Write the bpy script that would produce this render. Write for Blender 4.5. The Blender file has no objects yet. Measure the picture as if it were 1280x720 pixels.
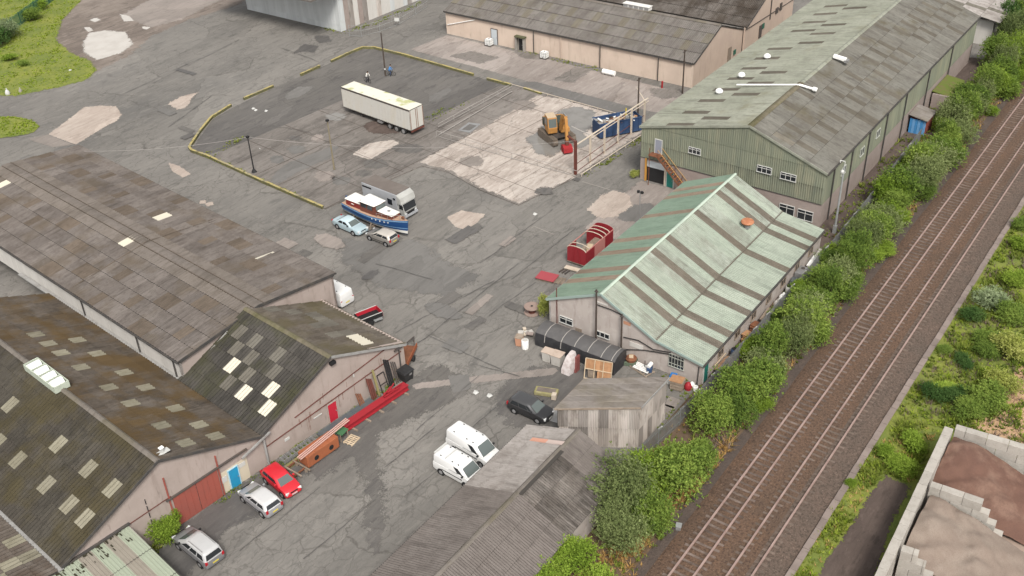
import bpy, bmesh, math, random
from mathutils import Vector, Matrix
from mathutils.geometry import tessellate_polygon
random.seed(7)
SC = bpy.context.scene
COL = SC.collection
# ------------------------------------------------------------------ camera
HC = 60.0
FPX = 1313.01
RM = ((0.5812685, -0.46608282, 0.66700355),
      (-0.81293388, -0.29678937, 0.50105346),
      (-0.03557285, -0.83347638, -0.55140883))
cam = bpy.data.cameras.new('camera'); cam_ob = bpy.data.objects.new('camera', cam)
COL.objects.link(cam_ob); SC.camera = cam_ob
cam.sensor_width = 36.0; cam.lens = 36.0 * FPX / 1280.0
cam.clip_start = 0.5; cam.clip_end = 3000
cam_ob.matrix_world = Matrix(((RM[0][0], -RM[0][1], -RM[0][2], 0), (RM[1][0], -RM[1][1], -RM[1][2], 0),
                              (RM[2][0], -RM[2][1], -RM[2][2], HC), (0, 0, 0, 1)))
# ------------------------------------------------------------------ world, sun, exposure
SUN_EL, SUN_AZ = math.radians(50), math.radians(226)     # azimuth of the sun seen from the site, from +X towards +Y
wd = bpy.data.worlds.new('World'); SC.world = wd; wd.use_nodes = True
wn = wd.node_tree.nodes; wl = wd.node_tree.links; wn.clear()
wo = wn.new('ShaderNodeOutputWorld'); wb = wn.new('ShaderNodeBackground'); wb.inputs[1].default_value = 0.085
sky = wn.new('ShaderNodeTexSky'); sky.sky_type = 'NISHITA'; sky.sun_disc = False
sky.sun_elevation = SUN_EL; sky.sun_rotation = math.radians(90) - SUN_AZ
sky.dust_density = 4.0; sky.air_density = 1.0; sky.ozone_density = 1.0
hs = wn.new('ShaderNodeHueSaturation'); hs.inputs['Saturation'].default_value = 0.07   # a grey, overcast sky
wl.new(sky.outputs[0], hs.inputs['Color']); wl.new(hs.outputs[0], wb.inputs[0]); wl.new(wb.outputs[0], wo.inputs[0])
sl = bpy.data.lights.new('sun', 'SUN'); sl.energy = 1.5; sl.angle = math.radians(14); sl.color = (1.0, 0.94, 0.86)
so = bpy.data.objects.new('sun', sl); COL.objects.link(so)
sd = Vector((math.cos(SUN_EL) * math.cos(SUN_AZ), math.cos(SUN_EL) * math.sin(SUN_AZ), math.sin(SUN_EL)))
so.rotation_euler = sd.to_track_quat('Z', 'Y').to_euler(); so.location = (60, 50, 120)
SC.view_settings.view_transform = 'Standard'; SC.view_settings.look = 'None'
SC.view_settings.exposure = 1.14; SC.view_settings.gamma = 1.0; SC.view_settings.use_curve_mapping = False

# ------------------------------------------------------------------ pixel -> point on a level plane / a wall plane
def _dir(u, v):
    c = (u - 640.0, v - 360.0, FPX)
    return Vector([RM[i][0] * c[0] + RM[i][1] * c[1] + RM[i][2] * c[2] for i in range(3)])
def g(u, v, z=0.0):
    d = _dir(u, v); t = (z - HC) / d.z
    return Vector((d.x * t, d.y * t, z))
def wpt(u, v, p0, ang):
    d = _dir(u, v); a = math.radians(ang); n = Vector((-math.sin(a), math.cos(a), 0))
    t = (p0.x * n.x + p0.y * n.y) / d.dot(n)
    return Vector((0, 0, HC)) + d * t
def ang2(a, b): return math.atan2(b.y - a.y, b.x - a.x)
V = Vector
# ------------------------------------------------------------------ materials
MATS = {}
def mat(name, base, rough=0.85, noise=(), rand=0.0, bump=0.0, bump_scale=8.0, metal=0.0, spec=0.3, stretch=(1, 1, 1), coat=0.0, emit=None, alpha=None):
    """noise: (scale, colour, amount, lo, hi[, detail[, stretch]]) layers over the base, all in metres of world space"""
    if name in MATS: return MATS[name]
    m = bpy.data.materials.new(name); m.use_nodes = True; MATS[name] = m
    nt = m.node_tree; N = nt.nodes; L = nt.links
    b = N['Principled BSDF']; b.inputs['Roughness'].default_value = rough; b.inputs['Metallic'].default_value = metal
    b.inputs['Specular IOR Level'].default_value = spec
    if coat: b.inputs['Coat Weight'].default_value = coat; b.inputs['Coat Roughness'].default_value = 0.08
    geo = N.new('ShaderNodeNewGeometry')
    cur = N.new('ShaderNodeRGB'); cur.outputs[0].default_value = (*base, 1); cur = cur.outputs[0]
    k = 0
    for ly in noise:
        sc, colr, amt, lo, hi = ly[:5]; det = ly[5] if len(ly) > 5 else 4; st = ly[6] if len(ly) > 6 else stretch
        mp = N.new('ShaderNodeMapping'); mp.inputs['Scale'].default_value = st; mp.inputs['Location'].default_value = (k * 13.7, k * 7.1, k * 3.3)
        L.new(geo.outputs['Position'], mp.inputs[0])
        no = N.new('ShaderNodeTexNoise'); no.inputs['Scale'].default_value = sc; no.inputs['Detail'].default_value = det
        no.inputs['Roughness'].default_value = 0.6
        L.new(mp.outputs[0], no.inputs['Vector'])
        mr = N.new('ShaderNodeMapRange'); mr.inputs[1].default_value = lo; mr.inputs[2].default_value = hi; mr.inputs[4].default_value = amt
        L.new(no.outputs[0], mr.inputs[0])
        mx = N.new('ShaderNodeMix'); mx.data_type = 'RGBA'; L.new(mr.outputs[0], mx.inputs[0]); L.new(cur, mx.inputs[6])
        mx.inputs[7].default_value = (*colr, 1); cur = mx.outputs[2]; k += 1
    if rand:
        oi = N.new('ShaderNodeObjectInfo'); ad = N.new('ShaderNodeMath'); ad.operation = 'ADD'
        L.new(oi.outputs['Random'], ad.inputs[0]); L.new(geo.outputs['Random Per Island'], ad.inputs[1])
        fr = N.new('ShaderNodeMath'); fr.operation = 'FRACT'; L.new(ad.outputs[0], fr.inputs[0])
        mr = N.new('ShaderNodeMapRange'); mr.inputs[3].default_value = 1 - rand; mr.inputs[4].default_value = 1 + rand
        L.new(fr.outputs[0], mr.inputs[0])
        h = N.new('ShaderNodeHueSaturation'); L.new(mr.outputs[0], h.inputs['Value']); L.new(cur, h.inputs['Color']); cur = h.outputs[0]
    L.new(cur, b.inputs['Base Color'])
    if bump:
        no = N.new('ShaderNodeTexNoise'); no.inputs['Scale'].default_value = bump_scale; no.inputs['Detail'].default_value = 5
        L.new(geo.outputs['Position'], no.inputs['Vector'])
        bp = N.new('ShaderNodeBump'); bp.inputs['Strength'].default_value = bump; bp.inputs['Distance'].default_value = 0.06
        L.new(no.outputs[0], bp.inputs['Height']); L.new(bp.outputs[0], b.inputs['Normal'])
    if emit: b.inputs['Emission Color'].default_value = (*emit, 1)
    return m

# ------------------------------------------------------------------ objects
OFF = {}
def tag(o, label=None, cat=None, group=None, kind=None):
    if label: o['label'] = label
    if cat: o['category'] = cat
    if group: o['group'] = group
    if kind: o['kind'] = kind
    return o
def thing(name, label, cat, loc=(0, 0, 0), rz=0.0, group=None, local=False):
    """an Empty at a thing's base; local=True means its parts are built in its own rotated frame"""
    o = bpy.data.objects.new(name, None); COL.objects.link(o); o.empty_display_size = 0.3
    o.location = loc; o.rotation_euler = (0, 0, rz); OFF[o.name] = V((0, 0, 0)) if local else V(loc)
    return tag(o, label, cat, group)
def copy_tree(o, loc, rz, label=None, parent=None):
    c = o.copy(); COL.objects.link(c)
    if parent is None:
        c.location = loc; c.rotation_euler = (0, 0, rz)
        if label: c['label'] = label
    else: c.parent = parent
    for ch in [x for x in bpy.data.objects if x.parent == o]: copy_tree(ch, None, None, None, c)
    return c
class MB:
    def __init__(s): s.v = []; s.f = []
    def add(s, vs, fs):
        k = len(s.v); s.v += [V(p) for p in vs]; s.f += [[i + k for i in f] for f in fs]; return s
    def box(s, c, d, rz=0.0, M=None):
        c = V(c); hx, hy, hz = d[0] / 2, d[1] / 2, d[2] / 2
        R = M or Matrix.Rotation(rz, 3, 'Z')
        vs = [c + R @ V((x, y, z)) for z in (-hz, hz) for x, y in ((-hx, -hy), (hx, -hy), (hx, hy), (-hx, hy))]
        return s.add(vs, [(3, 2, 1, 0), (4, 5, 6, 7), (0, 1, 5, 4), (1, 2, 6, 5), (2, 3, 7, 6), (3, 0, 4, 7)])
    def bar(s, a, b, w, h=None, up=(0, 0, 1)):
        a = V(a); b = V(b); h = h or w; d = b - a; l = d.length
        if l < 1e-6: return s
        x = d / l; u = V(up)
        if abs(x.dot(u)) > 0.98: u = V((1, 0, 0))
        y = u.cross(x).normalized(); z = x.cross(y)
        return s.box((a + b) / 2, (l, w, h), M=Matrix((x, y, z)).transposed())
    def tube(s, a, b, r, r2=None, n=8, cap=True):
        a = V(a); b = V(b); r2 = r if r2 is None else r2; x = (b - a).normalized()
        u = V((0, 0, 1)) if abs(x.z) < 0.95 else V((1, 0, 0))
        y = u.cross(x).normalized(); z = x.cross(y); k = len(s.v)
        for p, rr in ((a, r), (b, r2)):
            for i in range(n):
                t = 2 * math.pi * i / n; s.v.append(p + y * (rr * math.cos(t)) + z * (rr * math.sin(t)))
        for i in range(n): s.f.append([k + i, k + (i + 1) % n, k + n + (i + 1) % n, k + n + i])
        if cap: s.f.append([k + i for i in range(n)][::-1]); s.f.append([k + n + i for i in range(n)])
        return s
    def lathe(s, c, prof, n=12):
        c = V(c); k = len(s.v); m = len(prof)
        for r, z in prof:
            for i in range(n):
                t = 2 * math.pi * i / n; s.v.append(c + V((r * math.cos(t), r * math.sin(t), z)))
        for j in range(m - 1):
            for i in range(n): s.f.append([k + j * n + i, k + j * n + (i + 1) % n, k + (j + 1) * n + (i + 1) % n, k + (j + 1) * n + i])
        s.f.append([k + i for i in range(n)][::-1]); s.f.append([k + (m - 1) * n + i for i in range(n)])
        return s
    def poly(s, pts, t):
        """a polygon (3-D points) pushed along vector t into a slab"""
        pts = [V(p) for p in pts]; t = V(t); n = len(pts); nrm = V((0, 0, 0))
        for i in range(n): nrm += pts[i].cross(pts[(i + 1) % n])
        if nrm.dot(t) < 0: pts = pts[::-1]
        k = len(s.v); s.v += pts + [p + t for p in pts]
        tri = tessellate_polygon([pts])
        for q in tri: s.f.append([k + q[2], k + q[1], k + q[0]]); s.f.append([k + n + q[0], k + n + q[1], k + n + q[2]])
        for i in range(n): j = (i + 1) % n; s.f.append([k + i, k + j, k + n + j, k + n + i])
        return s
    def loft(s, rings, close=True, caps=True):
        k = len(s.v); n = len(rings[0])
        for r in rings: s.v += [V(p) for p in r]
        for j in range(len(rings) - 1):
            for i in range(n if close else n - 1):
                q = (i + 1) % n; s.f.append([k + j * n + i, k + j * n + q, k + (j + 1) * n + q, k + (j + 1) * n + i])
        if caps: s.f.append([k + i for i in range(n)][::-1]); s.f.append([k + (len(rings) - 1) * n + i for i in range(n)])
        return s
    def build(s, name, m, parent=None, smooth=False, bevel=0.0, fix=True):
        off = OFF.get(parent.name, V((0, 0, 0))) if parent else V((0, 0, 0))
        me = bpy.data.meshes.new(name); me.from_pydata([p - off for p in s.v], [], s.f); me.update()
        if fix or bevel:
            bm = bmesh.new(); bm.from_mesh(me)
            if bevel:
                bmesh.ops.bevel(bm, geom=[e for e in bm.edges if len(e.link_faces) == 2 and e.calc_face_angle(0) > 0.5], offset=bevel, segments=2, affect='EDGES', profile=0.6, clamp_overlap=True)
            bmesh.ops.recalc_face_normals(bm, faces=bm.faces); bm.to_mesh(me); bm.free()
        if smooth:
            me.polygons.foreach_set('use_smooth', [True] * len(me.polygons))
            if smooth != 2: me.set_sharp_from_angle(angle=math.radians(40))
        me.materials.append(MATS[m] if isinstance(m, str) else m)
        o = bpy.data.objects.new(name, me); COL.objects.link(o)
        if parent: o.parent = parent; OFF[o.name] = off
        return o
def sheet(name, pts, z, m, jit=0.0, sub=0.0, parent=None, thick=0.0):
    """a flat ground sheet with an uneven outline"""
    rnd = random.Random(sum(map(ord, name)) + int(abs(pts[0][0]) * 31)); P = []
    n = len(pts)
    for i in range(n):
        a, b = V(pts[i][:2]), V(pts[(i + 1) % n][:2]); l = (b - a).length
        k = max(1, int(l / sub)) if sub else 1
        for j in range(k):
            p = a + (b - a) * (j / k); P.append(V((p.x + rnd.uniform(-jit, jit), p.y + rnd.uniform(-jit, jit), z)))
    mb = MB(); tri = tessellate_polygon([P]); mb.v = P
    mb.f = [list(t) for t in tri]
    if thick:
        k = len(P); mb.v = P + [p - V((0, 0, thick)) for p in P]
        mb.f += [[i, (i + 1) % k, k + (i + 1) % k, k + i] for i in range(k)]
    o = mb.build(name, m, parent)
    me = o.data
    if me.polygons and me.polygons[0].normal.z < 0: me.flip_normals()
    return o
def blot(name, pts, z, m, amp=0.6, cell=0.45, parent=None):
    """a ground patch on a fine grid that carries its distance to the outline, so its edge can break up unevenly"""
    P = [V((p[0], p[1], 0)) for p in pts]; n = len(P)
    xs = [p.x for p in P]; ys = [p.y for p in P]; A = (max(xs) - min(xs)) * (max(ys) - min(ys)); cell = max(0.16, min(cell, math.sqrt(A) / 14)); mg = amp * 0.6 + cell
    def dist(x, y):
        c = False; dm = 1e9
        for i in range(n):
            a, b = P[i], P[(i + 1) % n]; ex, ey = b.x - a.x, b.y - a.y; l = ex * ex + ey * ey or 1e-9
            t = max(0.0, min(1.0, ((x - a.x) * ex + (y - a.y) * ey) / l)); dm = min(dm, math.hypot(x - a.x - ex * t, y - a.y - ey * t))
            if (a.y > y) != (b.y > y) and x < ex * (y - a.y) / ey + a.x: c = not c
        return dm if c else -dm
    nx, ny = int((max(xs) - min(xs) + 2 * mg) / cell) + 1, int((max(ys) - min(ys) + 2 * mg) / cell) + 1; x0, y0 = min(xs) - mg, min(ys) - mg
    D = [[dist(x0 + i * cell, y0 + j * cell) for j in range(ny + 1)] for i in range(nx + 1)]
    idx = {}; vs = []; ds = []; fs = []
    for i in range(nx):
        for j in range(ny):
            q = [(i, j), (i + 1, j), (i + 1, j + 1), (i, j + 1)]
            if max(D[a][b] for a, b in q) < -mg: continue
            f = []
            for a, b in q:
                if (a, b) not in idx: idx[(a, b)] = len(vs); vs.append(V((x0 + a * cell, y0 + b * cell, z))); ds.append(D[a][b])
                f.append(idx[(a, b)])
            fs.append(f)
    mb = MB(); mb.v = vs; mb.f = fs; o = mb.build(name, feathered(m, amp), parent, fix=False)
    at = o.data.attributes.new('edge', 'FLOAT', 'POINT'); at.data.foreach_set('value', ds)
    if o.data.polygons and o.data.polygons[0].normal.z < 0: o.data.flip_normals()
    return o
def feathered(m, amp):
    key = m + '_edge%d' % int(amp * 100)
    if key in MATS: return MATS[key]
    k = MATS[m].copy(); k.name = key; MATS[key] = k; N = k.node_tree.nodes; L = k.node_tree.links
    out = N['Material Output']; b = N['Principled BSDF']; at = N.new('ShaderNodeAttribute'); at.attribute_name = 'edge'; geo = N.new('ShaderNodeNewGeometry')
    no = N.new('ShaderNodeTexNoise'); no.inputs['Scale'].default_value = 0.9 / max(amp, 0.25) ** 0.5; no.inputs['Detail'].default_value = 7; no.inputs['Roughness'].default_value = 0.7; L.new(geo.outputs['Position'], no.inputs['Vector'])
    ma = N.new('ShaderNodeMath'); ma.operation = 'MULTIPLY_ADD'; ma.inputs[1].default_value = amp * 4.0; L.new(no.outputs[0], ma.inputs[0])
    sh = N.new('ShaderNodeMath'); sh.operation = 'ADD'; sh.inputs[1].default_value = -amp * 2.0; L.new(at.outputs['Fac'], sh.inputs[0]); L.new(sh.outputs[0], ma.inputs[2])
    mr = N.new('ShaderNodeMapRange'); fn = N.new('ShaderNodeTexNoise'); fn.inputs['Scale'].default_value = 7.0; fn.inputs['Detail'].default_value = 3; L.new(geo.outputs['Position'], fn.inputs['Vector'])
    f2 = N.new('ShaderNodeMath'); f2.operation = 'MULTIPLY_ADD'; f2.inputs[1].default_value = amp * 1.6; L.new(fn.outputs[0], f2.inputs[0]); L.new(ma.outputs[0], f2.inputs[2])
    mr.inputs[1].default_value = amp * 0.77; mr.inputs[2].default_value = amp * 0.83; L.new(f2.outputs[0], mr.inputs[0])
    tr = N.new('ShaderNodeBsdfTransparent'); mx = N.new('ShaderNodeMixShader'); L.new(mr.outputs[0], mx.inputs[0]); L.new(tr.outputs[0], mx.inputs[1]); L.new(b.outputs[0], mx.inputs[2]); L.new(mx.outputs[0], out.inputs[0])
    return k
def pxs(*a): return [g(u, v) for u, v in a]
# ------------------------------------------------------------------ material palette (world-space procedural)
def crack_mat(name, base, dark, light, crack=(0.062, 0.056, 0.05), cs=0.16, cw=0.012, crk=0.6, rough=0.8, grime=0.6, wet=0.0, fine=True, ls=1.0):
    """worn ground: base with dark and light areas, cell-like repairs, and cracks between uneven cells"""
    m = bpy.data.materials.new(name); m.use_nodes = True; MATS[name] = m
    N = m.node_tree.nodes; L = m.node_tree.links; b = N['Principled BSDF']; b.inputs['Roughness'].default_value = rough
    b.inputs['Specular IOR Level'].default_value = 0.25
    geo = N.new('ShaderNodeNewGeometry'); pos = geo.outputs['Position']
    def noise(sc, det=5, ro=0.6, st=None, loc=0):
        n = N.new('ShaderNodeTexNoise'); n.inputs['Scale'].default_value = sc; n.inputs['Detail'].default_value = det; n.inputs['Roughness'].default_value = ro
        mp = N.new('ShaderNodeMapping'); mp.inputs['Location'].default_value = (loc, loc * 1.7, 0)
        if st: mp.inputs['Scale'].default_value = st; mp.inputs['Rotation'].default_value = (0, 0, 0.06)
        L.new(pos, mp.inputs[0]); L.new(mp.outputs[0], n.inputs['Vector']); return n
    def rng(o, lo, hi, a=0.0, c=1.0):
        r = N.new('ShaderNodeMapRange'); r.inputs[1].default_value = lo; r.inputs[2].default_value = hi; r.inputs[3].default_value = a; r.inputs[4].default_value = c
        L.new(o, r.inputs[0]); return r.outputs[0]
    def mix(f, a, c):
        x = N.new('ShaderNodeMix'); x.data_type = 'RGBA'; L.new(f, x.inputs[0])
        if isinstance(a, tuple): x.inputs[6].default_value = (*a, 1)
        else: L.new(a, x.inputs[6])
        if isinstance(c, tuple): x.inputs[7].default_value = (*c, 1)
        else: L.new(c, x.inputs[7])
        return x.outputs[2]
    def mul(a, c):
        x = N.new('ShaderNodeMath'); x.operation = 'MULTIPLY'; L.new(a, x.inputs[0])
        if isinstance(c, float): x.inputs[1].default_value = c
        else: L.new(c, x.inputs[1])
        return x.outputs[0]
    col = mix(rng(noise(0.045 * ls, 6, 0.65, (0.55, 1, 1)).outputs[0], 0.42, 0.62), base, light)
    col = mix(mul(rng(noise(0.09 * ls, 7, 0.7, (0.5, 1.2, 1), 31).outputs[0], 0.5, 0.66), grime), col, dark)
    col = mix(mul(rng(noise(0.8 * ls, 6, 0.7, (0.4, 1.2, 1), 5).outputs[0], 0.52, 0.72), 0.55), col, dark)
    col = mix(mul(rng(noise(0.35 * ls, 8, 0.75, (1, 0.6, 1), 77).outputs[0], 0.55, 0.7), 0.4), col, light)
    col = mix(mul(rng(noise(6, 4, 0.7, None, 9).outputs[0], 0.45, 0.8), 0.35), col, dark)
    col = mix(mul(rng(noise(1.6, 6, 0.7, (0.12, 1.3, 1), 19).outputs[0], 0.5, 0.66), 0.5), col, dark)
    col = mix(mul(rng(noise(2.2, 6, 0.7, (0.15, 1.0, 1), 23).outputs[0], 0.54, 0.7), 0.5), col, light)
    col = mix(mul(rng(noise(0.9 * ls, 9, 0.72, (0.35, 1, 1), 41).outputs[0], 0.555, 0.585), 0.55), col, light)
    col = mix(mul(rng(noise(0.7 * ls, 9, 0.72, (0.4, 1, 1), 61).outputs[0], 0.57, 0.60), 0.6), col, dark)
    # distorted coordinates for cells
    ds = noise(0.5, 4, 0.6); dv = N.new('ShaderNodeVectorMath'); dv.operation = 'SCALE'; dv.inputs['Scale'].default_value = 2.2
    L.new(ds.outputs['Color'], dv.inputs[0]); av = N.new('ShaderNodeVectorMath'); av.operation = 'ADD'; L.new(pos, av.inputs[0]); L.new(dv.outputs[0], av.inputs[1])
    fl = N.new('ShaderNodeVectorMath'); fl.operation = 'MULTIPLY'; fl.inputs[1].default_value = (0.6, 1, 0); L.new(av.outputs[0], fl.inputs[0])
    vr = N.new('ShaderNodeTexVoronoi'); vr.inputs['Scale'].default_value = cs; L.new(fl.outputs[0], vr.inputs['Vector'])
    hsv = N.new('ShaderNodeHueSaturation'); L.new(col, hsv.inputs['Color']); L.new(rng(vr.outputs['Color'], 0, 1, 0.86, 1.14), hsv.inputs['Value']); col = hsv.outputs[0]
    for sc, w, k in ((cs, cw, crk), (cs * 2.7, cw * 1.7, crk * 0.8), (cs * 7.0, cw * 3.2, crk * 0.8)) if fine else ((cs, cw, crk),):
        ve = N.new('ShaderNodeTexVoronoi'); ve.feature = 'DISTANCE_TO_EDGE'; ve.inputs['Scale'].default_value = sc; L.new(fl.outputs[0], ve.inputs['Vector'])
        e = rng(ve.outputs[0], 0.0, w, 1, 0)
        gate = rng(noise(0.12, 3, 0.5, None, 50 * sc).outputs[0], 0.42, 0.58)
        col = mix(mul(mul(e, gate), k), col, crack)
    L.new(col, b.inputs['Base Color'])
    if wet: L.new(rng(noise(0.09 * ls, 7, 0.7, (0.5, 1.2, 1), 31).outputs[0], 0.5, 0.68, rough, rough - wet), b.inputs['Roughness'])
    bp = N.new('ShaderNodeBump'); bp.inputs['Strength'].default_value = 0.25; bp.inputs['Distance'].default_value = 0.05
    L.new(noise(9, 5, 0.7).outputs[0], bp.inputs['Height']); L.new(bp.outputs[0], b.inputs['Normal'])
    return m
crack_mat('asphalt', (0.156, 0.147, 0.135), (0.105, 0.100, 0.093), (0.201, 0.188, 0.171), cs=0.15, wet=0.3)
crack_mat('asphalt_dark', (0.107, 0.100, 0.095), (0.070, 0.066, 0.064), (0.137, 0.128, 0.117), cs=0.2, crk=0.5, wet=0.35, fine=False)
crack_mat('asphalt_wet', (0.095, 0.090, 0.086), (0.068, 0.065, 0.064), (0.122, 0.115, 0.109), cs=0.3, crk=0.4, rough=0.55, fine=False)
crack_mat('slab_old', (0.152, 0.137, 0.124), (0.094, 0.084, 0.076), (0.202, 0.183, 0.167), cs=0.12, crk=0.6, cw=0.008, grime=0.8, fine=False, ls=2.0)
crack_mat('slab_pale', (0.347, 0.302, 0.268), (0.200, 0.166, 0.142), (0.452, 0.404, 0.362), cs=0.14, crk=0.5, cw=0.008, grime=0.6, fine=False, ls=1.8)
crack_mat('concrete_apron', (0.247, 0.216, 0.196), (0.167, 0.140, 0.124), (0.311, 0.276, 0.253), cs=0.1, crk=0.3, cw=0.006, grime=0.7, fine=False)
crack_mat('patch_pale', (0.357, 0.299, 0.257), (0.263, 0.215, 0.184), (0.420, 0.362, 0.315), cs=0.3, crk=0.2, grime=0.5, fine=False, ls=2)
crack_mat('patch_mid', (0.213, 0.189, 0.169), (0.163, 0.144, 0.130), (0.265, 0.230, 0.208), cs=0.3, crk=0.2, grime=0.5, fine=False)
crack_mat('patch_grey', (0.131, 0.125, 0.119), (0.107, 0.102, 0.096), (0.156, 0.149, 0.140), cs=0.3, crk=0.15, grime=0.4, fine=False)
crack_mat('dirt', (0.150, 0.124, 0.106), (0.093, 0.076, 0.067), (0.225, 0.191, 0.165), cs=0.5, crk=0.0, rough=0.95, fine=False)
crack_mat('soil_dark', (0.085, 0.064, 0.055), (0.055, 0.042, 0.036), (0.115, 0.088, 0.075), cs=0.5, crk=0.0, rough=0.95, fine=False, ls=2)
mat('puddle_water', (0.20, 0.19, 0.175), rough=0.06, noise=[(0.5, (0.13, 0.12, 0.11), 0.6, 0.45, 0.65)], spec=0.6)
mat('pond_water', (0.46, 0.43, 0.39), rough=0.05, noise=[(0.4, (0.36, 0.33, 0.29), 0.6, 0.4, 0.7)], spec=0.7)
mat('ballast', (0.114, 0.070, 0.047), rough=0.95, noise=[(0.25, (0.086, 0.058, 0.042), 0.8, 0.4, 0.65), (1.1, (0.138, 0.081, 0.049), 0.6, 0.5, 0.7), (5, (0.045, 0.029, 0.022), 0.8, 0.47, 0.62, 4), (8, (0.221, 0.155, 0.113), 0.6, 0.56, 0.70, 3)], bump=1.0, bump_scale=7)
mat('ballast_grey', (0.111, 0.079, 0.062), rough=0.95, noise=[(0.3, (0.089, 0.069, 0.056), 0.8, 0.4, 0.65), (5, (0.047, 0.036, 0.029), 0.8, 0.47, 0.62, 4), (8, (0.230, 0.179, 0.144), 0.55, 0.56, 0.70, 3)], bump=1.0, bump_scale=7)
mat('cess', (0.076, 0.059, 0.050), rough=0.95, noise=[(0.5, (0.115, 0.084, 0.068), 0.7, 0.45, 0.7), (8, (0.046, 0.035, 0.030), 0.7, 0.45, 0.65)], bump=0.8, bump_scale=9)
mat('earth', (0.11, 0.075, 0.05), rough=0.95, noise=[(0.4, (0.15, 0.105, 0.06), 0.7, 0.4, 0.7), (3, (0.06, 0.045, 0.03), 0.6, 0.5, 0.7)], bump=0.6)
mat('turf', (0.132, 0.163, 0.034), rough=0.95, noise=[(0.25, (0.203, 0.215, 0.042), 0.8, 0.4, 0.65), (1.2, (0.068, 0.104, 0.024), 0.7, 0.5, 0.7), (6, (0.216, 0.195, 0.072), 0.5, 0.55, 0.75)], bump=0.8)
mat('sand_brown', (0.132, 0.072, 0.053), rough=0.95, noise=[(0.35, (0.196, 0.123, 0.092), 0.8, 0.5, 0.62), (1.2, (0.102, 0.056, 0.043), 0.7, 0.45, 0.7), (16, (0.076, 0.044, 0.034), 0.4, 0.45, 0.7)], bump=0.5, bump_scale=14)
mat('sand_pale', (0.217, 0.171, 0.140), rough=0.95, noise=[(0.4, (0.255, 0.211, 0.175), 0.8, 0.45, 0.65), (1.5, (0.174, 0.133, 0.109), 0.6, 0.45, 0.7), (18, (0.136, 0.104, 0.083), 0.55, 0.45, 0.68)], bump=0.5, bump_scale=18)
mat('sand_ground', (0.290, 0.221, 0.179), rough=0.95, noise=[(0.2, (0.246, 0.176, 0.138), 0.8, 0.4, 0.7), (1.0, (0.334, 0.261, 0.216), 0.6, 0.5, 0.7)], bump=0.4)
mat('sand_orange', (0.40, 0.26, 0.155), rough=0.95, noise=[(0.2, (0.30, 0.19, 0.115), 0.8, 0.4, 0.7), (1.0, (0.46, 0.32, 0.21), 0.6, 0.5, 0.7)], bump=0.5)
mat('block', (0.36, 0.335, 0.30), rough=0.9, noise=[(1.2, (0.28, 0.255, 0.225), 0.7, 0.45, 0.7), (7, (0.24, 0.22, 0.19), 0.5, 0.5, 0.75)], rand=0.10, bump=0.3)
mat('concrete', (0.27, 0.25, 0.225), rough=0.9, noise=[(0.8, (0.20, 0.18, 0.16), 0.7, 0.45, 0.7), (5, (0.15, 0.14, 0.12), 0.4, 0.55, 0.75)], rand=0.08, bump=0.3)
mat('trough_lid', (0.215, 0.175, 0.155), rough=0.9, noise=[(0.8, (0.15, 0.12, 0.105), 0.7, 0.45, 0.7)], rand=0.12)
mat('sleeper', (0.148, 0.115, 0.098), rough=0.9, noise=[(1.6, (0.082, 0.059, 0.047), 0.95, 0.42, 0.62)], rand=0.18)
mat('sleeper_brown', (0.153, 0.117, 0.097), rough=0.9, noise=[(2.0, (0.099, 0.077, 0.061), 0.9, 0.35, 0.65)], rand=0.12)
mat('rail_steel', (0.36, 0.265, 0.235), rough=0.5, metal=0.1, noise=[(1.0, (0.2, 0.13, 0.11), 0.6, 0.4, 0.7)])
mat('kerb_yellow', (0.36, 0.295, 0.115), rough=0.85, noise=[(0.8, (0.24, 0.215, 0.15), 0.9, 0.48, 0.62), (4, (0.42, 0.37, 0.2), 0.6, 0.5, 0.7), (2.2, (0.075, 0.075, 0.035), 0.85, 0.54, 0.66), (0.5, (0.11, 0.10, 0.06), 0.7, 0.55, 0.68)])
mat('kerb_side', (0.10, 0.095, 0.05), rough=0.9, noise=[(1.5, (0.16, 0.15, 0.05), 0.8, 0.45, 0.65), (3, (0.05, 0.05, 0.03), 0.7, 0.5, 0.7)])
# walls
VS = (1, 1, 0.18)
mat('wall_pink', (0.351, 0.292, 0.262), rough=0.92, noise=[(0.5, (0.294, 0.243, 0.215), 0.8, 0.4, 0.65), (1.6, (0.228, 0.178, 0.155), 0.55, 0.55, 0.72, 4, VS), (3.5, (0.133, 0.099, 0.085), 0.5, 0.62, 0.75, 4, VS)], bump=0.15)
mat('wall_beige', (0.53, 0.43, 0.355), rough=0.92, noise=[(0.4, (0.47, 0.375, 0.31), 0.8, 0.4, 0.65), (1.2, (0.34, 0.27, 0.22), 0.5, 0.56, 0.75, 4, VS), (2.5, (0.2, 0.16, 0.13), 0.5, 0.64, 0.76, 4, VS)])
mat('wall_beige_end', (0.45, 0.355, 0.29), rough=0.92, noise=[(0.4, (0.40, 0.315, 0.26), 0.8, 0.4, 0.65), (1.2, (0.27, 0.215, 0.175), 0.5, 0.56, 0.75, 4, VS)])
mat('wall_grey', (0.41, 0.365, 0.335), rough=0.92, noise=[(0.5, (0.35, 0.305, 0.28), 0.8, 0.4, 0.65), (1.8, (0.25, 0.205, 0.185), 0.6, 0.55, 0.7, 5, VS), (1.1, (0.46, 0.42, 0.39), 0.6, 0.55, 0.65)])
mat('wall_white', (0.52, 0.50, 0.47), rough=0.9, noise=[(0.9, (0.44, 0.42, 0.39), 0.8, 0.4, 0.7, 4, VS), (2.0, (0.30, 0.28, 0.26), 0.5, 0.6, 0.75, 4, VS)])
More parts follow.
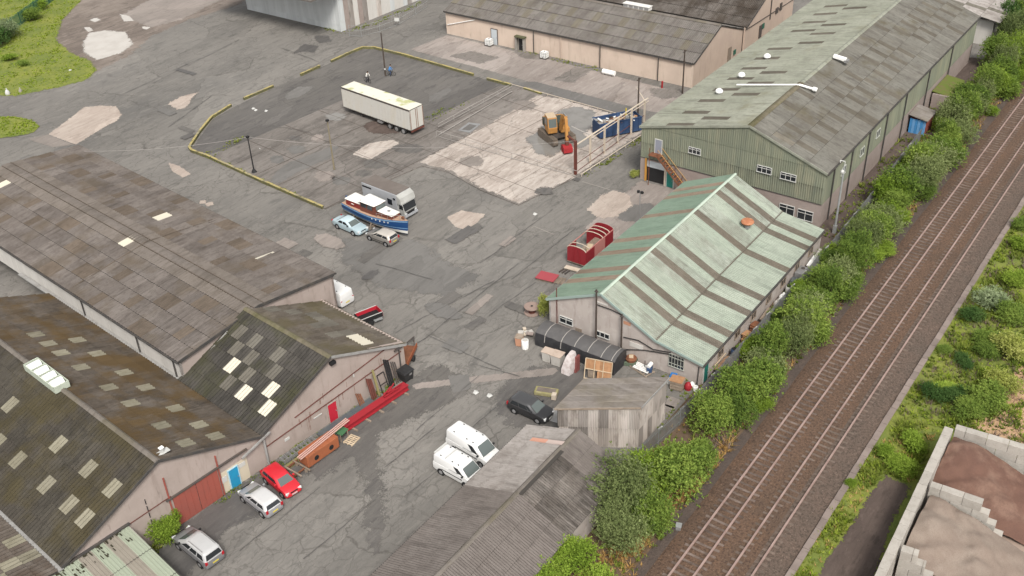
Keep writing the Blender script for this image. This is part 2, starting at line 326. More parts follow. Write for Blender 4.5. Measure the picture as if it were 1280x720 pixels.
mat('brick_pink', (0.285, 0.238, 0.215), rough=0.92, noise=[(0.6, (0.242, 0.194, 0.174), 0.8, 0.4, 0.65), (3, (0.190, 0.150, 0.135), 0.5, 0.55, 0.75)])
mat('clad_green', (0.178, 0.189, 0.137), rough=0.75, noise=[(1.1, (0.218, 0.217, 0.154), 0.9, 0.42, 0.6, 5, (1, 1, 0.06)), (2.5, (0.132, 0.145, 0.111), 0.8, 0.48, 0.66, 5, (1, 1, 0.1)), (0.3, (0.157, 0.174, 0.132), 0.6, 0.45, 0.65)], rand=0.07)
mat('clad_white', (0.50, 0.515, 0.515), rough=0.7, noise=[(0.8, (0.42, 0.435, 0.435), 0.8, 0.42, 0.6, 5, (1, 1, 0.1)), (2.0, (0.36, 0.33, 0.29), 0.4, 0.6, 0.72)], rand=0.05)
mat('clad_tin', (0.342, 0.305, 0.275), rough=0.6, metal=0.2, noise=[(0.6, (0.446, 0.408, 0.378), 0.8, 0.45, 0.6, 4, (1, 1, 0.2)), (1.4, (0.164, 0.141, 0.122), 0.75, 0.52, 0.68, 4, (1, 1, 0.3))], rand=0.42)
mat('gate_red', (0.28, 0.075, 0.055), rough=0.8, noise=[(0.7, (0.23, 0.075, 0.06), 0.8, 0.4, 0.7), (2.5, (0.17, 0.07, 0.055), 0.5, 0.55, 0.75, 4, VS)])
# roofs
RUNY = ('roof_c', 'roof_d', 'roof_e', 'roof_f')
def roofmat(name, base, dark, light, moss=None, mossamt=0.0, rand=0.1, mlo=0.5, rough=0.9):
    st = (1, 0.12, 0.12) if name[:6] in RUNY else (0.12, 1, 0.12)
    ns = [(0.18, light, 0.75, 0.42, 0.64, 5), (0.5, dark, 0.7, 0.5, 0.68, 6), (2.2, dark, 0.6, 0.5, 0.7, 5), (5.0, light, 0.35, 0.56, 0.75, 4), (2.6, tuple(x * 0.72 for x in dark), 0.6, 0.52, 0.70, 4, st), (4.0, tuple(x * 1.12 for x in light), 0.45, 0.54, 0.72, 3, st)]
    if moss: ns.append((0.28, moss, mossamt, mlo, mlo + 0.16, 7))
    return mat(name, base, rough=rough, noise=ns, rand=rand)
roofmat('roof_g', (0.115, 0.099, 0.089), (0.073, 0.061, 0.053), (0.146, 0.129, 0.118), (0.084, 0.066, 0.047), 0.7, 0.13)
roofmat('roof_g_brown', (0.096, 0.076, 0.059), (0.070, 0.055, 0.042), (0.121, 0.097, 0.077), rand=0.15)
roofmat('roof_g_ridge', (0.130, 0.112, 0.097), (0.097, 0.081, 0.067), (0.155, 0.135, 0.121), rand=0.08)
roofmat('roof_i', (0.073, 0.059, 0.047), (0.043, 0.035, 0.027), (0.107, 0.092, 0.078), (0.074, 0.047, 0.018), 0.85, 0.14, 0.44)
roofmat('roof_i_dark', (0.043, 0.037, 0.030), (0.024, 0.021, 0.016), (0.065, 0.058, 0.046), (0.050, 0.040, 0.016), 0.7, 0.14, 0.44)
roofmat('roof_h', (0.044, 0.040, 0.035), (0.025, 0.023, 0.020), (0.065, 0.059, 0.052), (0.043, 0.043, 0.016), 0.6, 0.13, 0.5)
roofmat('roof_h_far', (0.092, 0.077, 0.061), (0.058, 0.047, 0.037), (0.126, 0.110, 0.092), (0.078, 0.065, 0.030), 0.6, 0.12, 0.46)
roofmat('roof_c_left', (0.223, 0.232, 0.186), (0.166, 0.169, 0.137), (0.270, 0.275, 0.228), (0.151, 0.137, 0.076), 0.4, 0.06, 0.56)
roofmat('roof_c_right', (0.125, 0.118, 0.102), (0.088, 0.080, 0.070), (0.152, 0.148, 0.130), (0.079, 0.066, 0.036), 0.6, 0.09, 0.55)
roofmat('roof_c_light', (0.096, 0.086, 0.068), (0.073, 0.064, 0.052), (0.117, 0.105, 0.086), rand=0.1)
roofmat('roof_c_light2', (0.144, 0.130, 0.105), (0.115, 0.102, 0.083), (0.163, 0.148, 0.122), rand=0.08)
roofmat('roof_b', (0.137, 0.124, 0.113), (0.092, 0.081, 0.072), (0.167, 0.154, 0.142), (0.089, 0.078, 0.056), 0.5, 0.1, 0.54)
roofmat('roof_b_light', (0.130, 0.115, 0.089), (0.104, 0.090, 0.067), (0.148, 0.133, 0.107), rand=0.08)
roofmat('roof_b_dark', (0.085, 0.073, 0.062), (0.046, 0.037, 0.030), (0.130, 0.117, 0.107), (0.037, 0.027, 0.019), 0.8, 0.12, 0.46)
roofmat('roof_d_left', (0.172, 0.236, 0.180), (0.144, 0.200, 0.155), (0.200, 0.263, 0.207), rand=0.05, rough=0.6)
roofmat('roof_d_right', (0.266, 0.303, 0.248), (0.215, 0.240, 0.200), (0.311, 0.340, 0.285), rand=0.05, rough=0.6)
roofmat('roof_d_weathered', (0.248, 0.277, 0.229), (0.167, 0.174, 0.144), (0.318, 0.340, 0.296), (0.155, 0.148, 0.122), 0.5, 0.05, 0.5, rough=0.6)
roofmat('roof_d_strip', (0.122, 0.105, 0.083), (0.095, 0.081, 0.064), (0.148, 0.130, 0.107), rand=0.08)
roofmat('roof_d_strip_pale', (0.215, 0.165, 0.125), (0.17, 0.13, 0.10), (0.25, 0.20, 0.155), rand=0.08)
roofmat('roof_e', (0.200, 0.178, 0.161), (0.144, 0.125, 0.106), (0.239, 0.217, 0.201), (0.150, 0.130, 0.091), 0.6, 0.10)
roofmat('roof_f', (0.142, 0.124, 0.113), (0.103, 0.088, 0.080), (0.170, 0.151, 0.139), rand=0.05)
roofmat('roof_f_worn', (0.263, 0.241, 0.224), (0.157, 0.136, 0.121), (0.319, 0.297, 0.280), rand=0.06)
roofmat('roof_f_tin', (0.085, 0.073, 0.064), (0.035, 0.030, 0.026), (0.19, 0.172, 0.158), (0.038, 0.032, 0.028), 0.7, 0.25, 0.48)
roofmat('roof_j', (0.092, 0.076, 0.063), (0.053, 0.043, 0.034), (0.133, 0.115, 0.100), (0.059, 0.038, 0.025), 0.8, 0.12, 0.46)
roofmat('rooflight_pale', (0.181, 0.167, 0.122), (0.141, 0.127, 0.090), (0.211, 0.196, 0.152), rand=0.14)
roofmat('rooflight_grey', (0.115, 0.105, 0.087), (0.089, 0.080, 0.065), (0.133, 0.124, 0.105), rand=0.12)
mat('rooflight_white', (0.480, 0.448, 0.368), rough=0.5, noise=[(1.5, (0.512, 0.472, 0.376), 0.6, 0.45, 0.7)])
roofmat('ridge_moss', (0.115, 0.098, 0.062), (0.075, 0.066, 0.034), (0.155, 0.135, 0.10), (0.072, 0.072, 0.022), 0.6, 0.12, 0.48)
roofmat('ridge_grey', (0.141, 0.124, 0.107), (0.104, 0.089, 0.074), (0.170, 0.152, 0.137), (0.092, 0.080, 0.041), 0.5, 0.08)
mat('ridge_green', (0.40, 0.47, 0.395), rough=0.6, noise=[(1, (0.33, 0.39, 0.33), 0.6, 0.45, 0.7)], rand=0.05)
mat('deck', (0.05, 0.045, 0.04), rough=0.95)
mat('gutter', (0.055, 0.052, 0.05), rough=0.7, noise=[(1.5, (0.10, 0.085, 0.07), 0.7, 0.45, 0.7)])
mat('gutter_grey', (0.28, 0.275, 0.265), rough=0.6, noise=[(1.5, (0.18, 0.17, 0.16), 0.7, 0.45, 0.7)])
# general
mat('white_paint', (0.78, 0.78, 0.76), rough=0.4, noise=[(2, (0.68, 0.67, 0.64), 0.4, 0.5, 0.7)])
mat('frame_white', (0.46, 0.46, 0.44), rough=0.5)
mat('glass', (0.02, 0.023, 0.026), rough=0.12, spec=0.6)
mat('windscreen', (0.10, 0.118, 0.115), rough=0.15, spec=0.6)
mat('black', (0.016, 0.016, 0.017), rough=0.6)
mat('black_plastic', (0.022, 0.022, 0.023), rough=0.45, noise=[(3, (0.05, 0.048, 0.046), 0.5, 0.5, 0.7)])
mat('tyre', (0.02, 0.02, 0.02), rough=0.9)
mat('rim', (0.42, 0.42, 0.43), rough=0.35, metal=0.6)
mat('steel', (0.33, 0.33, 0.33), rough=0.5, metal=0.5, noise=[(2, (0.24, 0.22, 0.2), 0.6, 0.45, 0.7)])
mat('steel_dark', (0.07, 0.062, 0.058), rough=0.7, noise=[(2, (0.11, 0.075, 0.055), 0.6, 0.45, 0.7)])
mat('rust', (0.17, 0.068, 0.035), rough=0.9, noise=[(2, (0.10, 0.045, 0.028), 0.8, 0.4, 0.7), (0.8, (0.24, 0.11, 0.055), 0.6, 0.5, 0.7)])
mat('rust_dark', (0.12, 0.038, 0.028), rough=0.85, noise=[(2, (0.075, 0.03, 0.022), 0.8, 0.4, 0.7)])
mat('wood', (0.36, 0.20, 0.105), rough=0.85, noise=[(3, (0.27, 0.145, 0.075), 0.8, 0.4, 0.7)], rand=0.18)
mat('wood_grey', (0.26, 0.21, 0.165), rough=0.9, noise=[(3, (0.18, 0.14, 0.105), 0.8, 0.4, 0.7)], rand=0.18)
mat('wood_pale', (0.50, 0.40, 0.28), rough=0.85, noise=[(2, (0.42, 0.32, 0.22), 0.7, 0.4, 0.7)], rand=0.12)
mat('pole_wood', (0.055, 0.042, 0.035), rough=0.9, noise=[(2, (0.09, 0.07, 0.055), 0.7, 0.45, 0.7)])
mat('pole_pale', (0.21, 0.18, 0.12), rough=0.9, noise=[(2, (0.15, 0.13, 0.09), 0.7, 0.45, 0.7)])
mat('cream_paint', (0.480, 0.416, 0.336), rough=0.7, noise=[(2, (0.384, 0.304, 0.240), 0.7, 0.5, 0.7)])
mat('cable', (0.30, 0.28, 0.26), rough=0.7)
mat('cable_dark', (0.03, 0.028, 0.027), rough=0.7)
mat('bark', (0.09, 0.07, 0.052), rough=0.95, noise=[(3, (0.05, 0.04, 0.03), 0.8, 0.4, 0.7)])
mat('galv', (0.36, 0.37, 0.37), rough=0.5, metal=0.4, noise=[(2, (0.27, 0.275, 0.27), 0.6, 0.45, 0.7)])
mat('fence_green', (0.03, 0.11, 0.075), rough=0.6)
# ------------------------------------------------------------------ ground, roads, yard surfaces
def struct(o): return tag(o, kind='structure')
struct(sheet('ground', [(-300, -600), (1600, -600), (1600, 1200), (-300, 1200)], 0.0, 'asphalt'))
PZ = [0]
def patch(name, px, z, m, jit=0.25, sub=0.8): PZ[0] += 1; return struct(blot(name, pxs(*px), z + 0.0007 * PZ[0], m, max(0.15, min(1.0, jit * 1.6))))
# turning area, verges and the dirt lot in the far corner
patch('dirt_lot', [(60, 45), (95, 5), (110, -20), (330, -20), (300, 5), (235, 25), (190, 45), (160, 70), (120, 90), (85, 80)], 0.004, 'dirt', 0.5, 2)
patch('pale_hardstanding', [(150, 20), (200, -8), (300, -12), (225, 25), (190, 34)], 0.008, 'patch_mid', 0.4, 1.5)
patch('pond', [(104, 52), (112, 41), (130, 38), (158, 40), (160, 46), (166, 55), (152, 66), (138, 70), (122, 75), (106, 66)], 0.012, 'pond_water', 0.35, 1.0)
for p in ([(112, 25), (120, 22), (126, 25), (118, 28)], [(150, 18), (162, 20), (167, 26), (155, 27)], [(104, 34), (112, 34), (117, 38), (110, 40)], [(178, 33), (188, 34), (184, 37), (178, 36)]):
    patch('puddle', p, 0.012, 'pond_water', 0.15, 0.5)
patch('grass_verge', [(-30, 119), (20, 120), (75, 109), (108, 100), (121, 88), (113, 76), (88, 66), (70, 50), (78, 25), (100, 2), (120, -25), (-30, -25)], 0.02, 'turf', 0.3, 1)
patch('grass_island', [(-30, 146), (20, 146), (40, 150), (50, 158), (42, 166), (20, 171), (-30, 176)], 0.06, 'turf', 0.2, 0.8)
patch('pale_patch', [(60, 168), (85, 150), (105, 134), (128, 132), (145, 133), (152, 143), (146, 151), (125, 162), (95, 181)], 0.006, 'patch_pale', 0.15, 0.7)
patch('grey_patch', [(34, 174), (60, 168), (92, 181), (66, 184)], 0.006, 'patch_mid', 0.1, 0.8)
patch('pale_patch', [(210, 130), (225, 121), (249, 115), (240, 122), (234, 134), (222, 137)], 0.006, 'patch_pale', 0.2, 0.6)
for p in ([(210, 203), (225, 208), (239, 218), (228, 222), (215, 214)], [(249, 251), (257, 250), (258, 254), (250, 255)], [(257, 254), (265, 252), (268, 256), (259, 258)], [(558, 272), (577, 263), (607, 268), (586, 289), (570, 284)]):
    patch('pale_patch', p, 0.006, 'patch_pale', 0.1, 0.6)
# fenced yard: dark tarmac strip inside the yellow kerb, old slab, pale slab with the excavator
patch('sunken_tarmac', [(240, 186), (266, 149), (292, 134), (342, 110), (400, 85), (415, 78), (452, 62), (470, 61), (592, 95), (640, 109), (590, 128), (520, 170), (470, 140), (425, 128), (340, 165), (262, 193)], 0.004, 'asphalt_dark', 0.1, 2)
YS = struct(sheet('concrete_yard', pxs((262, 197), (345, 162), (426, 127), (470, 130), (535, 152), (590, 124), (626, 108), (662, 110), (700, 122), (770, 142), (818, 155), (812, 162), (722, 222), (648, 257), (600, 238), (560, 216), (527, 208), (407, 262)), 0.13, 'slab_old', 0.05, 2, thick=0.3))
def slab(px, m, z=0.136, nm='yard_slab', jit=0.04, sub=1.5): return blot(nm, pxs(*px), z, m, max(0.2, jit * 2), parent=YS)
slab([(523, 204), (560, 184), (600, 162), (640, 140), (672, 120), (700, 124), (770, 145), (812, 157), (808, 162), (722, 220), (648, 255), (602, 236), (562, 214)], 'slab_pale', jit=0.25, sub=1.2)
slab([(345, 216), (362, 204), (410, 186), (424, 183), (412, 199), (372, 217), (352, 229), (336, 232)], 'patch_grey', 0.142, 'yard_repair', 0.15, 0.8)
slab([(440, 194), (462, 180), (490, 176), (500, 180), (462, 201)], 'slab_pale', 0.142, 'yard_repair', 0.15, 0.8)
for c, rx, ry, mt in (((347, 201), 9, 5, 'patch_grey'), ((371, 188), 11, 5, 'patch_grey'), ((406, 221), 12, 7, 'patch_mid'), ((427, 227), 12, 6, 'patch_grey'), ((398, 174), 8, 5, 'patch_mid'), ((420, 147), 13, 5, 'puddle_water'), ((470, 206), 16, 6, 'asphalt_dark'), ((455, 218), 11, 4, 'asphalt_dark'), ((369, 174), 7, 3, 'asphalt_dark'), ((480, 160), 26, 9, 'soil_dark'), ((510, 187), 20, 6, 'asphalt_dark'), ((590, 203), 15, 7, 'patch_mid'), ((680, 240), 12, 5, 'asphalt_dark'), ((655, 133), 16, 6, 'patch_mid')):
    a = [(c[0] + rx * math.cos(t * 0.5236), c[1] + ry * math.sin(t * 0.5236)) for t in range(12)]
    slab(a, mt, 0.148, 'stain_patch', 0.25, 0.9)
slab([(658, 176), (678, 160), (700, 140), (718, 134), (745, 141), (742, 158), (728, 170), (745, 176), (728, 186), (708, 182), (690, 197), (672, 194)], 'puddle_water', 0.162, 'yard_puddle', 0.3, 0.8)
# joints cut in the slab
YP = [p for p in pxs((262, 197), (345, 162), (426, 127), (470, 130), (535, 152), (590, 124), (626, 108), (662, 110), (700, 122), (770, 142), (818, 155), (812, 162), (722, 222), (648, 257), (600, 238), (560, 216), (527, 208), (407, 262))]
def inpoly(p, poly):
    c = False; n = len(poly)
    for i in range(n):
        a, b = poly[i], poly[(i + 1) % n]
        if (a.y > p[1]) != (b.y > p[1]) and p[0] < (b.x - a.x) * (p[1] - a.y) / (b.y - a.y) + a.x: c = not c
    return c
mb = MB(); ja = math.radians(-5.25); jx = V((math.cos(ja), math.sin(ja), 0)); jy = V((-jx.y, jx.x, 0)); jo = g(407, 262)
for dr, ac in ((jx, jy), (jy, jx)):
    for k in range(-12, 16):
        o0 = jo + ac * (k * (4.6 if dr is jx else 6.1)); run = None; off = random.uniform(-0.05, 0.05)
        for q in range(-80, 81):
            p = o0 + dr * (q * 0.6) + ac * off; ins = inpoly(p, YP)
            if ins and run is None: run = p
            if (not ins or q == 80 or (random.random() < 0.02)) and run is not None:
                if (p - run).length > 1.5: mb.bar(V((run.x, run.y, 0.1555)), V((p.x, p.y, 0.1555)), random.uniform(0.03, 0.07), 0.006)
                run = p if ins else None; off = off if not ins else random.uniform(-0.05, 0.05)
mb.build('slab_joint', 'cess', YS)
# inspection pit cover and pit
o = MB().poly([g(*p, 0.155) for p in ((572, 163), (586, 153), (601, 155), (588, 166))], (0, 0, 0.02)).build('pit_cover', 'steel', YS)
MB().poly([g(*p, 0.178) for p in ((577, 162), (587, 155), (596, 157), (587, 163))], (0, 0, 0.01)).build('pit_panel', 'patch_grey', o)
# aprons and lanes
patch('beige_apron', [(513, 62), (558, 44), (640, 63), (760, 93), (860, 118), (850, 126), (822, 141), (760, 128), (690, 110), (610, 88), (545, 71)], 0.006, 'concrete_apron', 0.15, 2)
patch('side_lane', [(628, 104), (668, 102), (730, 118), (795, 135), (806, 141), (780, 147), (700, 126), (640, 111)], 0.006, 'patch_grey', 0.12, 1.5)
for p in ([(640, 62), (668, 58), (700, 72), (672, 75), (650, 72)], [(690, 100), (720, 84), (740, 88), (716, 104)], [(812, 110), (850, 113), (858, 120), (830, 124), (816, 120)], [(560, 70), (590, 64), (625, 72), (600, 80)]):
    patch('damp_patch', p, 0.010, 'slab_old', 0.3, 1)
for p in ([(394, 45), (410, 44), (414, 52), (400, 54), (394, 50)], [(365, 68), (380, 55), (398, 58), (392, 66), (378, 64)], [(356, 119), (372, 109), (392, 108), (384, 116), (372, 122), (358, 125)], [(536, 121), (560, 110), (566, 112), (548, 126), (536, 128)]):
    patch('damp_patch', p, 0.010, 'patch_grey' if p[0][0] in (356, 536) else 'asphalt_wet', 0.2, 0.7)
patch('loading_apron', [(800, 226), (842, 236), (850, 250), (800, 292), (770, 300), (730, 285), (760, 262)], 0.005, 'concrete_apron', 0.2, 1)
patch('rubble_patch', [(733, 262), (752, 244), (770, 238), (788, 244), (790, 258), (772, 270), (750, 274)], 0.010, 'patch_pale', 0.3, 0.7)
patch('grey_patch', [(770, 262), (792, 256), (812, 254), (822, 262), (800, 278), (775, 276)], 0.008, 'patch_grey', 0.25, 0.8)
patch('dark_damp', [(640, 470), (700, 450), (760, 470), (735, 500), (700, 540), (640, 535), (615, 500)], 0.005, 'asphalt_dark', 0.6, 1.2)
patch('dark_damp', [(470, 500), (520, 470), (545, 455), (580, 470), (585, 490), (560, 505), (500, 530), (470, 545), (478, 600), (482, 650), (470, 690), (455, 660), (462, 610), (440, 570), (400, 600), (380, 590), (420, 550)], 0.005, 'asphalt_dark', 0.5, 1.0)
patch('dark_damp', [(230, 655), (285, 618), (330, 590), (400, 545), (425, 555), (380, 592), (330, 640), (285, 660), (250, 700), (215, 740), (190, 700)], 0.009, 'asphalt_wet', 0.45, 1.0)
patch('concrete_strip', [(515, 480), (600, 470), (690, 460), (700, 463), (690, 469), (600, 478), (518, 487)], 0.007, 'patch_mid', 0.1, 1)
patch('grey_repair', [(560, 470), (585, 468), (590, 486), (566, 492)], 0.011, 'patch_grey', 0.1, 1)
patch('grey_repair', [(430, 300), (520, 300), (560, 330), (600, 345), (560, 370), (480, 360), (430, 330)], 0.004, 'patch_grey', 0.8, 1.2)
for k in range(70):                                       # repairs scattered over the roads
    rr = random.Random(k * 17 + 3); u = rr.uniform(200, 720); v = rr.uniform(90, 470)
    if (235 < u < 640 and 60 < v < 265) or (u < 330 and v > 180 + (u - 96) * 0.45 - 15) or u > 640 - max(0, v - 330) * 0 and v > 330 and u > 660: continue
    c = g(u, v); n = 4 if rr.random() < 0.7 else 7; rx, ry = rr.uniform(0.7, 3.2), rr.uniform(0.5, 1.2); a0 = rr.uniform(-0.12, 0.06) + (0 if rr.random() < 0.7 else 1.57)
    pts = [(c.x + rx * math.cos(t * 6.283 / n + 0.785) * math.cos(a0) - ry * math.sin(t * 6.283 / n + 0.785) * math.sin(a0), c.y + rx * math.cos(t * 6.283 / n + 0.785) * math.sin(a0) + ry * math.sin(t * 6.283 / n + 0.785) * math.cos(a0)) for t in range(n)]
    struct(blot('asphalt_repair', pts, 0.058 + 0.0006 * k, rr.choice(['patch_grey', 'asphalt_dark', 'patch_mid', 'asphalt_wet']), 0.12 if n == 4 else 0.3))
for a, b in (((200, 247), (254, 259)), ((664, 285), (668, 283)), ((668, 283), (692, 293)), ((728, 227), (762, 237))):
    mb = MB(); mb.bar(g(*a, 0.03), g(*b, 0.03), 0.12, 0.006); struct(mb.build('painted_line', 'concrete'))
for a, b in (((494, 417), (617, 351)), ((534, 422), (648, 330)), ((611, 395), (669, 353)), ((536, 420), (627, 463)), ((480, 585), (545, 536)), ((505, 622), (566, 575)), ((380, 700), (470, 625)), ((590, 455), (650, 472)), ((430, 480), (534, 422)), ((150, 120), (235, 80)), ((190, 105), (300, 50)), ((600, 330), (690, 262)), ((640, 350), (720, 285)), ((300, 690), (400, 610)), ((560, 560), (620, 510)), ((470, 330), (540, 350)), ((210, 160), (265, 120)), ((350, 60), (400, 78)), ((520, 540), (600, 470))):
    p, q = g(*a, 0.0), g(*b, 0.0); n = max(3, int((q - p).length / 0.7)); y = V((-(q - p).y, (q - p).x, 0)).normalized(); mb = MB(); w = 0.0; pts = []
    for k in range(n + 1): w = w * 0.8 + random.uniform(-0.07, 0.07); pts.append(p + (q - p) * (k / n) + y * w)
    for k, c in enumerate(pts): hw = random.uniform(0.015, 0.06); mb.v += [c + y * hw + V((0, 0, 0.107)), c - y * hw + V((0, 0, 0.107))]
    for k in range(n): mb.f.append([2 * k, 2 * k + 1, 2 * k + 3, 2 * k + 2])
    o = mb.build('paving_seam', 'asphalt_wet'); struct(o)
    if o.data.polygons[0].normal.z < 0: o.data.flip_normals()
# ------------------------------------------------------------------ yellow kerb pieces
def kerb(px, nm, lab):
    pts = [g(u, v) for u, v in px]; t = thing(nm, lab, 'kerb', pts[0], group='yellow kerbs round the yard')
    for a, b in zip(pts[:-1], pts[1:]):
        d = (b - a); n = max(1, round(d.length / 1.9))
        for k in range(n):
            p, q = a + d * (k / n), a + d * ((k + 0.985) / n); h = 0.36 + random.uniform(-0.015, 0.015)
            o = MB().bar(p + V((0, 0, h / 2)), q + V((0, 0, h / 2)), 0.30, h).build('kerb_stone', 'kerb_side', t)
            MB().bar(p + V((0, 0, h + 0.012)), q + V((0, 0, h + 0.012)), 0.31, 0.022).build('painted_top', 'kerb_yellow', o)
kerb([(289, 133), (265, 148), (250, 166), (237, 186), (240, 190), (260, 197), (330, 229), (404, 261)], 'yellow_kerb', 'long yellow kerb bending round the yard corner by the dark lamp pole')
kerb([(305, 125), (342, 109)], 'yellow_kerb', 'straight yellow kerb piece beside the pale litter on dark tarmac')
kerb([(376, 95), (400, 84)], 'yellow_kerb', 'shortest yellow kerb piece between two gaps')
kerb([(414, 78), (440, 66), (453, 61), (468, 61), (505, 70), (540, 80), (592, 95)], 'yellow_kerb', 'long yellow kerb curving behind the two cyclists')
kerb([(609, 100), (640, 108)], 'yellow_kerb', 'yellow kerb piece at the end of the pipe barrier')
kerb([(655, 112), (677, 119)], 'yellow_kerb', 'yellow kerb piece behind the orange excavator')
# ------------------------------------------------------------------ railway
def strip(name, y0, y1, z, m, x0=20, x1=420): return struct(sheet(name, [(x0, y0), (x1, y0), (x1, y1), (x0, y1)], z, m, 0.12, 3))
strip('track_verge', 24.0, 31.2, 0.006, 'earth'); strip('cess_path', 23.6, 25.2, 0.012, 'cess')
struct(blot('shed_side_soil', [(69, 31.2), (69, 29.4), (160, 29.6), (160, 33.0), (100.6, 33.0), (96.5, 31.2)], 0.02, 'soil_dark', 0.3, 0.8)); strip('track_verge', 2.0, 15.8, 0.006, 'turf')
def prof(name, pr, m):
    mb = MB(); n = len(pr)
    xs = [20 + i * 4.0 for i in range(101)]
    for x in xs:
        for y, z in pr: mb.v.append(V((x, y, z + random.uniform(-0.02, 0.02))))
    for i in range(100):
        for j in range(n - 1): mb.f.append([i * n + j, (i + 1) * n + j, (i + 1) * n + j + 1, i * n + j + 1])
    o = mb.build(name, m, smooth=2)
    if o.data.polygons[0].normal.z < 0: o.data.flip_normals()
    return struct(o)
prof('ballast_bed', [(24.3, 0.0), (23.6, 0.2), (20.6, 0.23), (20.2, 0.2), (18.2, 0.2)], 'ballast')
prof('ballast_shoulder', [(18.21, 0.2), (17.1, 0.2), (16.2, 0.05), (15.6, 0.02)], 'ballast_grey')
SX0, DSX = 40.0, 0.69
slm = {}
for yc, mt, dz, lab in ((21.94, 'sleeper', 0.0, 'railway track with clearly showing pale sleepers beside the tree line'), (18.48, 'sleeper_brown', -0.035, 'railway track with half buried brown sleepers beside the concrete trough')):
    t = thing('railway_track', lab, 'railway track', (SX0, yc, 0.2), group='parallel railway tracks')
    for y in (yc + 0.75, yc - 0.75):
        mb = MB(); mb.box((240, y, 0.40), (440, 0.09, 0.06)); mb.box((240, y, 0.34), (440, 0.03, 0.10)); mb.box((240, y, 0.29), (440, 0.15, 0.025))
        mb.build('rail', 'rail_steel', t)
    s0 = MB(); hz = 0.07
    s0.loft([[(x, -0.13, -hz), (x, 0.13, -hz), (x, 0.10, hz), (x, -0.10, hz)] if 0 else [(-0.13, x, -hz), (0.13, x, -hz), (0.10, x, h2), (-0.10, x, h2)] for x, h2 in ((-1.25, hz), (-0.45, hz), (-0.35, hz * 0.55), (0.35, hz * 0.55), (0.45, hz), (1.25, hz))])
    s0.v = [p + OFF[t.name] * 0 for p in s0.v]
    so_ = s0.build('sleeper', mt); me = so_.data; so_.parent = t
    for k in range(290):
        o = so_ if k == 0 else bpy.data.objects.new('sleeper', me)
        if k: COL.objects.link(o); o.parent = t
        o.location = (k * DSX + random.uniform(-0.03, 0.03), random.uniform(-0.02, 0.02), -0.008 + dz); o.rotation_euler = (random.uniform(-0.006, 0.006), 0, random.uniform(-0.02, 0.02))
# cable trough: lids laid end to end
t = thing('cable_trough', 'long concrete cable trough beside the railway track', 'cable trough', (40, 15.55, 0))
MB().box((260, 15.55, 0.06), (440, 0.44, 0.12)).build('trough_wall', 'concrete', t)
lm = MB().box((0, 0, 0), (1.16, 0.52, 0.06)).build('lid', 'trough_lid'); lm.parent = t
for k in range(120):
    o = lm if k == 0 else bpy.data.objects.new('lid', lm.data)
    if k: COL.objects.link(o); o.parent = t
    o.location = (k * 1.2 + 0.6, random.uniform(-0.02, 0.02), 0.152 + random.uniform(0, 0.02)); o.rotation_euler = (random.uniform(-0.02, 0.02), random.uniform(-0.01, 0.01), random.uniform(-0.02, 0.02))
# ------------------------------------------------------------------ aggregate bays
patch('soil_strip', [(1107, 594), (1138, 609), (1116, 650), (1096, 712), (1080, 760), (1010, 760), (1031, 703), (1052, 676), (1071, 645), (1085, 623)], 0.016, 'soil_dark', 0.2, 0.8)
struct(sheet('bay_floor', [(35, 10.4), (71, 10.4), (71, -30), (35, -30)], 0.012, 'sand_ground', 0.1, 3))
patch('sand_bank', [(1262, 470), (1240, 490), (1222, 520), (1212, 535), (1250, 552), (1320, 575), (1420, 560), (1400, 430), (1290, 450)], 0.02, 'sand_orange', 0.4, 1)
BH = 0.8
def block_wall(a, b, lab, rows, steps=0, nm='block_wall'):
    """interlocking concrete blocks, each one its own piece; steps: top rows end earlier"""
    a = V((a[0], a[1], 0)); b = V((b[0], b[1], 0)); d = b - a; L = d.length; x = d / L
    t = thing(nm, lab, 'block wall', a, group='concrete block walls of the bays')
    for r in range(rows):
        Lr = L - (0.62 * r if steps else 0); off = 0.8 if r % 2 else 0.0; s = 0.0; first = True
        while s < Lr - 0.05:
            e = min(Lr, s + (1.6 - (off if first else 0))); first = False
            p, q = a + x * (s + 0.012), a + x * (e - 0.012); zc = V((0, 0, BH * (r + 0.5)))
            o = MB().bar(p + zc, q + zc, 0.66 + random.uniform(-0.02, 0.02), BH - 0.02).build('block', 'block', t, bevel=0.02)
            s = e
block_wall((50.0, 9.55), (71.1, 10.35), 'long pale concrete block wall of the bays running beside the soil strip', 4)
block_wall((71.5, 9.95), (72.4, 0.5), 'concrete block end wall behind the dark brown sand heap', 4)
block_wall((64.0, 9.6), (64.35, 4.0), 'stepped concrete block divider between brown and pale heaps', 4, 1)
block_wall((56.6, 9.3), (56.95, 6.3), 'short stepped concrete block divider on the far side of the pale heap', 4, 1)
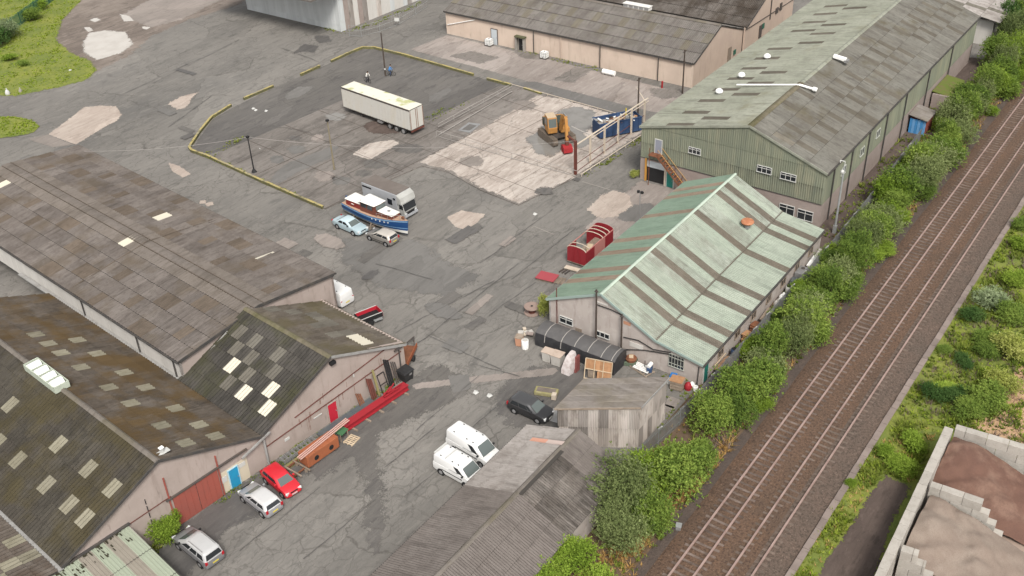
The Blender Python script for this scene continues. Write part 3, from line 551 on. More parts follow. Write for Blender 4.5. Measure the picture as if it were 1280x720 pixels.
def heap(name, lab, x0, x1, y0, y1, cones, m, res=0.22):
    mb = MB(); nx, ny = int((x1 - x0) / res), int((y1 - y0) / res); rnd = random.Random(len(lab))
    ph = [(rnd.uniform(0, 6), rnd.uniform(0.6, 3.6), rnd.uniform(0, 6)) for _ in range(8)]
    for i in range(nx + 1):
        for j in range(ny + 1):
            x, y = x0 + (x1 - x0) * i / nx, y0 + (y1 - y0) * j / ny
            w = sum(math.sin(x * f * 1.3 + p) * math.cos(y * f + q) for p, f, q in ph) * 0.07
            z = -0.05
            for cx, cy, h, s in cones: z = max(z, h - s * math.hypot(x - cx + w, y - cy - w) + w * 0.8)
            mb.v.append(V((x, y, z + rnd.uniform(-0.03, 0.03))))
    for i in range(nx):
        for j in range(ny): mb.f.append([i * (ny + 1) + j, (i + 1) * (ny + 1) + j, (i + 1) * (ny + 1) + j + 1, i * (ny + 1) + j + 1])
    o = mb.build(name, m, smooth=2)
    if o.data.polygons[0].normal.z < 0: o.data.flip_normals()
    return tag(o, lab, 'sand heap', 'heaps in the aggregate bays')
heap('sand_heap', 'dark reddish brown sand heap against the block end wall', 64.7, 71.1, 0.2, 9.85, [(69.6, 8.8, 3.2, 0.42), (69.2, 8.2, 2.9, 0.40), (68.0, 6.2, 2.1, 0.38), (67.0, 8.6, 2.0, 0.5), (69.5, 4.0, 1.3, 0.35)], 'sand_brown')
heap('sand_heap', 'pale gravel heap between the two stepped block dividers', 57.1, 63.6, 0.4, 9.35, [(60.8, 8.6, 3.0, 0.42), (62.9, 8.7, 2.9, 0.5), (62.9, 6.8, 2.4, 0.45), (61.5, 5.6, 2.2, 0.40), (59.6, 5.0, 1.9, 0.42)], 'sand_pale')
heap('sand_heap', 'low pale sand heap in the bay cut off by the short divider', 49.5, 56.2, 2.0, 9.1, [(53.5, 8.0, 1.8, 0.45)], 'sand_pale')
# ------------------------------------------------------------------ building helpers
def pj(p):
    d = V(p) - V((0, 0, HC)); c = [sum(RM[r][i] * d[r] for r in range(3)) for i in range(3)]
    return (c[0] / c[2] * FPX + 640, c[1] / c[2] * FPX + 360)
def corr(w, l, pitch, amp, shape='sin'):
    """corrugated sheet: x across, y down the slope"""
    mb = MB(); n = max(2, round(w / pitch)); xs = []
    for i in range(n):
        for f, a in (((0.0, -1), (0.5, 1)) if shape == 'sin' else ((0.0, -1), (0.55, -1), (0.68, 1), (0.87, 1))): xs.append(((i + f) / n * w, a * amp))
    xs.append((w, -amp))
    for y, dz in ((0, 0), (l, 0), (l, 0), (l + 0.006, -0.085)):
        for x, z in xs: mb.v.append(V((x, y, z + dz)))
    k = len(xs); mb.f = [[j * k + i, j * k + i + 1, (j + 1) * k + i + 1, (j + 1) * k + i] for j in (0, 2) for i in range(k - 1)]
    return mb
CM = {}
def corr_mesh(w, l, pitch, amp, shape, m):
    key = (round(w, 3), round(l, 3), pitch, amp, shape, m)
    if key not in CM:
        mb = corr(w, l, pitch, amp, shape); me = bpy.data.meshes.new('sheet'); me.from_pydata(mb.v, [], mb.f); me.update()
        if me.polygons[0].normal.z < 0: me.flip_normals()
        me.materials.append(MATS[m]); me.materials.append(MATS['deck']); me.polygons.foreach_set('material_index', [0 if q < len(me.polygons) // 2 else 1 for q in range(len(me.polygons))]); CM[key] = me  # dark lower lip: lap shadow and sheet-end dirt put into the colour
    return CM[key]
def roof_slope(t, R0, R1, E0, E1, cw, rows, pick, pitch=0.19, amp=0.03, shape='sin', budget=300, name='roof_sheet', lap=0.12, over=0.0, rough=1.0, deck=True):
    R0, R1, E0, E1 = V(R0), V(R1), V(E0), V(E1)
    el = R1 - R0; L = el.length; el = el / L; es = E0 - R0; S = es.length; es = es / S
    if el.cross(es).z < 0: R0, R1, E0, E1 = R1, R0, E1, E0; el = -el
    n = el.cross(es).normalized()
    dk = MB().poly([p - n * 0.09 for p in (R0, R1, E1, E0)], -n * 0.08).build('roof', 'deck', t) if deck else t
    off = OFF[dk.name]; cols = max(1, round(L / cw)); w = L / cols; l = (S + over) / rows; items = []
    for i in range(cols):
        for j in range(rows):
            p = R0 + el * (w * i) + es * (l * j)
            items.append(((p + el * w / 2 + es * l / 2 - V((0, 0, HC))).length, i, j, p))
    items.sort(); rest = {}
    for q, (dd, i, j, p) in enumerate(items):
        c = p + el * w / 2 + es * l / 2; m = pick(i if True else 0, j, c, pj(c))
        tl = 0.065 / l + random.uniform(-0.003, 0.003) * rough; sk = random.uniform(-0.004, 0.004) * rough
        y2 = (es + n * tl + el * sk).normalized(); x2 = (el - y2 * el.dot(y2)).normalized(); n2 = x2.cross(y2)
        pos = p - es * (lap if j else 0) + n * (random.uniform(0, 0.006) - (0.0 if j else 0.0))
        M = Matrix((x2, y2, n2)).transposed().to_4x4(); M.translation = pos - off
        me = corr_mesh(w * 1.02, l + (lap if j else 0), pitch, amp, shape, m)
        if q < budget:
            o = bpy.data.objects.new(name, me); COL.objects.link(o); o.parent = dk; o.matrix_local = M
        else: rest.setdefault(m, []).append((M, me))
    for m, lst in rest.items():
        mb = MB()
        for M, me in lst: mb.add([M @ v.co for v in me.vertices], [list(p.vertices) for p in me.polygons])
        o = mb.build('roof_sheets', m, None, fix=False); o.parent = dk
        o['kind'] = 'stuff'
    return dk
def ridge(t, a, b, m, w=0.42, seg=1.8, h=0.10, drop=0.16):
    a, b = V(a), V(b); d = b - a; n = max(1, round(d.length / seg)); x = d.normalized(); y = V((-x.y, x.x, 0))
    for k in range(n):
        p, q = a + d * (k / n), a + d * ((k + 1.03) / n); z = V((0, 0, h + random.uniform(-0.01, 0.012)))
        r = lambda c: [c + z - y * w - V((0, 0, drop)), c + z - y * w * 0.3, c + z + y * w * 0.3, c + z + y * w - V((0, 0, drop)), c - y * 0.1 - V((0, 0, 0.1))]
        MB().loft([r(p), r(q)]).build('ridge_cap', m, t)
def wall(t, pts, inward, m, name='wall', th=0.25): return MB().poly(pts, V(inward).normalized() * th).build(name, m, t)
def clad(t, base0, base1, zb, ztop, m, cw=1.05, pitch=0.2, amp=0.025, out=None, name='cladding_sheet', rows=(None,), budget=300, shape='sin'):
    """upright corrugated sheets from base0 to base1; zb: level of the foot, ztop(s): level of the head at distance s"""
    a, b = V(base0), V(base1); d = V((b.x - a.x, b.y - a.y, 0)); L = d.length; x = d / L; n = V(out).normalized(); cols = max(1, round(L / cw)); w = L / cols
    for i in range(cols):
        s0, s1 = i * w, (i + 1) * w * 1.0; lv = [zb] + [r for r in rows if r] + [None]
        for k in range(len(lv) - 1):
            lo, hi = lv[k], lv[k + 1]; tm = ztop((s0 + s1) / 2)
            if lo >= max(ztop(s0), ztop(s1)) - 0.05: continue
            mb = MB(); nn = max(2, round(w / pitch)); pts = []
            for q in range(nn * 2 + 1):
                s = s0 + (s1 - s0 + 0.02) * q / (nn * 2); zt = ztop(s); zz = zt if hi is None else min(hi + 0.08, zt)
                pts.append((s, lo, max(zz, lo + 0.01), amp * (1 if q % 2 else -1) + 0.03 * k + random.uniform(0, 0.004)))
            for s, z0, z1, o_ in pts: mb.v += [V((a.x, a.y, 0)) + x * s + n * (o_ + 0.03) + V((0, 0, z0)), V((a.x, a.y, 0)) + x * s + n * (o_ + 0.012) + V((0, 0, z1))]
            for q in range(len(pts) - 1): mb.f.append([2 * q, 2 * q + 2, 2 * q + 3, 2 * q + 1])
            mm = m(i, k) if callable(m) else m
            mb.build(name, mm, t)
def window(t, c, x, n, w, h, mull=2, name='window', fm='frame_white', gm='glass', fr=0.055, trans=False):
    """c centre on the wall face, x along the wall, n outward"""
    c, x, n = V(c), V(x).normalized(), V(n).normalized(); z = V((0, 0, 1)); M = Matrix((x, n, z)).transposed()
    f = MB(); f.box(c + n * 0.05 + z * (h / 2), (w, 0.1, fr), M=M); f.box(c + n * 0.05 - z * (h / 2), (w + 0.1, 0.16, fr), M=M)
    for k in range(mull + 1): f.box(c + n * 0.05 + x * (-w / 2 + w * k / mull), (fr, 0.1, h), M=M)
    if trans: f.box(c + n * 0.055 + z * (h * 0.2), (w, 0.09, fr * 0.8), M=M)
    o = f.build(name, fm, t)
    for k in range(mull): MB().box(c + n * 0.03 + x * (-w / 2 + w * (k + 0.5) / mull), (w / mull - fr, 0.03, h - fr), M=M).build('pane', gm, o)
    return o
def door(t, c, x, n, w, h, m, name='door', frame='frame_white', th=0.08):
    c, x, n = V(c), V(x).normalized(), V(n).normalized(); z = V((0, 0, 1)); M = Matrix((x, n, z)).transposed()
    o = MB().box(c + n * 0.04 + z * (h / 2), (w, th, h), M=M).build(name, m, t)
    f = MB()
    for s in (-1, 1): f.box(c + n * 0.05 + x * (s * (w / 2 + 0.04)) + z * (h / 2), (0.08, 0.1, h + 0.08), M=M)
    f.box(c + n * 0.05 + z * (h + 0.04), (w + 0.16, 0.1, 0.08), M=M); f.build('door_frame', frame, o)
    MB().box(c + n * 0.11 + x * (w * 0.38) + z * (h * 0.48), (0.05, 0.06, 0.14), M=M).build('handle', 'steel', o)
    return o
def near(px, lst, r=6):
    return any(math.hypot(px[0] - a, px[1] - b) < r for a, b in lst)
def nearest_pick(R0, R1, E0, cw, rows, targets):
    """which (col,row) of a slope lies closest to each given photo point"""
    R0, R1, E0 = V(R0), V(R1), V(E0); el = R1 - R0; L = el.length; el /= L; es = E0 - R0
    if el.cross(es).z < 0: el = -el; R0, E0 = R1, E0 + (R1 - R0)
    cols = max(1, round(L / cw)); w = L / cols; res = {}
    cs = {(i, j): pj(R0 + el * (w * (i + 0.5)) + es * ((j + 0.5) / rows)) for i in range(cols) for j in range(rows)}
    for tx, ty in targets:
        res[min(cs, key=lambda k: (cs[k][0] - tx) ** 2 + (cs[k][1] - ty) ** 2)] = 1
    return set(res)
def zo(ox, oy, s, lst): return [(ox + x / s, oy + y / s) for x, y in lst]
# local frame of the sheds on the left: wall line v = 0, u along the wall, v away from the yard
AL = math.radians(-5.25); OL = V((46.652, 55.556, 0)); UL = V((math.cos(AL), math.sin(AL), 0)); VL = V((-math.sin(AL), math.cos(AL), 0))
def lw(u, v, z=0.0): return OL + UL * u + VL * v + V((0, 0, z))
# ------------------------------------------------------------------ shed with dark roof and white rooflights (gable to the yard)
def pipe_on_wall(t, a, b, r, m, name='pipe'): return MB().tube(a, b, r, n=6).build(name, m, t)
t = thing('gable_shed', 'small pink rendered gabled shed with dark mossy roof and cream rooflights', 'shed', lw(1, 5, 0), group='sheds along the yard wall')
h0, h1, ha, he, hr = -7.0, 9.3, 1.0, 3.42, 6.72
wall(t, [lw(h0, 0, 0), lw(h1, 0, 0), lw(h1, 0, he - 0.1), lw(ha, 0, hr - 0.14), lw(h0, 0, he - 0.1)], VL, 'wall_pink')
wall(t, [lw(h1 - 0.25, 0.25, 0), lw(h1 - 0.25, 12, 0), lw(h1 - 0.25, 12, he - 0.1), lw(h1 - 0.25, 0.25, he - 0.1)], UL, 'wall_pink')
wl_ = zo(220, 330, 4, [(280, 483), (368, 627), (490, 613), (475, 690)]); gl_ = zo(220, 330, 4, [(305, 330), (292, 408), (258, 562), (410, 393), (397, 470), (380, 550), (520, 455), (505, 535)])
a0 = (lw(ha, -0.25, hr), lw(ha, 11.6, hr), lw(h0, -0.25, he), lw(h0, 11.6, he))
ws = nearest_pick(a0[0], a0[1], a0[2], 1.12, 6, wl_); gs = nearest_pick(a0[0], a0[1], a0[2], 1.12, 6, gl_)
roof_slope(t, *a0, 1.12, 6, lambda i, j, c, p: 'rooflight_white' if (i, j) in ws else 'rooflight_grey' if (i, j) in gs else 'roof_h', 0.34, 0.055)
a0 = (lw(ha, -0.25, hr), lw(ha, 11.3, hr), lw(h1 + 0.15, -0.25, he - 0.3), lw(h1 + 0.15, 11.3, he - 0.3))
ws2 = nearest_pick(a0[0], a0[1], a0[2], 1.12, 6, zo(220, 330, 4, [(875, 375), (960, 388)])); gs2 = nearest_pick(a0[0], a0[1], a0[2], 1.12, 6, zo(220, 330, 4, [(495, 235), (580, 248), (660, 258), (750, 272), (680, 298), (770, 315), (790, 360), (860, 330)]))
roof_slope(t, *a0, 1.12, 6, lambda i, j, c, p: 'rooflight_white' if (i, j) in ws2 else 'rooflight_grey' if (i, j) in gs2 else 'roof_h_far', 0.34, 0.055)
ridge(t, lw(ha, -0.25, hr), lw(ha, 11.5, hr), 'ridge_moss', w=0.28, h=0.1, drop=0.14)
for s, e, z1 in ((ha, h0, he), (ha, h1 + 0.15, he - 0.3)):
    MB().bar(lw(s, -0.27, hr - 0.04), lw(e, -0.27, z1 - 0.04), 0.06, 0.24).build('verge_board', 'gutter' if s > e else 'gutter_grey', t)
for z0, z1, m_ in ((3.6, 4.75, 'rust_dark'), (2.6, 3.55, 'rust_dark')): pass
for a, b in (((-3.5, 2.9), (7.5, 3.9)), ((-6.8, 1.9), (8.9, 2.55))): pipe_on_wall(t, lw(a[0], -0.06, a[1]), lw(b[0], -0.06, b[1]), 0.045, 'rust_dark', 'conduit')
pipe_on_wall(t, lw(8.6, -0.12, 0), lw(8.6, -0.12, 3.0), 0.07, 'gutter', 'downpipe')
MB().box(lw(8.7, -0.18, 3.12), (1.4, 0.14, 0.14), AL).build('gutter', 'steel_dark', t)
door(t, lw(0.4, -0.0, 0), UL, -VL, 0.92, 1.95, mat('red_door', (0.42, 0.022, 0.04), rough=0.5), frame='wall_pink')
MB().box(lw(1.1, -0.2, 6.0), (0.55, 0.3, 0.28), AL).build('floodlight', 'black', t)
for u, z, w_, h_ in ((-1.2, 1.55, 0.9, 0.08), (-4.6, 1.3, 0.5, 0.25), (3.2, 3.3, 0.12, 0.4)): MB().box(lw(u, -0.04, z), (w_, 0.06, h_), AL).build('wall_bracket', 'frame_white', t)
rr = random.Random(4)
for k in range(14):
    u = rr.uniform(-6.5, 8.5); z = rr.choice([rr.uniform(2.0, 2.6), rr.uniform(2.9, 3.8)]); hh = rr.uniform(0.5, 1.5)
    MB().box(lw(u, -0.004, z - hh / 2), (rr.uniform(0.05, 0.16), 0.006, hh), AL).build('rust_stain', mat('stain', (0.19, 0.125, 0.10), rough=0.95, noise=[(3, (0.30, 0.23, 0.2), 0.8, 0.4, 0.6)]), t)
# ------------------------------------------------------------------ big brown mossy shed
t = thing('gable_shed', 'wide pink gabled shed with brown mossy roof, red sliding gates and blue door', 'shed', lw(-16, 10, 0), group='sheds along the yard wall')
i0, i1, ia, ie, ir = -24.8, -7.0, -15.9, 3.35, 7.12
wall(t, [lw(i0, 0, 0), lw(i1, 0, 0), lw(i1, 0, ie - 0.1), lw(ia, 0, ir - 0.14), lw(i0, 0, ie - 0.1)], VL, 'wall_pink')
LB = 34.0
IL = [(65, 429), (45, 417), (94, 422), (72, 437.5), (121, 442), (102.5, 458), (152.5, 463), (132.5, 480), (185, 485), (166, 503), (217.5, 508), (200, 528), (252.5, 532), (235, 553), (270, 545)]
a0 = (lw(ia, -0.25, ir), lw(ia, LB, ir), lw(i1, -0.25, ie), lw(i1, LB, ie)); sp = nearest_pick(a0[0], a0[1], a0[2], 1.1, 7, IL)
roof_slope(t, *a0, 1.1, 7, lambda i, j, c, p: 'rooflight_pale' if (i, j) in sp else 'roof_i', 0.34, 0.055, budget=150)
IL2 = zo(0, 540, 3.2, [(75, 115), (230, 55), (180, 205), (340, 145), (290, 297), (450, 235), (345, 350)]) + zo(0, 400, 4, [(40, 430), (95, 690), (0, 585)])
a0 = (lw(ia, -0.25, ir), lw(ia, LB, ir), lw(i0, -0.25, ie), lw(i0, LB, ie)); sp2 = nearest_pick(a0[0], a0[1], a0[2], 1.1, 7, IL2)
roof_slope(t, *a0, 1.1, 7, lambda i, j, c, p: 'rooflight_pale' if (i, j) in sp2 else 'roof_i_dark', 0.34, 0.055, budget=150)
ridge(t, lw(ia, -0.25, ir), lw(ia, LB, ir), 'ridge_grey', w=0.24, h=0.1, drop=0.12)
for e in (i0, i1): MB().bar(lw(ia, -0.27, ir - 0.04), lw(e, -0.27, ie - 0.04), 0.06, 0.22).build('verge_board', 'gutter', t)
MB().bar(lw(i1 + 0.1, -0.3, ie - 0.12), lw(i1 + 0.1, 40, ie - 0.05), 0.42, 0.10).build('valley_gutter', 'gutter_grey', t)
MB().bar(lw(i0 - 0.1, -0.3, ie - 0.12), lw(i0 - 0.1, 34, ie - 0.05), 0.42, 0.12).build('valley_gutter', 'gutter_grey', t)
for u0, u1 in ((-15.55, -13.5), (-13.46, -11.45)):
    o = MB().box(lw((u0 + u1) / 2, -0.07, 1.48), (u1 - u0 - 0.02, 0.08, 2.9), AL).build('gate_leaf', 'gate_red', t)
    for k in range(1, 4): MB().box(lw(u0 + (u1 - u0) * k / 4, -0.12, 1.48), (0.03, 0.02, 2.86), AL).build('batten', 'gate_red', o)
MB().box(lw(-12.3, -0.12, 3.02), (7.6, 0.16, 0.12), AL).build('gate_track', 'steel_dark', t)
MB().box(lw(-15.8, -0.06, 2.6), (0.10, 0.1, 5.2), AL).build('iron_post', 'gate_red', t)
MB().box(lw(-11.3, -0.06, 2.1), (0.10, 0.1, 4.2), AL).build('iron_post', 'gate_red', t)
pipe_on_wall(t, lw(-15.6, -0.05, 3.15), lw(-24.2, -0.05, 3.0), 0.035, 'rust_dark', 'conduit')
for k in range(6): MB().box(lw(-17.6, -0.03, 0.6 + k * 0.7), (0.05, 0.05, 0.5), AL).build('hinge_strip', 'black', t)
MB().box(lw(-9.9, -0.006, 1.1), (2.5, 0.012, 2.2), AL).build('painted_panel', mat('cream_panel', (0.50, 0.44, 0.34), rough=0.9), t)
door(t, lw(-10.1, 0, 0.02), UL, -VL, 0.86, 1.95, mat('blue_door', (0.02, 0.24, 0.42), rough=0.5, noise=[(2, (0.03, 0.19, 0.34), 0.6, 0.4, 0.7)]), frame=mat('blue_frame', (0.35, 0.52, 0.6)))
for u, z, w_, h_ in ((-11.0, 1.45, 0.5, 0.55), (-9.2, 1.75, 0.62, 0.4)): MB().box(lw(u, -0.05, z), (w_, 0.05, h_), AL).build('notice_board', 'frame_white', t)
pipe_on_wall(t, lw(-6.85, -0.16, 0), lw(-6.85, -0.16, 3.2), 0.11, 'gutter_grey', 'downpipe')
MB().bar(lw(-9.2, -0.3, 2.55), lw(-6.2, -0.3, 3.35), 0.16, 0.14).build('gutter', 'gutter_grey', t)
# ridge ventilator with four white fans
v = thing('ridge_ventilator', 'pale green ridge ventilator box with four white fans', 'ventilator', lw(-15.9, 13.4, ir), AL)
OFF[v.name] = V(lw(-15.9, 13.4, ir)); v.rotation_euler = (0, 0, 0)
mg = mat('vent_green', (0.42, 0.46, 0.38), rough=0.6, noise=[(2, (0.33, 0.36, 0.3), 0.6, 0.45, 0.7)])
for s in (-1, 1): MB().bar(lw(-15.9 + s * 0.62, 13.4, ir + 0.22), lw(-15.9 + s * 0.62, 18.4, ir + 0.22), 0.08, 0.6).build('side_panel', mg, v)
for e in (13.4, 18.4): MB().bar(lw(-16.55, e, ir + 0.22), lw(-15.25, e, ir + 0.22), 0.08, 0.6).build('end_panel', mg, v)
for k in range(4):
    c = lw(-16.0, 14.05 + k * 1.22, ir + 0.3); MB().tube(c - UL * 0.5, c + UL * 0.55, 0.42, n=14).build('fan_drum', 'white_paint', v, smooth=True)
    MB().bar(lw(-16.5, 14.66 + k * 1.22, ir + 0.35), lw(-15.3, 14.66 + k * 1.22, ir + 0.35), 0.06, 0.4).build('divider', mg, v)
v = thing('roof_bracket', 'small white bracket on a plate at the end of a mossy ridge', 'roof bracket', lw(-15.2, 0.5, ir - 0.2))
MB().box(lw(-15.0, 0.6, ir - 0.26), (1.1, 0.5, 0.06), AL).build('plate', 'frame_white', v); MB().box(lw(-15.0, 0.6, ir - 0.05), (0.2, 0.2, 0.5), AL).build('stub', 'frame_white', v); MB().box(lw(-15.0, 0.6, ir + 0.2), (0.36, 0.3, 0.08), AL).build('cap', 'white_paint', v)
# ------------------------------------------------------------------ next roof to the left, and the striped lean-to
t = thing('gable_shed', 'brown sheeted roof beyond the grey valley gutter', 'shed', lw(-30, 8, 0), group='sheds along the yard wall')
j0, j1 = -36.0, -25.1
wall(t, [lw(j0, 0, 0), lw(j1, 0, 0), lw(j1, 0, 3.2), lw(j0, 0, 5.6)], VL, 'wall_pink')
a0 = (lw(j0, -0.25, 5.8), lw(j0, 30, 5.8), lw(j1, -0.25, 3.3), lw(j1, 30, 3.3)); spj = nearest_pick(a0[0], a0[1], a0[2], 1.1, 8, [(6, 679), (30, 704), (2, 720)])
roof_slope(t, *a0, 1.1, 8, lambda i, j, c, p: 'rooflight_pale' if (i, j) in spj or (i + 2 * j) % 9 == 0 else 'roof_j', 0.34, 0.055, budget=230)
t = thing('lean_to', 'pale green and brown striped corrugated lean-to roof below the pink gable', 'lean-to', lw(-22, -3, 0))
a0 = (lw(-25.6, -0.02, 3.12), lw(-19.4, -0.02, 3.12), lw(-25.6, -9.0, 1.75), lw(-19.2, -9.0, 1.75))
mat('lean_pale', (0.28, 0.31, 0.24), rough=0.6, noise=[(1.0, (0.26, 0.29, 0.225), 0.6, 0.45, 0.7), (2.5, (0.30, 0.33, 0.26), 0.5, 0.58, 0.72)]); mat('lean_strip', (0.24, 0.215, 0.18), rough=0.7, noise=[(1.5, (0.19, 0.17, 0.14), 0.6, 0.45, 0.7)])
roof_slope(t, *a0, 1.04, 3, lambda i, j, c, p: 'lean_strip' if i in (1, 3) else 'lean_pale', 0.26, 0.035, shape='trap')
MB().box(lw(-22.5, -0.1, 3.22), (6.5, 0.2, 0.14), AL).build('flashing', 'gutter', t)
wall(t, [lw(-19.3, -0.1, 0), lw(-19.3, -8.8, 0), lw(-19.3, -8.8, 1.6), lw(-19.3, -0.1, 2.95)], -UL, 'wall_grey', th=0.12)
mc = MB(); rr = random.Random(9)
for k in range(70):
    u = rr.uniform(-25.4, -19.6); dv = rr.random() ** 2 * 1.3 + 0.1; z = 3.12 - (1.37 / 9.0) * dv + 0.05
    mc.box(lw(u, -dv, z), (rr.uniform(0.05, 0.13), rr.uniform(0.12, 0.5), 0.03), AL)
o = mc.build('moss_clumps', mat('moss_dark', (0.035, 0.032, 0.018), rough=0.95), t); o['kind'] = 'stuff'
# ------------------------------------------------------------------ large low pitched roof with white side wall
t = thing('warehouse', 'large warehouse with grey brown corrugated low roof and white side wall', 'warehouse', lw(2, 30, 0))
G0, G1, GA, V0, V1, ge, gr = -6.6, 11.05, 2.2, 11.35, 58.6, 5.45, 6.55
wall(t, [lw(G0, V0, 0), lw(G1, V0, 0), lw(G1, V0, ge - 0.15), lw(GA, V0, gr - 0.15), lw(G0, V0, ge - 0.15)], VL, 'wall_pink', 'gable_wall')
wall(t, [lw(G0, V1, 0), lw(G1, V1, 0), lw(G1, V1, ge - 0.15), lw(GA, V1, gr - 0.15), lw(G0, V1, ge - 0.15)], -VL, 'wall_pink', 'gable_wall')
wall(t, [lw(G1, V0, 0), lw(G1, V1, 0), lw(G1, V1, ge - 0.15), lw(G1, V0, ge - 0.15)], -UL, 'wall_pink', 'side_wall')
for k in range(16):
    a, b = V0 + (V1 - V0) * k / 16, V0 + (V1 - V0) * (k + 0.985) / 16
    wall(t, [lw(G0, a, 2.8), lw(G0, b, 2.8), lw(G0, b, ge - 0.12), lw(G0, a, ge - 0.12)], UL, 'wall_white', 'wall_panel', 0.2)
a0 = (lw(GA, V0 - 0.15, gr), lw(GA, V1 + 0.1, gr), lw(G0 - 0.2, V0 - 0.15, ge), lw(G0 - 0.2, V1 + 0.1, ge))
gw = nearest_pick(a0[0], a0[1], a0[2], 1.15, 5, [(172, 284), (7, 228)])
def gpick(i, j, c, p):
    if j == 0: return 'roof_g_ridge'
    return 'roof_g_brown' if (i * 3 + j * 5) % 7 in (0, 3) and random.random() < 0.6 else 'roof_g'
roof_slope(t, *a0, 1.15, 5, lambda i, j, c, p: 'rooflight_white' if (i, j) in gw else gpick(i, j, c, p), 0.42, 0.06, budget=150, rough=1.6)
a0 = (lw(GA, V0 - 0.15, gr), lw(GA, V1 + 0.1, gr), lw(G1 + 0.2, V0 - 0.15, ge), lw(G1 + 0.2, V1 + 0.1, ge))
gw2 = nearest_pick(a0[0], a0[1], a0[2], 1.15, 5, [(201, 272)])
roof_slope(t, *a0, 1.15, 5, lambda i, j, c, p: 'rooflight_white' if (i, j) in gw2 else gpick(i, j, c, p), 0.42, 0.06, budget=150, rough=1.6)
for s in (-0.55, 0.55): MB().bar(lw(GA + s, V0 - 0.15, gr + 0.0), lw(GA + s, V1, gr + 0.0), 0.06, 0.10).build('ridge_flashing', 'roof_g_brown', t)
ridge(t, lw(GA, V0 - 0.15, gr - 0.01), lw(GA, V1, gr - 0.01), 'roof_g_ridge', w=0.5, seg=2.0, h=0.06, drop=0.06)
MB().bar(lw(G0 - 0.25, V0 - 0.2, ge - 0.1), lw(G0 - 0.25, V1, ge - 0.1), 0.16, 0.12).build('gutter', 'gutter', t)
MB().bar(lw(G1 + 0.25, V0 - 0.2, ge - 0.1), lw(G1 + 0.25, V1, ge - 0.1), 0.16, 0.12).build('gutter', 'gutter', t)
for e, z1 in ((G0, ge), (G1, ge)): MB().bar(lw(GA, V0 - 0.2, gr - 0.08), lw(e, V0 - 0.2, z1 - 0.08), 0.06, 0.3).build('verge_board', 'gutter', t)
MB().bar(lw(GA, 29.5, gr + 0.06), lw(G0, 29.5, ge + 0.06), 0.10, 0.06).build('expansion_strip', 'roof_g_brown', t); MB().bar(lw(GA, 29.5, gr + 0.06), lw(G1, 29.5, ge + 0.06), 0.10, 0.06).build('expansion_strip', 'roof_g_brown', t)
MB().bar(lw(9.8, 18.8, 5.70), lw(7.6, 18.8, 5.98), 0.22, 0.04).build('pale_strip', 'rooflight_white', t)
for v_ in (12.2, 18.0, 27.5): pipe_on_wall(t, lw(G0 - 0.12, v_, 3.3), lw(G0 - 0.12, v_, ge - 0.1), 0.07, 'gutter', 'downpipe')
MB().bar(lw(-1.5, 11.1, 5.75), lw(-6.2, 11.1, 3.6), 0.14, 0.12).build('verge_gutter', 'gutter_grey', t)
# ------------------------------------------------------------------ tall green shed beside the railway
mat('bin_frame', (0.36, 0.37, 0.33), rough=0.7)
t = thing('tall_shed', 'tall green clad shed with lichen covered double pitched roof and outside stair', 'shed', (125, 44, 0))
X0, X1, YL, YR, YA, ce, cr = 100.6, 158.0, 55.4, 32.75, 41.85, 6.95, 10.3
BZ = 3.1
wall(t, [(X0, YR, 0), (X0, 52.0, 0), (X0, 52.0, BZ), (X0, YR, BZ)], (1, 0, 0), 'brick_pink', 'brick_wall', 0.3)
wall(t, [(X0, 54.6, 0), (X0, YL, 0), (X0, YL, BZ), (X0, 54.6, BZ)], (1, 0, 0), 'brick_pink', 'brick_wall', 0.3)
wall(t, [(X0, 52.0, 2.75), (X0, 54.6, 2.75), (X0, 54.6, BZ), (X0, 52.0, BZ)], (1, 0, 0), 'brick_pink', 'lintel', 0.3)
wall(t, [(X0 + 0.3, YR, 0), (X1, YR, 0), (X1, YR, BZ), (X0 + 0.3, YR, BZ)], (0, 1, 0), 'brick_pink', 'brick_wall', 0.3)
wall(t, [(X0 + 0.3, YL, 0), (X1, YL, 0), (X1, YL, ce - 0.2), (X0 + 0.3, YL, ce - 0.2)], (0, -1, 0), 'clad_green', 'side_wall', 0.3)
wall(t, [(X0, YR + 0.02, BZ + 0.02), (X0, YL - 0.02, BZ + 0.02), (X0, YL - 0.02, ce - 0.25), (X0, YA, cr - 0.25), (X0, YR + 0.02, ce - 0.25)], (1, 0, 0), 'deck', 'gable_core', 0.25)
wall(t, [(X1 - 0.25, YR, 0), (X1 - 0.25, YL, 0), (X1 - 0.25, YL, ce - 0.25), (X1 - 0.25, YA, cr - 0.25), (X1 - 0.25, YR, ce - 0.25)], (1, 0, 0), 'clad_green', 'gable_wall', 0.25)
wall(t, [(X0 + 0.3, YR + 0.05, BZ), (X1, YR + 0.05, BZ), (X1, YR + 0.05, ce - 0.25), (X0 + 0.3, YR + 0.05, ce - 0.25)], (0, 1, 0), 'deck', 'side_core', 0.2)
ztc = lambda s: (ce + (cr - ce) * (s / (YL - YA)) if s < YL - YA else cr - (cr - ce) * ((s - (YL - YA)) / (YA - YR))) - 0.12
clad(t, (X0, YL, 0), (X0, YR, 0), BZ - 0.12, ztc, 'clad_green', 1.03, 0.26, 0.025, out=(-1, 0, 0), rows=(5.0, 7.2))
clad(t, (X0, YR, 0), (X1, YR, 0), BZ - 0.12, lambda s: ce - 0.12, 'clad_green', 1.2, 0.3, 0.025, out=(0, -1, 0))
a0 = ((X0 - 0.2, YA, cr), (X1, YA, cr), (X0 - 0.2, YL + 0.2, ce), (X1, YL + 0.2, ce))
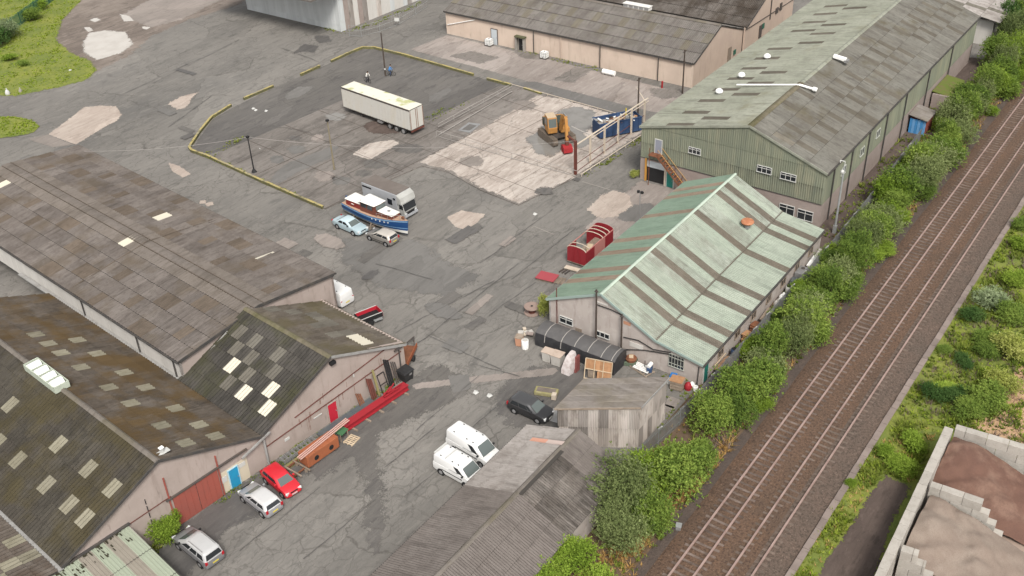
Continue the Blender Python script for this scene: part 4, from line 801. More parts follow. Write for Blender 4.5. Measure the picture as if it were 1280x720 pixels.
roof_slope(t, *a0, 1.0, 4, lambda i, j, c, p: 'roof_c_light' if ((i + (2 if j == 1 else 0)) % 4 == 0 and j in (1, 2) and random.random() < 0.8) else 'roof_c_left', 0.30, 0.045, budget=150)
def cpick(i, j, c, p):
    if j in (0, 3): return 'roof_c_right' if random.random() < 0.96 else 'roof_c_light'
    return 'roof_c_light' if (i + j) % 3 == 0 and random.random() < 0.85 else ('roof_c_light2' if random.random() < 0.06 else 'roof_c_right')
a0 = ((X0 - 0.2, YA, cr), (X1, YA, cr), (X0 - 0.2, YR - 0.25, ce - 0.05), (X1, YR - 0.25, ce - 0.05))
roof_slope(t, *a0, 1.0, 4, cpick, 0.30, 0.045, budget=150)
ridge(t, (X0 - 0.2, YA, cr), (X0 + 14, YA, cr), 'ridge_moss', w=0.4); ridge(t, (X0 + 14, YA, cr), (X1, YA, cr), 'roof_c_left', w=0.3)
for y1, z1 in ((YL + 0.2, ce), (YR - 0.25, ce - 0.05)): MB().bar((X0 - 0.22, YA, cr - 0.05), (X0 - 0.22, y1, z1 - 0.05), 0.08, 0.26).build('verge_board', 'roof_c_left', t)
MB().bar((X0 - 0.2, YR - 0.3, ce - 0.14), (X1, YR - 0.3, ce - 0.14), 0.18, 0.14).build('gutter', 'gutter', t)
MB().bar((X0 - 0.06, YL, BZ - 0.1), (X0 - 0.06, YR, BZ - 0.1), 0.05, 0.06).build('drip_trim', 'gutter', t)
for x in (103.0, 108.5, 114.0, 120.0, 127.0, 136.0, 146.0): pipe_on_wall(t, (x, YR - 0.14, 0), (x, YR - 0.14, ce - 0.2), 0.08, 'gutter', 'downpipe')
for px, w_, h_ in (((868.5, 188.5), 1.5, 0.75), ((955.5, 212), 1.7, 0.8), ((985.5, 221), 1.8, 0.8)):
    c = wpt(px[0], px[1], V((X0 - 0.08, 40, 0)), 90); window(t, c, (0, -1, 0), (-1, 0, 0), w_, h_, 3, trans=True)
for px in ((983.5, 262), (1006.5, 269)):
    c = wpt(px[0], px[1], V((X0 - 0.02, 40, 0)), 90); window(t, c, (0, -1, 0), (-1, 0, 0), 1.75, 1.2, 2, trans=True)
for x, z in ((106.2, 4.8), (112.0, 4.7), (117.2, 4.9)): window(t, (x, YR - 0.06, z), (1, 0, 0), (0, -1, 0), 1.2, 0.95, 2, fm='bin_frame')
# loading opening, shutter, stair
MB().box((X0 + 0.06, 53.3, 2.35), (0.1, 2.6, 0.85)).build('roller_shutter', mat('shutter', (0.42, 0.45, 0.47), rough=0.6, noise=[(2, (0.36, 0.38, 0.4), 0.5, 0.45, 0.7)]), t)
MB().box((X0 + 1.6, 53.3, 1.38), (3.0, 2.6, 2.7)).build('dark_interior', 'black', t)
for y, m_ in ((54.62, mat('orange_post', (0.48, 0.24, 0.05), rough=0.7)), (51.98, 'cream_paint')): MB().box((X0 - 0.03, y, 1.5), (0.16, 0.22, 3.0)).build('door_post', m_, t)
door(t, (X0 - 0.0, 51.3, 0.0), (0, -1, 0), (-1, 0, 0), 0.85, 1.95, mat('teal_door', (0.02, 0.16, 0.13), rough=0.6))
door(t, (X0 - 0.06, 53.0, 4.05), (0, -1, 0), (-1, 0, 0), 0.85, 1.75, mat('lilac_door', (0.22, 0.23, 0.27), rough=0.7))
st = MB(); sp_ = thing('outside_stair', 'rusty steel outside stair climbing to the small upper door', 'staircase', (X0 - 0.6, 51.0, 0))
for k in range(14):
    f = k / 13; MB().box((X0 - 0.55, 52.4 - 3.6 * f, 4.0 - 3.55 * f), (0.9, 0.27, 0.04)).build('tread', 'rust', sp_)
for x in (X0 - 0.12, X0 - 1.0):
    MB().bar((x, 52.6, 4.0), (x, 48.7, 0.2), 0.05, 0.22).build('stringer', 'rust', sp_); MB().bar((x, 52.6, 4.95), (x, 48.7, 1.15), 0.05, 0.05).build('handrail', mat('rail_orange', (0.42, 0.26, 0.10), rough=0.8), sp_)
    for k in range(5): f = k / 4; MB().bar((x, 52.6 - 3.9 * f, 4.0 - 3.8 * f), (x, 52.6 - 3.9 * f, 4.95 - 3.8 * f), 0.04).build('baluster', 'rust', sp_)
MB().box((X0 - 0.55, 53.2, 4.0), (1.0, 1.3, 0.06)).build('landing', 'rust', sp_)
for y in (53.7,): MB().bar((X0 - 0.95, y, 0), (X0 - 0.95, y, 4.95), 0.06).build('landing_post', 'rust', sp_)
# roof vents and flue
for i, px in enumerate(((899, 113), (927, 93), (959, 70))):
    for_z = 8.6; c = g(px[0], px[1], for_z); zr = ce + (cr - ce) * (YL - c.y) / (YL - YA)
    v = thing('roof_vent', ['white dome vent nearest the gable end of the green shed', 'white dome vent with the pale pipe leading to it', 'white dome vent standing furthest along the green roof'][i], 'roof vent', (c.x, c.y, zr), group='dome vents on the green shed')
    MB().lathe((c.x, c.y, zr), [(0.32, -0.1), (0.32, 0.3)], 14).build('collar', 'steel', v, smooth=True)
    MB().lathe((c.x, c.y, zr + 0.35), [(0.46, -0.05), (0.48, 0.06), (0.38, 0.26), (0.2, 0.38), (0.05, 0.42)], 14).build('dome', 'white_paint', v, smooth=True)
v = thing('flue_pipe', 'long white flue pipe bent over the ridge of the green shed', 'flue pipe', (110, 44, 9))
a_, b_, c_ = g(921, 106, 8.9), g(999, 106, 10.45), g(1016, 111, 10.2)
MB().tube(a_, b_, 0.11, n=10).tube(b_, c_, 0.14, n=10).build('pipe', 'white_paint', v, smooth=True); MB().tube(c_, c_ + (c_ - b_).normalized() * 0.5, 0.26, n=10).build('cowl', 'white_paint', v, smooth=True)
for q in (g(1049, 72, 10.55),):
    v2 = thing('ridge_cowl', 'white box cowl lying over the green shed ridge', 'roof cowl', q); MB().bar(q - V((0, 0.9, 0.1)), q + V((0, 0.7, 0.1)), 0.5, 0.35).build('body', 'white_paint', v2); MB().box(q - V((0, 1.0, 0.25)), (0.7, 0.4, 0.3)).build('mouth', 'steel', v2)
# ------------------------------------------------------------------ green roofed workshop
t = thing('workshop', 'workshop with pale green striped roof and grey rendered gable', 'workshop', (82, 39, 0))
D0, D1, dL, dA, dB, dR, zl, za, zb_, zr_ = 68.8, 96.45, 47.3, 41.4, 35.6, 30.95, 3.45, 6.2, 3.25, 2.42
wall(t, [(D0, dR, 0), (D0, dL, 0), (D0, dL, zl - 0.1), (D0, dA, za - 0.12), (D0, dB, zb_ - 0.12), (D0, dR, zr_ - 0.1)], (1, 0, 0), 'wall_grey', 'gable_wall')
wall(t, [(D1, dR, 0), (D1, dL, 0), (D1, dL, zl - 0.1), (D1, dA, za - 0.12), (D1, dB, zb_ - 0.12), (D1, dR, zr_ - 0.1)], (-1, 0, 0), 'wall_grey', 'gable_wall')
wall(t, [(D0 + 0.25, dR, 0), (D1 - 0.25, dR, 0), (D1 - 0.25, dR, zr_ - 0.1), (D0 + 0.25, dR, zr_ - 0.1)], (0, 1, 0), 'wall_grey', 'side_wall')
wall(t, [(D0 + 0.25, dL, 0), (D1 - 0.25, dL, 0), (D1 - 0.25, dL, zl - 0.1), (D0 + 0.25, dL, zl - 0.1)], (0, -1, 0), 'wall_grey', 'side_wall')
SX = [g(640 + x / 3.2, 220 + y / 3.2, 6.2).x for x, y in ((425, 420), (480, 370), (555, 300), (625, 240), (740, 135), (820, 65), (855, 40))]
nD = round((D1 - D0 + 0.35) / 1.0); wD = (D1 - D0 + 0.35) / nD
scol = {int((x + 0.3 - (D0 - 0.2)) / wD) for x in SX}
rev = lambda i: i
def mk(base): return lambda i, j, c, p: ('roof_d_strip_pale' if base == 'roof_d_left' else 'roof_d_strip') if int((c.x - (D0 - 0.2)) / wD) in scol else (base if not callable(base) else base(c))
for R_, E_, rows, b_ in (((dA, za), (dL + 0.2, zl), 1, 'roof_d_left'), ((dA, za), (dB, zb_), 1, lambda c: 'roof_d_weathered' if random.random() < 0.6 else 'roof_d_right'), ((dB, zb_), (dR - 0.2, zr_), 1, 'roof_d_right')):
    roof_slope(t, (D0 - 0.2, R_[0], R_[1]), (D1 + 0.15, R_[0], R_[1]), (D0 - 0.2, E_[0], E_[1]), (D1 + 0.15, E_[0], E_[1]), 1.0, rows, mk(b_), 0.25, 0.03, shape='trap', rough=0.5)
ridge(t, (D0 - 0.2, dA, za), (D1 + 0.15, dA, za), 'ridge_green', w=0.17, h=0.10, drop=0.08)
MB().bar((D0 - 0.2, dB, zb_ + 0.06), (D1 + 0.15, dB, zb_ + 0.06), 0.22, 0.05).build('roof_break_flashing', 'roof_d_strip', t)
for a, b in (((dA, za), (dL + 0.2, zl)), ((dA, za), (dB, zb_)), ((dB, zb_), (dR - 0.2, zr_))): MB().bar((D0 - 0.23, a[0], a[1] - 0.02), (D0 - 0.23, b[0], b[1] - 0.02), 0.07, 0.24).build('verge_trim', mat('verge_green', (0.26, 0.33, 0.30), rough=0.6), t)
MB().bar((D0 - 0.2, dR - 0.26, zr_ - 0.08), (D1, dR - 0.26, zr_ - 0.08), 0.16, 0.14).build('gutter', 'gutter', t); MB().bar((D0 - 0.2, dL + 0.26, zl - 0.08), (D1, dL + 0.26, zl - 0.08), 0.14, 0.12).build('gutter', 'gutter_grey', t)
pw = V((D0 - 0.01, 40, 0)); dx, dn = (0, -1, 0), (-1, 0, 0)
def onw(x, y, ox=640, oy=360, s=4.923): return wpt(ox + x / s, oy + y / s, pw, 90)
window(t, onw(335, 200), dx, dn, 1.45, 0.75, 2, trans=True); window(t, onw(558, 287), dx, dn, 1.5, 0.55, 3)
o = window(t, onw(1013, 452), dx, dn, 1.5, 1.35, 5, fm='bin_frame', fr=0.03)
for k in (-0.33, 0.33): MB().box(onw(1013, 452) + V((-0.06, 0, k)), (0.06, 1.5, 0.03)).build('glazing_bar', 'bin_frame', o)
c = onw(765, 355); MB().box(c, (0.08, 1.4, 0.5)).build('blocked_window', 'wall_white', t)
MB().box(onw(555, 95), (0.1, 1.2, 0.14)).build('vent_cover', 'wall_white', t); MB().box(onw(708, 218), (0.02, 0.75, 0.35)).build('brick_patch', mat('brick_bare', (0.42, 0.22, 0.14), rough=0.9), t)
MB().box(onw(410, 262), (0.06, 0.7, 0.5)).build('timber_sheet', 'wood_grey', t)
for pts in ([(680, 375), (820, 380), (970, 405)], [(690, 300), (780, 320), (870, 375), (980, 395)], [(525, 100), (610, 130), (680, 165)]):
    q = [onw(*p) + V((-0.08, 0, 0)) for p in pts]; mb = MB()
    for a, b in zip(q[:-1], q[1:]): mb.tube(a, b, 0.05, n=6)
    mb.build('wall_cable', 'cable_dark', t)
pipe_on_wall(t, onw(235, 75), V((D0 - 0.1, onw(235, 75).y, 0)), 0.06, 'gutter_grey', 'downpipe'); pipe_on_wall(t, onw(278, 20) + V((-0.1, 0, 0.4)), V((D0 - 0.1, onw(278, 20).y, 0.6)), 0.05, 'rust_dark', 'pole'); pipe_on_wall(t, onw(1150, 485), V((D0 - 0.1, onw(1150, 485).y, 0)), 0.06, 'gutter', 'downpipe')
for k in range(7): window(t, (72.5 + k * 3.5, dR - 0.01, 1.35), (1, 0, 0), (0, -1, 0), 1.0, 0.8, 2, fm='wood_grey')
door(t, (D0 + 0.75, dR - 0.0, 0), (1, 0, 0), (0, -1, 0), 0.8, 1.85, 'teal_door')
v = thing('roof_cowl', 'rusty orange cowl on a short flue through the green workshop roof', 'roof cowl', g(934, 281, 4.3)); c = g(934, 281, 4.35)
MB().lathe(c, [(0.3, -0.35), (0.3, 0.28)], 12).build('flue', 'steel', v, smooth=True); MB().lathe(c + V((0, 0, 0.25)), [(0.62, -0.02), (0.7, 0.12), (0.62, 0.26), (0.2, 0.33)], 14).build('cap', mat('orange_rust', (0.36, 0.14, 0.07), rough=0.8, noise=[(3, (0.5, 0.27, 0.16), 0.7, 0.45, 0.7)]), v, smooth=True)
# ------------------------------------------------------------------ corrugated iron store
t = thing('iron_store', 'small corrugated iron store with flat mossy grey roof', 'shed', (58, 34, 0))
eb = [V((58.5, 31.5, 0)), V((62.95, 31.45, 0)), V((59.6, 37.35, 0)), V((55.2, 37.3, 0))]; ez = [4.5, 4.5, 4.05, 4.05]
for a, b, za_, zb2, n_ in ((3, 0, 4.05, 4.5, (-0.92, -0.4, 0)), (0, 1, 4.5, 4.5, (0, -1, 0)), (1, 2, 4.5, 4.05, (0.92, 0.4, 0)), (2, 3, 4.05, 4.05, (0, 1, 0))):
    L_ = (eb[b] - eb[a]).length
    wall(t, [eb[a], eb[b], eb[b] + V((0, 0, zb2 - 0.2)), eb[a] + V((0, 0, za_ - 0.2))], -V(n_), 'deck', 'wall_core', 0.08)
    clad(t, eb[a], eb[b], 0.0, lambda s, za_=za_, zb2=zb2, L_=L_: za_ + (zb2 - za_) * min(1, s / L_) - 0.12, 'clad_tin', 0.8, 0.13, 0.02, out=n_, rows=(2.1,))
q = [eb[k] + V((0, 0, ez[k])) for k in range(4)]; c_ = sum(q, V((0, 0, 0))) / 4; q = [c_ + (p - c_) * 1.06 for p in q]
MB().poly([p - V((0, 0, 0.16)) for p in q], (0, 0, 0.1)).build('roof', 'deck', t)
for i in range(5):
    for j in range(2):
        P2 = lambda s, f: (q[3] + (q[2] - q[3]) * s) * (1 - f) + (q[0] + (q[1] - q[0]) * s) * f
        mb = MB(); n_ = 12
        for f, dz in ((j / 2, 0.02 if j == 0 else 0.0), ((j + 1.06) / 2 if j == 0 else 1.0, 0.05)):
            for k in range(n_ + 1): mb.v.append(P2((i + k / n_ * 1.02) / 5, f) + V((0, 0, dz + (0.022 if k % 2 else -0.022))))
        mb.f = [[k, k + 1, n_ + 2 + k, n_ + 1 + k] for k in range(n_)]; mb.build('roof_sheet', 'roof_e', t, smooth=2)
for a, b in ((3, 0), (0, 1), (1, 2), (2, 3)): MB().bar(q[a] - V((0, 0, 0.08)), q[b] - V((0, 0, 0.08)), 0.08, 0.16).build('edge_board', 'wood_grey' if a else 'gutter_grey', t)
# ------------------------------------------------------------------ long low building at the bottom
t = thing('low_building', 'long low building with ribbed grey brown roof and patched tin slope by the vans', 'building', (44, 36, 0))
F0, F1, fL, fA, fR, fe, fr_ = 26.0, 53.4, 39.15, 34.15, 29.6, 2.6, 4.5
for y, n_ in ((fL - 0.15, (0, -1, 0)), (fR + 0.2, (0, 1, 0))): wall(t, [(F0, y, 0), (F1 - 0.2, y, 0), (F1 - 0.2, y, fe - 0.1), (F0, y, fe - 0.1)], n_, 'wall_grey', 'side_wall')
wall(t, [(F1 - 0.2, fL - 0.2, 0), (F1 - 0.2, fR + 0.2, 0), (F1 - 0.2, fR + 0.2, fe - 0.2), (F1 - 0.2, fA, fr_ - 0.2), (F1 - 0.2, fL - 0.2, fe - 0.2)], (-1, 0, 0), 'wall_grey', 'gable_wall')
roof_slope(t, (F0, fA, fr_), (F1, fA, fr_), (F0, fL, fe), (F1, fL, fe), 1.05, 3, lambda i, j, c, p: 'roof_f_worn' if c.x > 45.2 else 'roof_f', 0.21, 0.045, budget=120, rough=0.6)
roof_slope(t, (F0, fA, fr_), (F1 + 0.1, fA, fr_), (F0, fR, fe - 0.1), (F1 + 0.1, fR, fe - 0.1), 1.05, 3, lambda i, j, c, p: 'roof_f_tin' if 45.0 < c.x < 50.6 else 'roof_f', 0.21, 0.055, budget=120, rough=0.8)
ridge(t, (F0, fA, fr_), (F1, fA, fr_), 'ridge_grey', w=0.22, h=0.08, drop=0.1); MB().bar((45.0, fA - 0.32, fr_ + 0.02), (50.6, fA - 0.32, fr_ + 0.02), 0.3, 0.05).build('tar_strip', 'deck', t)
MB().bar((F0, fL + 0.06, fe - 0.08), (F1, fL + 0.06, fe - 0.08), 0.12, 0.12).build('gutter', 'gutter', t)
def onF(u, v):
    d = _dir(u, v); n_ = V((0, 1.9, 5.0)); p0 = V((40, fL, fe + 0.1)); t_ = (p0 - V((0, 0, HC))).dot(n_) / d.dot(n_); return V((0, 0, HC)) + d * t_
a_, b_ = onF(664, 549), onF(704, 554); b2_ = onF(684, 551.5)
for a1, b1, m_ in ((a_, b2_, mat('skylight_orange', (0.55, 0.28, 0.2), rough=0.6)), (b2_, b_, mat('skylight_pink', (0.50, 0.40, 0.36), rough=0.6))): MB().bar(a1, b1, 0.42, 0.06, up=(0, 0.35, 0.93)).build('rooflight', m_, t)
# ------------------------------------------------------------------ beige range at the far side of the yard
t = thing('beige_range', 'long beige rendered building with grey roof and square brown rooflights', 'building', (134, 84, 0))
bA, bB = V((128.55, 107.7, 0)), V((128.65, 62.95, 0)); bx = V((1, 0, 0)); be, br, bv = 3.75, 6.85, 3.75
bw = 8.1
wall(t, [bA, bB, bB + V((0, 0, be - 0.1)), bA + V((0, 0, be - 0.1))], bx, 'wall_beige', 'front_wall')
for p, s in ((bB, 1), (bA, -1)):
    pts = [p, p + bx * (2 * bw), p + bx * (2 * bw) + V((0, 0, bv - 0.1)), p + bx * bw + V((0, 0, br - 0.12)), p + V((0, 0, be - 0.1))]
    wall(t, [q + V((0.26, 0, 0)) if k in (0, 4) else q for k, q in enumerate(pts)], (0, s, 0), 'wall_beige_end', 'gable_wall')
a0 = (bA + bx * bw + V((0, 0.3, br)), bB + bx * bw + V((0, -0.15, br)), bA + V((-0.2, 0.3, be)), bB + V((-0.2, -0.15, be)))
roof_slope(t, *a0, 1.15, 4, lambda i, j, c, p: 'roof_b_light' if ((i + (2 if j == 2 else 0)) % 4 == 0 and j in (1, 2)) else 'roof_b', 0.30, 0.045, budget=170)
a0 = (bA + bx * bw + V((0, 0.3, br)), bB + bx * bw + V((0, -0.15, br)), bA + bx * (2 * bw) + V((0, 0.3, bv)), bB + bx * (2 * bw) + V((0, -0.15, bv)))
roof_slope(t, *a0, 1.15, 3, lambda i, j, c, p: 'roof_b', 0.30, 0.045, budget=30)
ridge(t, bA + bx * bw + V((0, 0, br)), bB + bx * bw + V((0, 0, br)), 'ridge_grey')
MB().bar(bA + V((-0.25, 0, be - 0.12)), bB + V((-0.25, 0, be - 0.12)), 0.14, 0.12).build('gutter', 'gutter', t); MB().bar(bB + V((0, -0.2, be - 0.08)), bB + bx * bw + V((0, -0.2, br - 0.08)), 0.06, 0.22).build('verge_board', 'gutter', t)
def onb(x, y): return wpt(540 + x / 4, y / 4, V((128.5, 80, 0)), 90)
door(t, V((128.5, onb(315, 230).y, 0)), (0, -1, 0), (-1, 0, 0), 1.15, 2.5, 'shutter', frame='steel_dark'); o = door(t, V((128.5, onb(447, 265).y, 0)), (0, -1, 0), (-1, 0, 0), 0.75, 1.9, 'black', frame='concrete')
for x in (-0.75, 0.75): MB().box(V((128.3, onb(447, 265).y + x, 1.1)), (0.5, 0.3, 2.2)).build('porch_pier', 'concrete', t)
MB().box(V((128.2, onb(447, 200).y, 2.3)), (0.7, 1.9, 0.2)).build('porch_slab', mat('moss_slab', (0.09, 0.09, 0.05), rough=0.95), t)
for x in (508, 645, 843, 1140): pipe_on_wall(t, V((128.4, onb(x, 150).y, 0)), V((128.4, onb(x, 150).y, be - 0.1)), 0.08, 'gutter' if x != 645 else 'wall_beige_end', 'downpipe')
pipe_on_wall(t, V((128.42, onb(75, 130).y - 0.2, 1.6)), V((128.42, onb(215, 100).y, 3.4)), 0.07, 'white_paint', 'sloping_pipe')
for px, w_, h_ in (((911.5, 68), 1.0, 2.2), ((918, 65), 0.7, 0.7)):
    c = wpt(px[0], px[1], V((130, 62.9, 0)), 0); MB().box(c + V((0, -0.05, 0)), (w_, 0.12, h_)).build('shuttered_opening' if w_ > 0.9 else 'vent_box', 'wood_grey' if w_ > 0.9 else 'fence_green', t)
v = thing('ridge_ventilator', 'white box ventilator on the ridge of the beige building', 'ventilator', g(797, 8, br)); c = g(797, 8, br + 0.3)
MB().bar(c + V((0, 2.2, 0)), c - V((0, 2.2, 0)), 1.0, 0.55).build('box', mat('vent_white', (0.6, 0.59, 0.56), rough=0.6), v); MB().bar(c + V((0, 2.3, 0.3)), c - V((0, 2.3, 0.3)) + V((0, 0, 0.6)), 1.2, 0.06).build('lid', 'vent_white', v)
for k in range(5): MB().box(c + V((-0.52, -1.8 + 0.9 * k, 0)), (0.04, 0.7, 0.35)).build('louvre', 'steel', v)
# second beige gable behind
t = thing('beige_gable', 'beige gabled building with dark mossy roof behind the grey roof', 'building', (155, 84, 0))
q0 = 128.65 + 2 * bw + 0.05; q1 = q0 + 9.2; q2 = q1 + 9.2
wall(t, [(q0, 62.6, 0), (q2, 62.6, 0), (q2, 62.6, 3.9), (q1, 62.6, 7.8), (q0, 62.6, 3.9)], (0, 1, 0), 'wall_beige_end', 'gable_wall')
roof_slope(t, (q1, 108, 8.0), (q1, 62.4, 8.0), (q0, 108, 4.0), (q0, 62.4, 4.0), 1.15, 5, lambda i, j, c, p: 'roof_b_dark', 0.30, 0.045, budget=120)
roof_slope(t, (q1, 108, 8.0), (q1, 62.4, 8.0), (q2, 108, 4.0), (q2, 62.4, 4.0), 1.15, 5, lambda i, j, c, p: 'roof_b_dark', 0.30, 0.045, budget=20)
MB().bar((q1, 62.35, 7.95), (q0, 62.35, 3.95), 0.06, 0.25).build('verge_board', 'gutter', t); MB().bar((q0, 62.5, 3.6), (q0 + 22, 62.5, 3.0), 0.06, 0.1).build('wall_cable', 'gutter', t)
for x, z, w_, h_ in ((q0 + 5.6, 1.6, 0.8, 2.0), (q0 + 6.6, 2.2, 0.6, 0.8), (q0 + 9.0, 4.5, 0.15, 4), (q0 + 11.5, 3.2, 0.9, 0.9), (q0 + 13, 3.4, 0.7, 1.2)): MB().box((x, 62.5, z), (w_, 0.14, h_)).build('wall_box' if w_ > 0.2 else 'downpipe', 'fence_green' if w_ == 0.6 else 'steel_dark', t)
# ------------------------------------------------------------------ white corrugated building at the top
t = thing('white_shed', 'white corrugated shed with patched timber side and low fence', 'shed', (126, 134, 0))
a, b, c = V((120.35, 123.7, 0)), V((120.3, 146.5, 0)), V((142, 122.75, 0))
wall(t, [b, a, a + V((0, 0, 7)), b + V((0, 0, 7))], (1, 0, 0), 'deck', 'wall_core', 0.2); wall(t, [a + V((0.22, 0, 0)), c, c + V((0, 0, 7)), a + V((0.22, 0, 7))], (0, 1, 0), 'deck', 'wall_core', 0.2)
clad(t, b, a, 0.0, lambda s: 7.2, 'clad_white', 1.0, 0.2, 0.015, out=(-1, 0, 0), rows=(1.0,))
pal = ['clad_white', 'clad_tin', 'wall_white', 'clad_tin', 'wall_white', 'brick_pink', 'wall_white', 'clad_white', 'wall_grey']
clad(t, a, c, 0.0, lambda s: 7.2, lambda i, k: pal[(i * 5 + 3 * (i // 4)) % len(pal)], 1.1, 0.4, 0.012, out=(0, -1, 0))
MB().box((a.x + 6, 135, 7.3), (26, 25, 0.3)).build('roof', 'roof_b', t)
MB().bar(a + V((-0.1, -0.06, 0)), a + V((-0.1, -0.06, 7)), 0.12).build('corner_trim', 'clad_white', t)
# ------------------------------------------------------------------ vegetation
def leafmat(name, c0, c1, c2, tr=0.25):
    m = bpy.data.materials.new(name); m.use_nodes = True; MATS[name] = m; N = m.node_tree.nodes; L = m.node_tree.links; N.clear()
    out = N.new('ShaderNodeOutputMaterial'); geo = N.new('ShaderNodeNewGeometry'); rp = N.new('ShaderNodeValToRGB'); e = rp.color_ramp.elements
    e[0].color = (*c0, 1); e[1].color = (*c2, 1); x = e.new(0.5); x.color = (*c1, 1)
    no = N.new('ShaderNodeTexNoise'); no.inputs['Scale'].default_value = 0.55; no.inputs['Detail'].default_value = 3; L.new(geo.outputs['Position'], no.inputs['Vector'])
    oi = N.new('ShaderNodeObjectInfo')
    a = N.new('ShaderNodeMath'); a.operation = 'MULTIPLY_ADD'; a.inputs[1].default_value = 0.55; L.new(geo.outputs['Random Per Island'], a.inputs[0])
    b = N.new('ShaderNodeMath'); b.operation = 'MULTIPLY_ADD'; b.inputs[1].default_value = 0.9; b.inputs[2].default_value = -0.22; L.new(no.outputs[0], b.inputs[0]); L.new(b.outputs[0], a.inputs[2])
    c = N.new('ShaderNodeMath'); c.operation = 'MULTIPLY_ADD'; c.inputs[1].default_value = 0.36; L.new(oi.outputs['Random'], c.inputs[0]); 
    d = N.new('ShaderNodeMath'); d.operation = 'ADD'; d.inputs[1].default_value = -0.18; L.new(a.outputs[0], d.inputs[0]); L.new(d.outputs[0], c.inputs[2]); L.new(c.outputs[0], rp.inputs[0])
    df = N.new('ShaderNodeBsdfDiffuse'); tl = N.new('ShaderNodeBsdfTranslucent'); mx = N.new('ShaderNodeMixShader'); mx.inputs[0].default_value = tr
    L.new(rp.outputs[0], df.inputs[0]); L.new(rp.outputs[0], tl.inputs[0]); L.new(df.outputs[0], mx.inputs[1]); L.new(tl.outputs[0], mx.inputs[2]); L.new(mx.outputs[0], out.inputs[0])
leafmat('leaf_mid', (0.061, 0.104, 0.028), (0.144, 0.215, 0.042), (0.307, 0.390, 0.086))
leafmat('leaf_bright', (0.086, 0.139, 0.021), (0.192, 0.287, 0.038), (0.364, 0.459, 0.086))
leafmat('leaf_olive', (0.076, 0.107, 0.041), (0.171, 0.212, 0.078), (0.320, 0.365, 0.164))
leafmat('leaf_grey', (0.128, 0.167, 0.086), (0.222, 0.281, 0.146), (0.393, 0.439, 0.274))
leafmat('leaf_yellow', (0.171, 0.196, 0.043), (0.307, 0.342, 0.078), (0.512, 0.516, 0.189))
leafmat('leaf_dark', (0.024, 0.055, 0.018), (0.055, 0.110, 0.031), (0.120, 0.189, 0.056))
leafmat('grass_green', (0.066, 0.103, 0.020), (0.150, 0.190, 0.033), (0.264, 0.270, 0.077))
leafmat('grass_bright', (0.120, 0.178, 0.017), (0.198, 0.265, 0.028), (0.312, 0.356, 0.066))
leafmat('grass_dry', (0.240, 0.149, 0.050), (0.396, 0.247, 0.094), (0.540, 0.380, 0.176))
leafmat('weed_mauve', (0.11, 0.085, 0.065), (0.18, 0.135, 0.115), (0.26, 0.20, 0.17))
def crown_mesh(seed, nl, lw_, ll, lobes, m, top=0.15):
    """leaf-sized faces on the shells of many uneven lobes; unit crown about 2 wide, 2 high, foot at z = 0"""
    r = random.Random(seed); vs = []; fs = []; lb = []
    for k in range(lobes):
        while True:
            p = V((r.uniform(-1, 1), r.uniform(-1, 1), r.uniform(-1, 1)))
            if 0.15 < p.length < 1: break
        c = V((p.x * 0.66, p.y * 0.66, 1.0 + p.z * 0.70)); rad = r.uniform(0.20, 0.40) * (1.12 - 0.30 * max(0, c.z - 1))
        lb.append((c, rad))
    tot = sum(b[1] ** 2 for b in lb)
    for c, rad in lb:
        ns = int(nl * rad * rad / tot / 7)
        for _ in range(ns):                                    # sprigs: a few leaves along a short twig
            d = V((r.gauss(0, 1), r.gauss(0, 1), r.gauss(0.28, 0.9))).normalized(); o = c + d * rad * (r.uniform(0.5, 1.05) if r.random() < 0.8 else r.uniform(1.05, 1.5))
            tw = (d + V((r.gauss(0, .45), r.gauss(0, .45), r.gauss(0.25, .45)))).normalized(); sl = r.uniform(0.10, 0.20)
            for q in range(7):
                p = o + tw * (sl * q / 6)
                if p.z < 0.03: p.z = 0.03 + r.uniform(0, 0.08)
                a = (tw * 0.6 + V((r.gauss(0, 1), r.gauss(0, 1), r.gauss(0, .8))) * 0.6).normalized(); b = a.cross(V((r.gauss(0, 1), r.gauss(0, 1), r.gauss(0.9, 1)))).normalized()
                s = r.uniform(0.7, 1.3); k = len(vs); e = p + a * (ll * s); w = b * (lw_ * s * 0.5); mm = (p + e) / 2
                vs += [p, mm + w, e, mm - w]; fs.append((k, k + 1, k + 2, k + 3))
    me = bpy.data.meshes.new('crown'); me.from_pydata(vs, [], fs); me.materials.append(MATS[m]); return me
CR = {}
for i, (m, nl, a, b, lo) in enumerate((('leaf_mid', 10500, 0.040, 0.088, 34), ('leaf_bright', 10000, 0.042, 0.09, 30), ('leaf_mid', 10000, 0.040, 0.092, 26), ('leaf_olive', 12500, 0.032, 0.075, 42), ('leaf_grey', 7500, 0.04, 0.10, 22), ('leaf_yellow', 7500, 0.05, 0.09, 24), ('leaf_dark', 7000, 0.05, 0.085, 22), ('leaf_bright', 6500, 0.06, 0.11, 18), ('leaf_bright', 10500, 0.038, 0.085, 36))):
    CR[i] = crown_mesh(100 + i, nl, a, b, lo, m)
TRK = {}
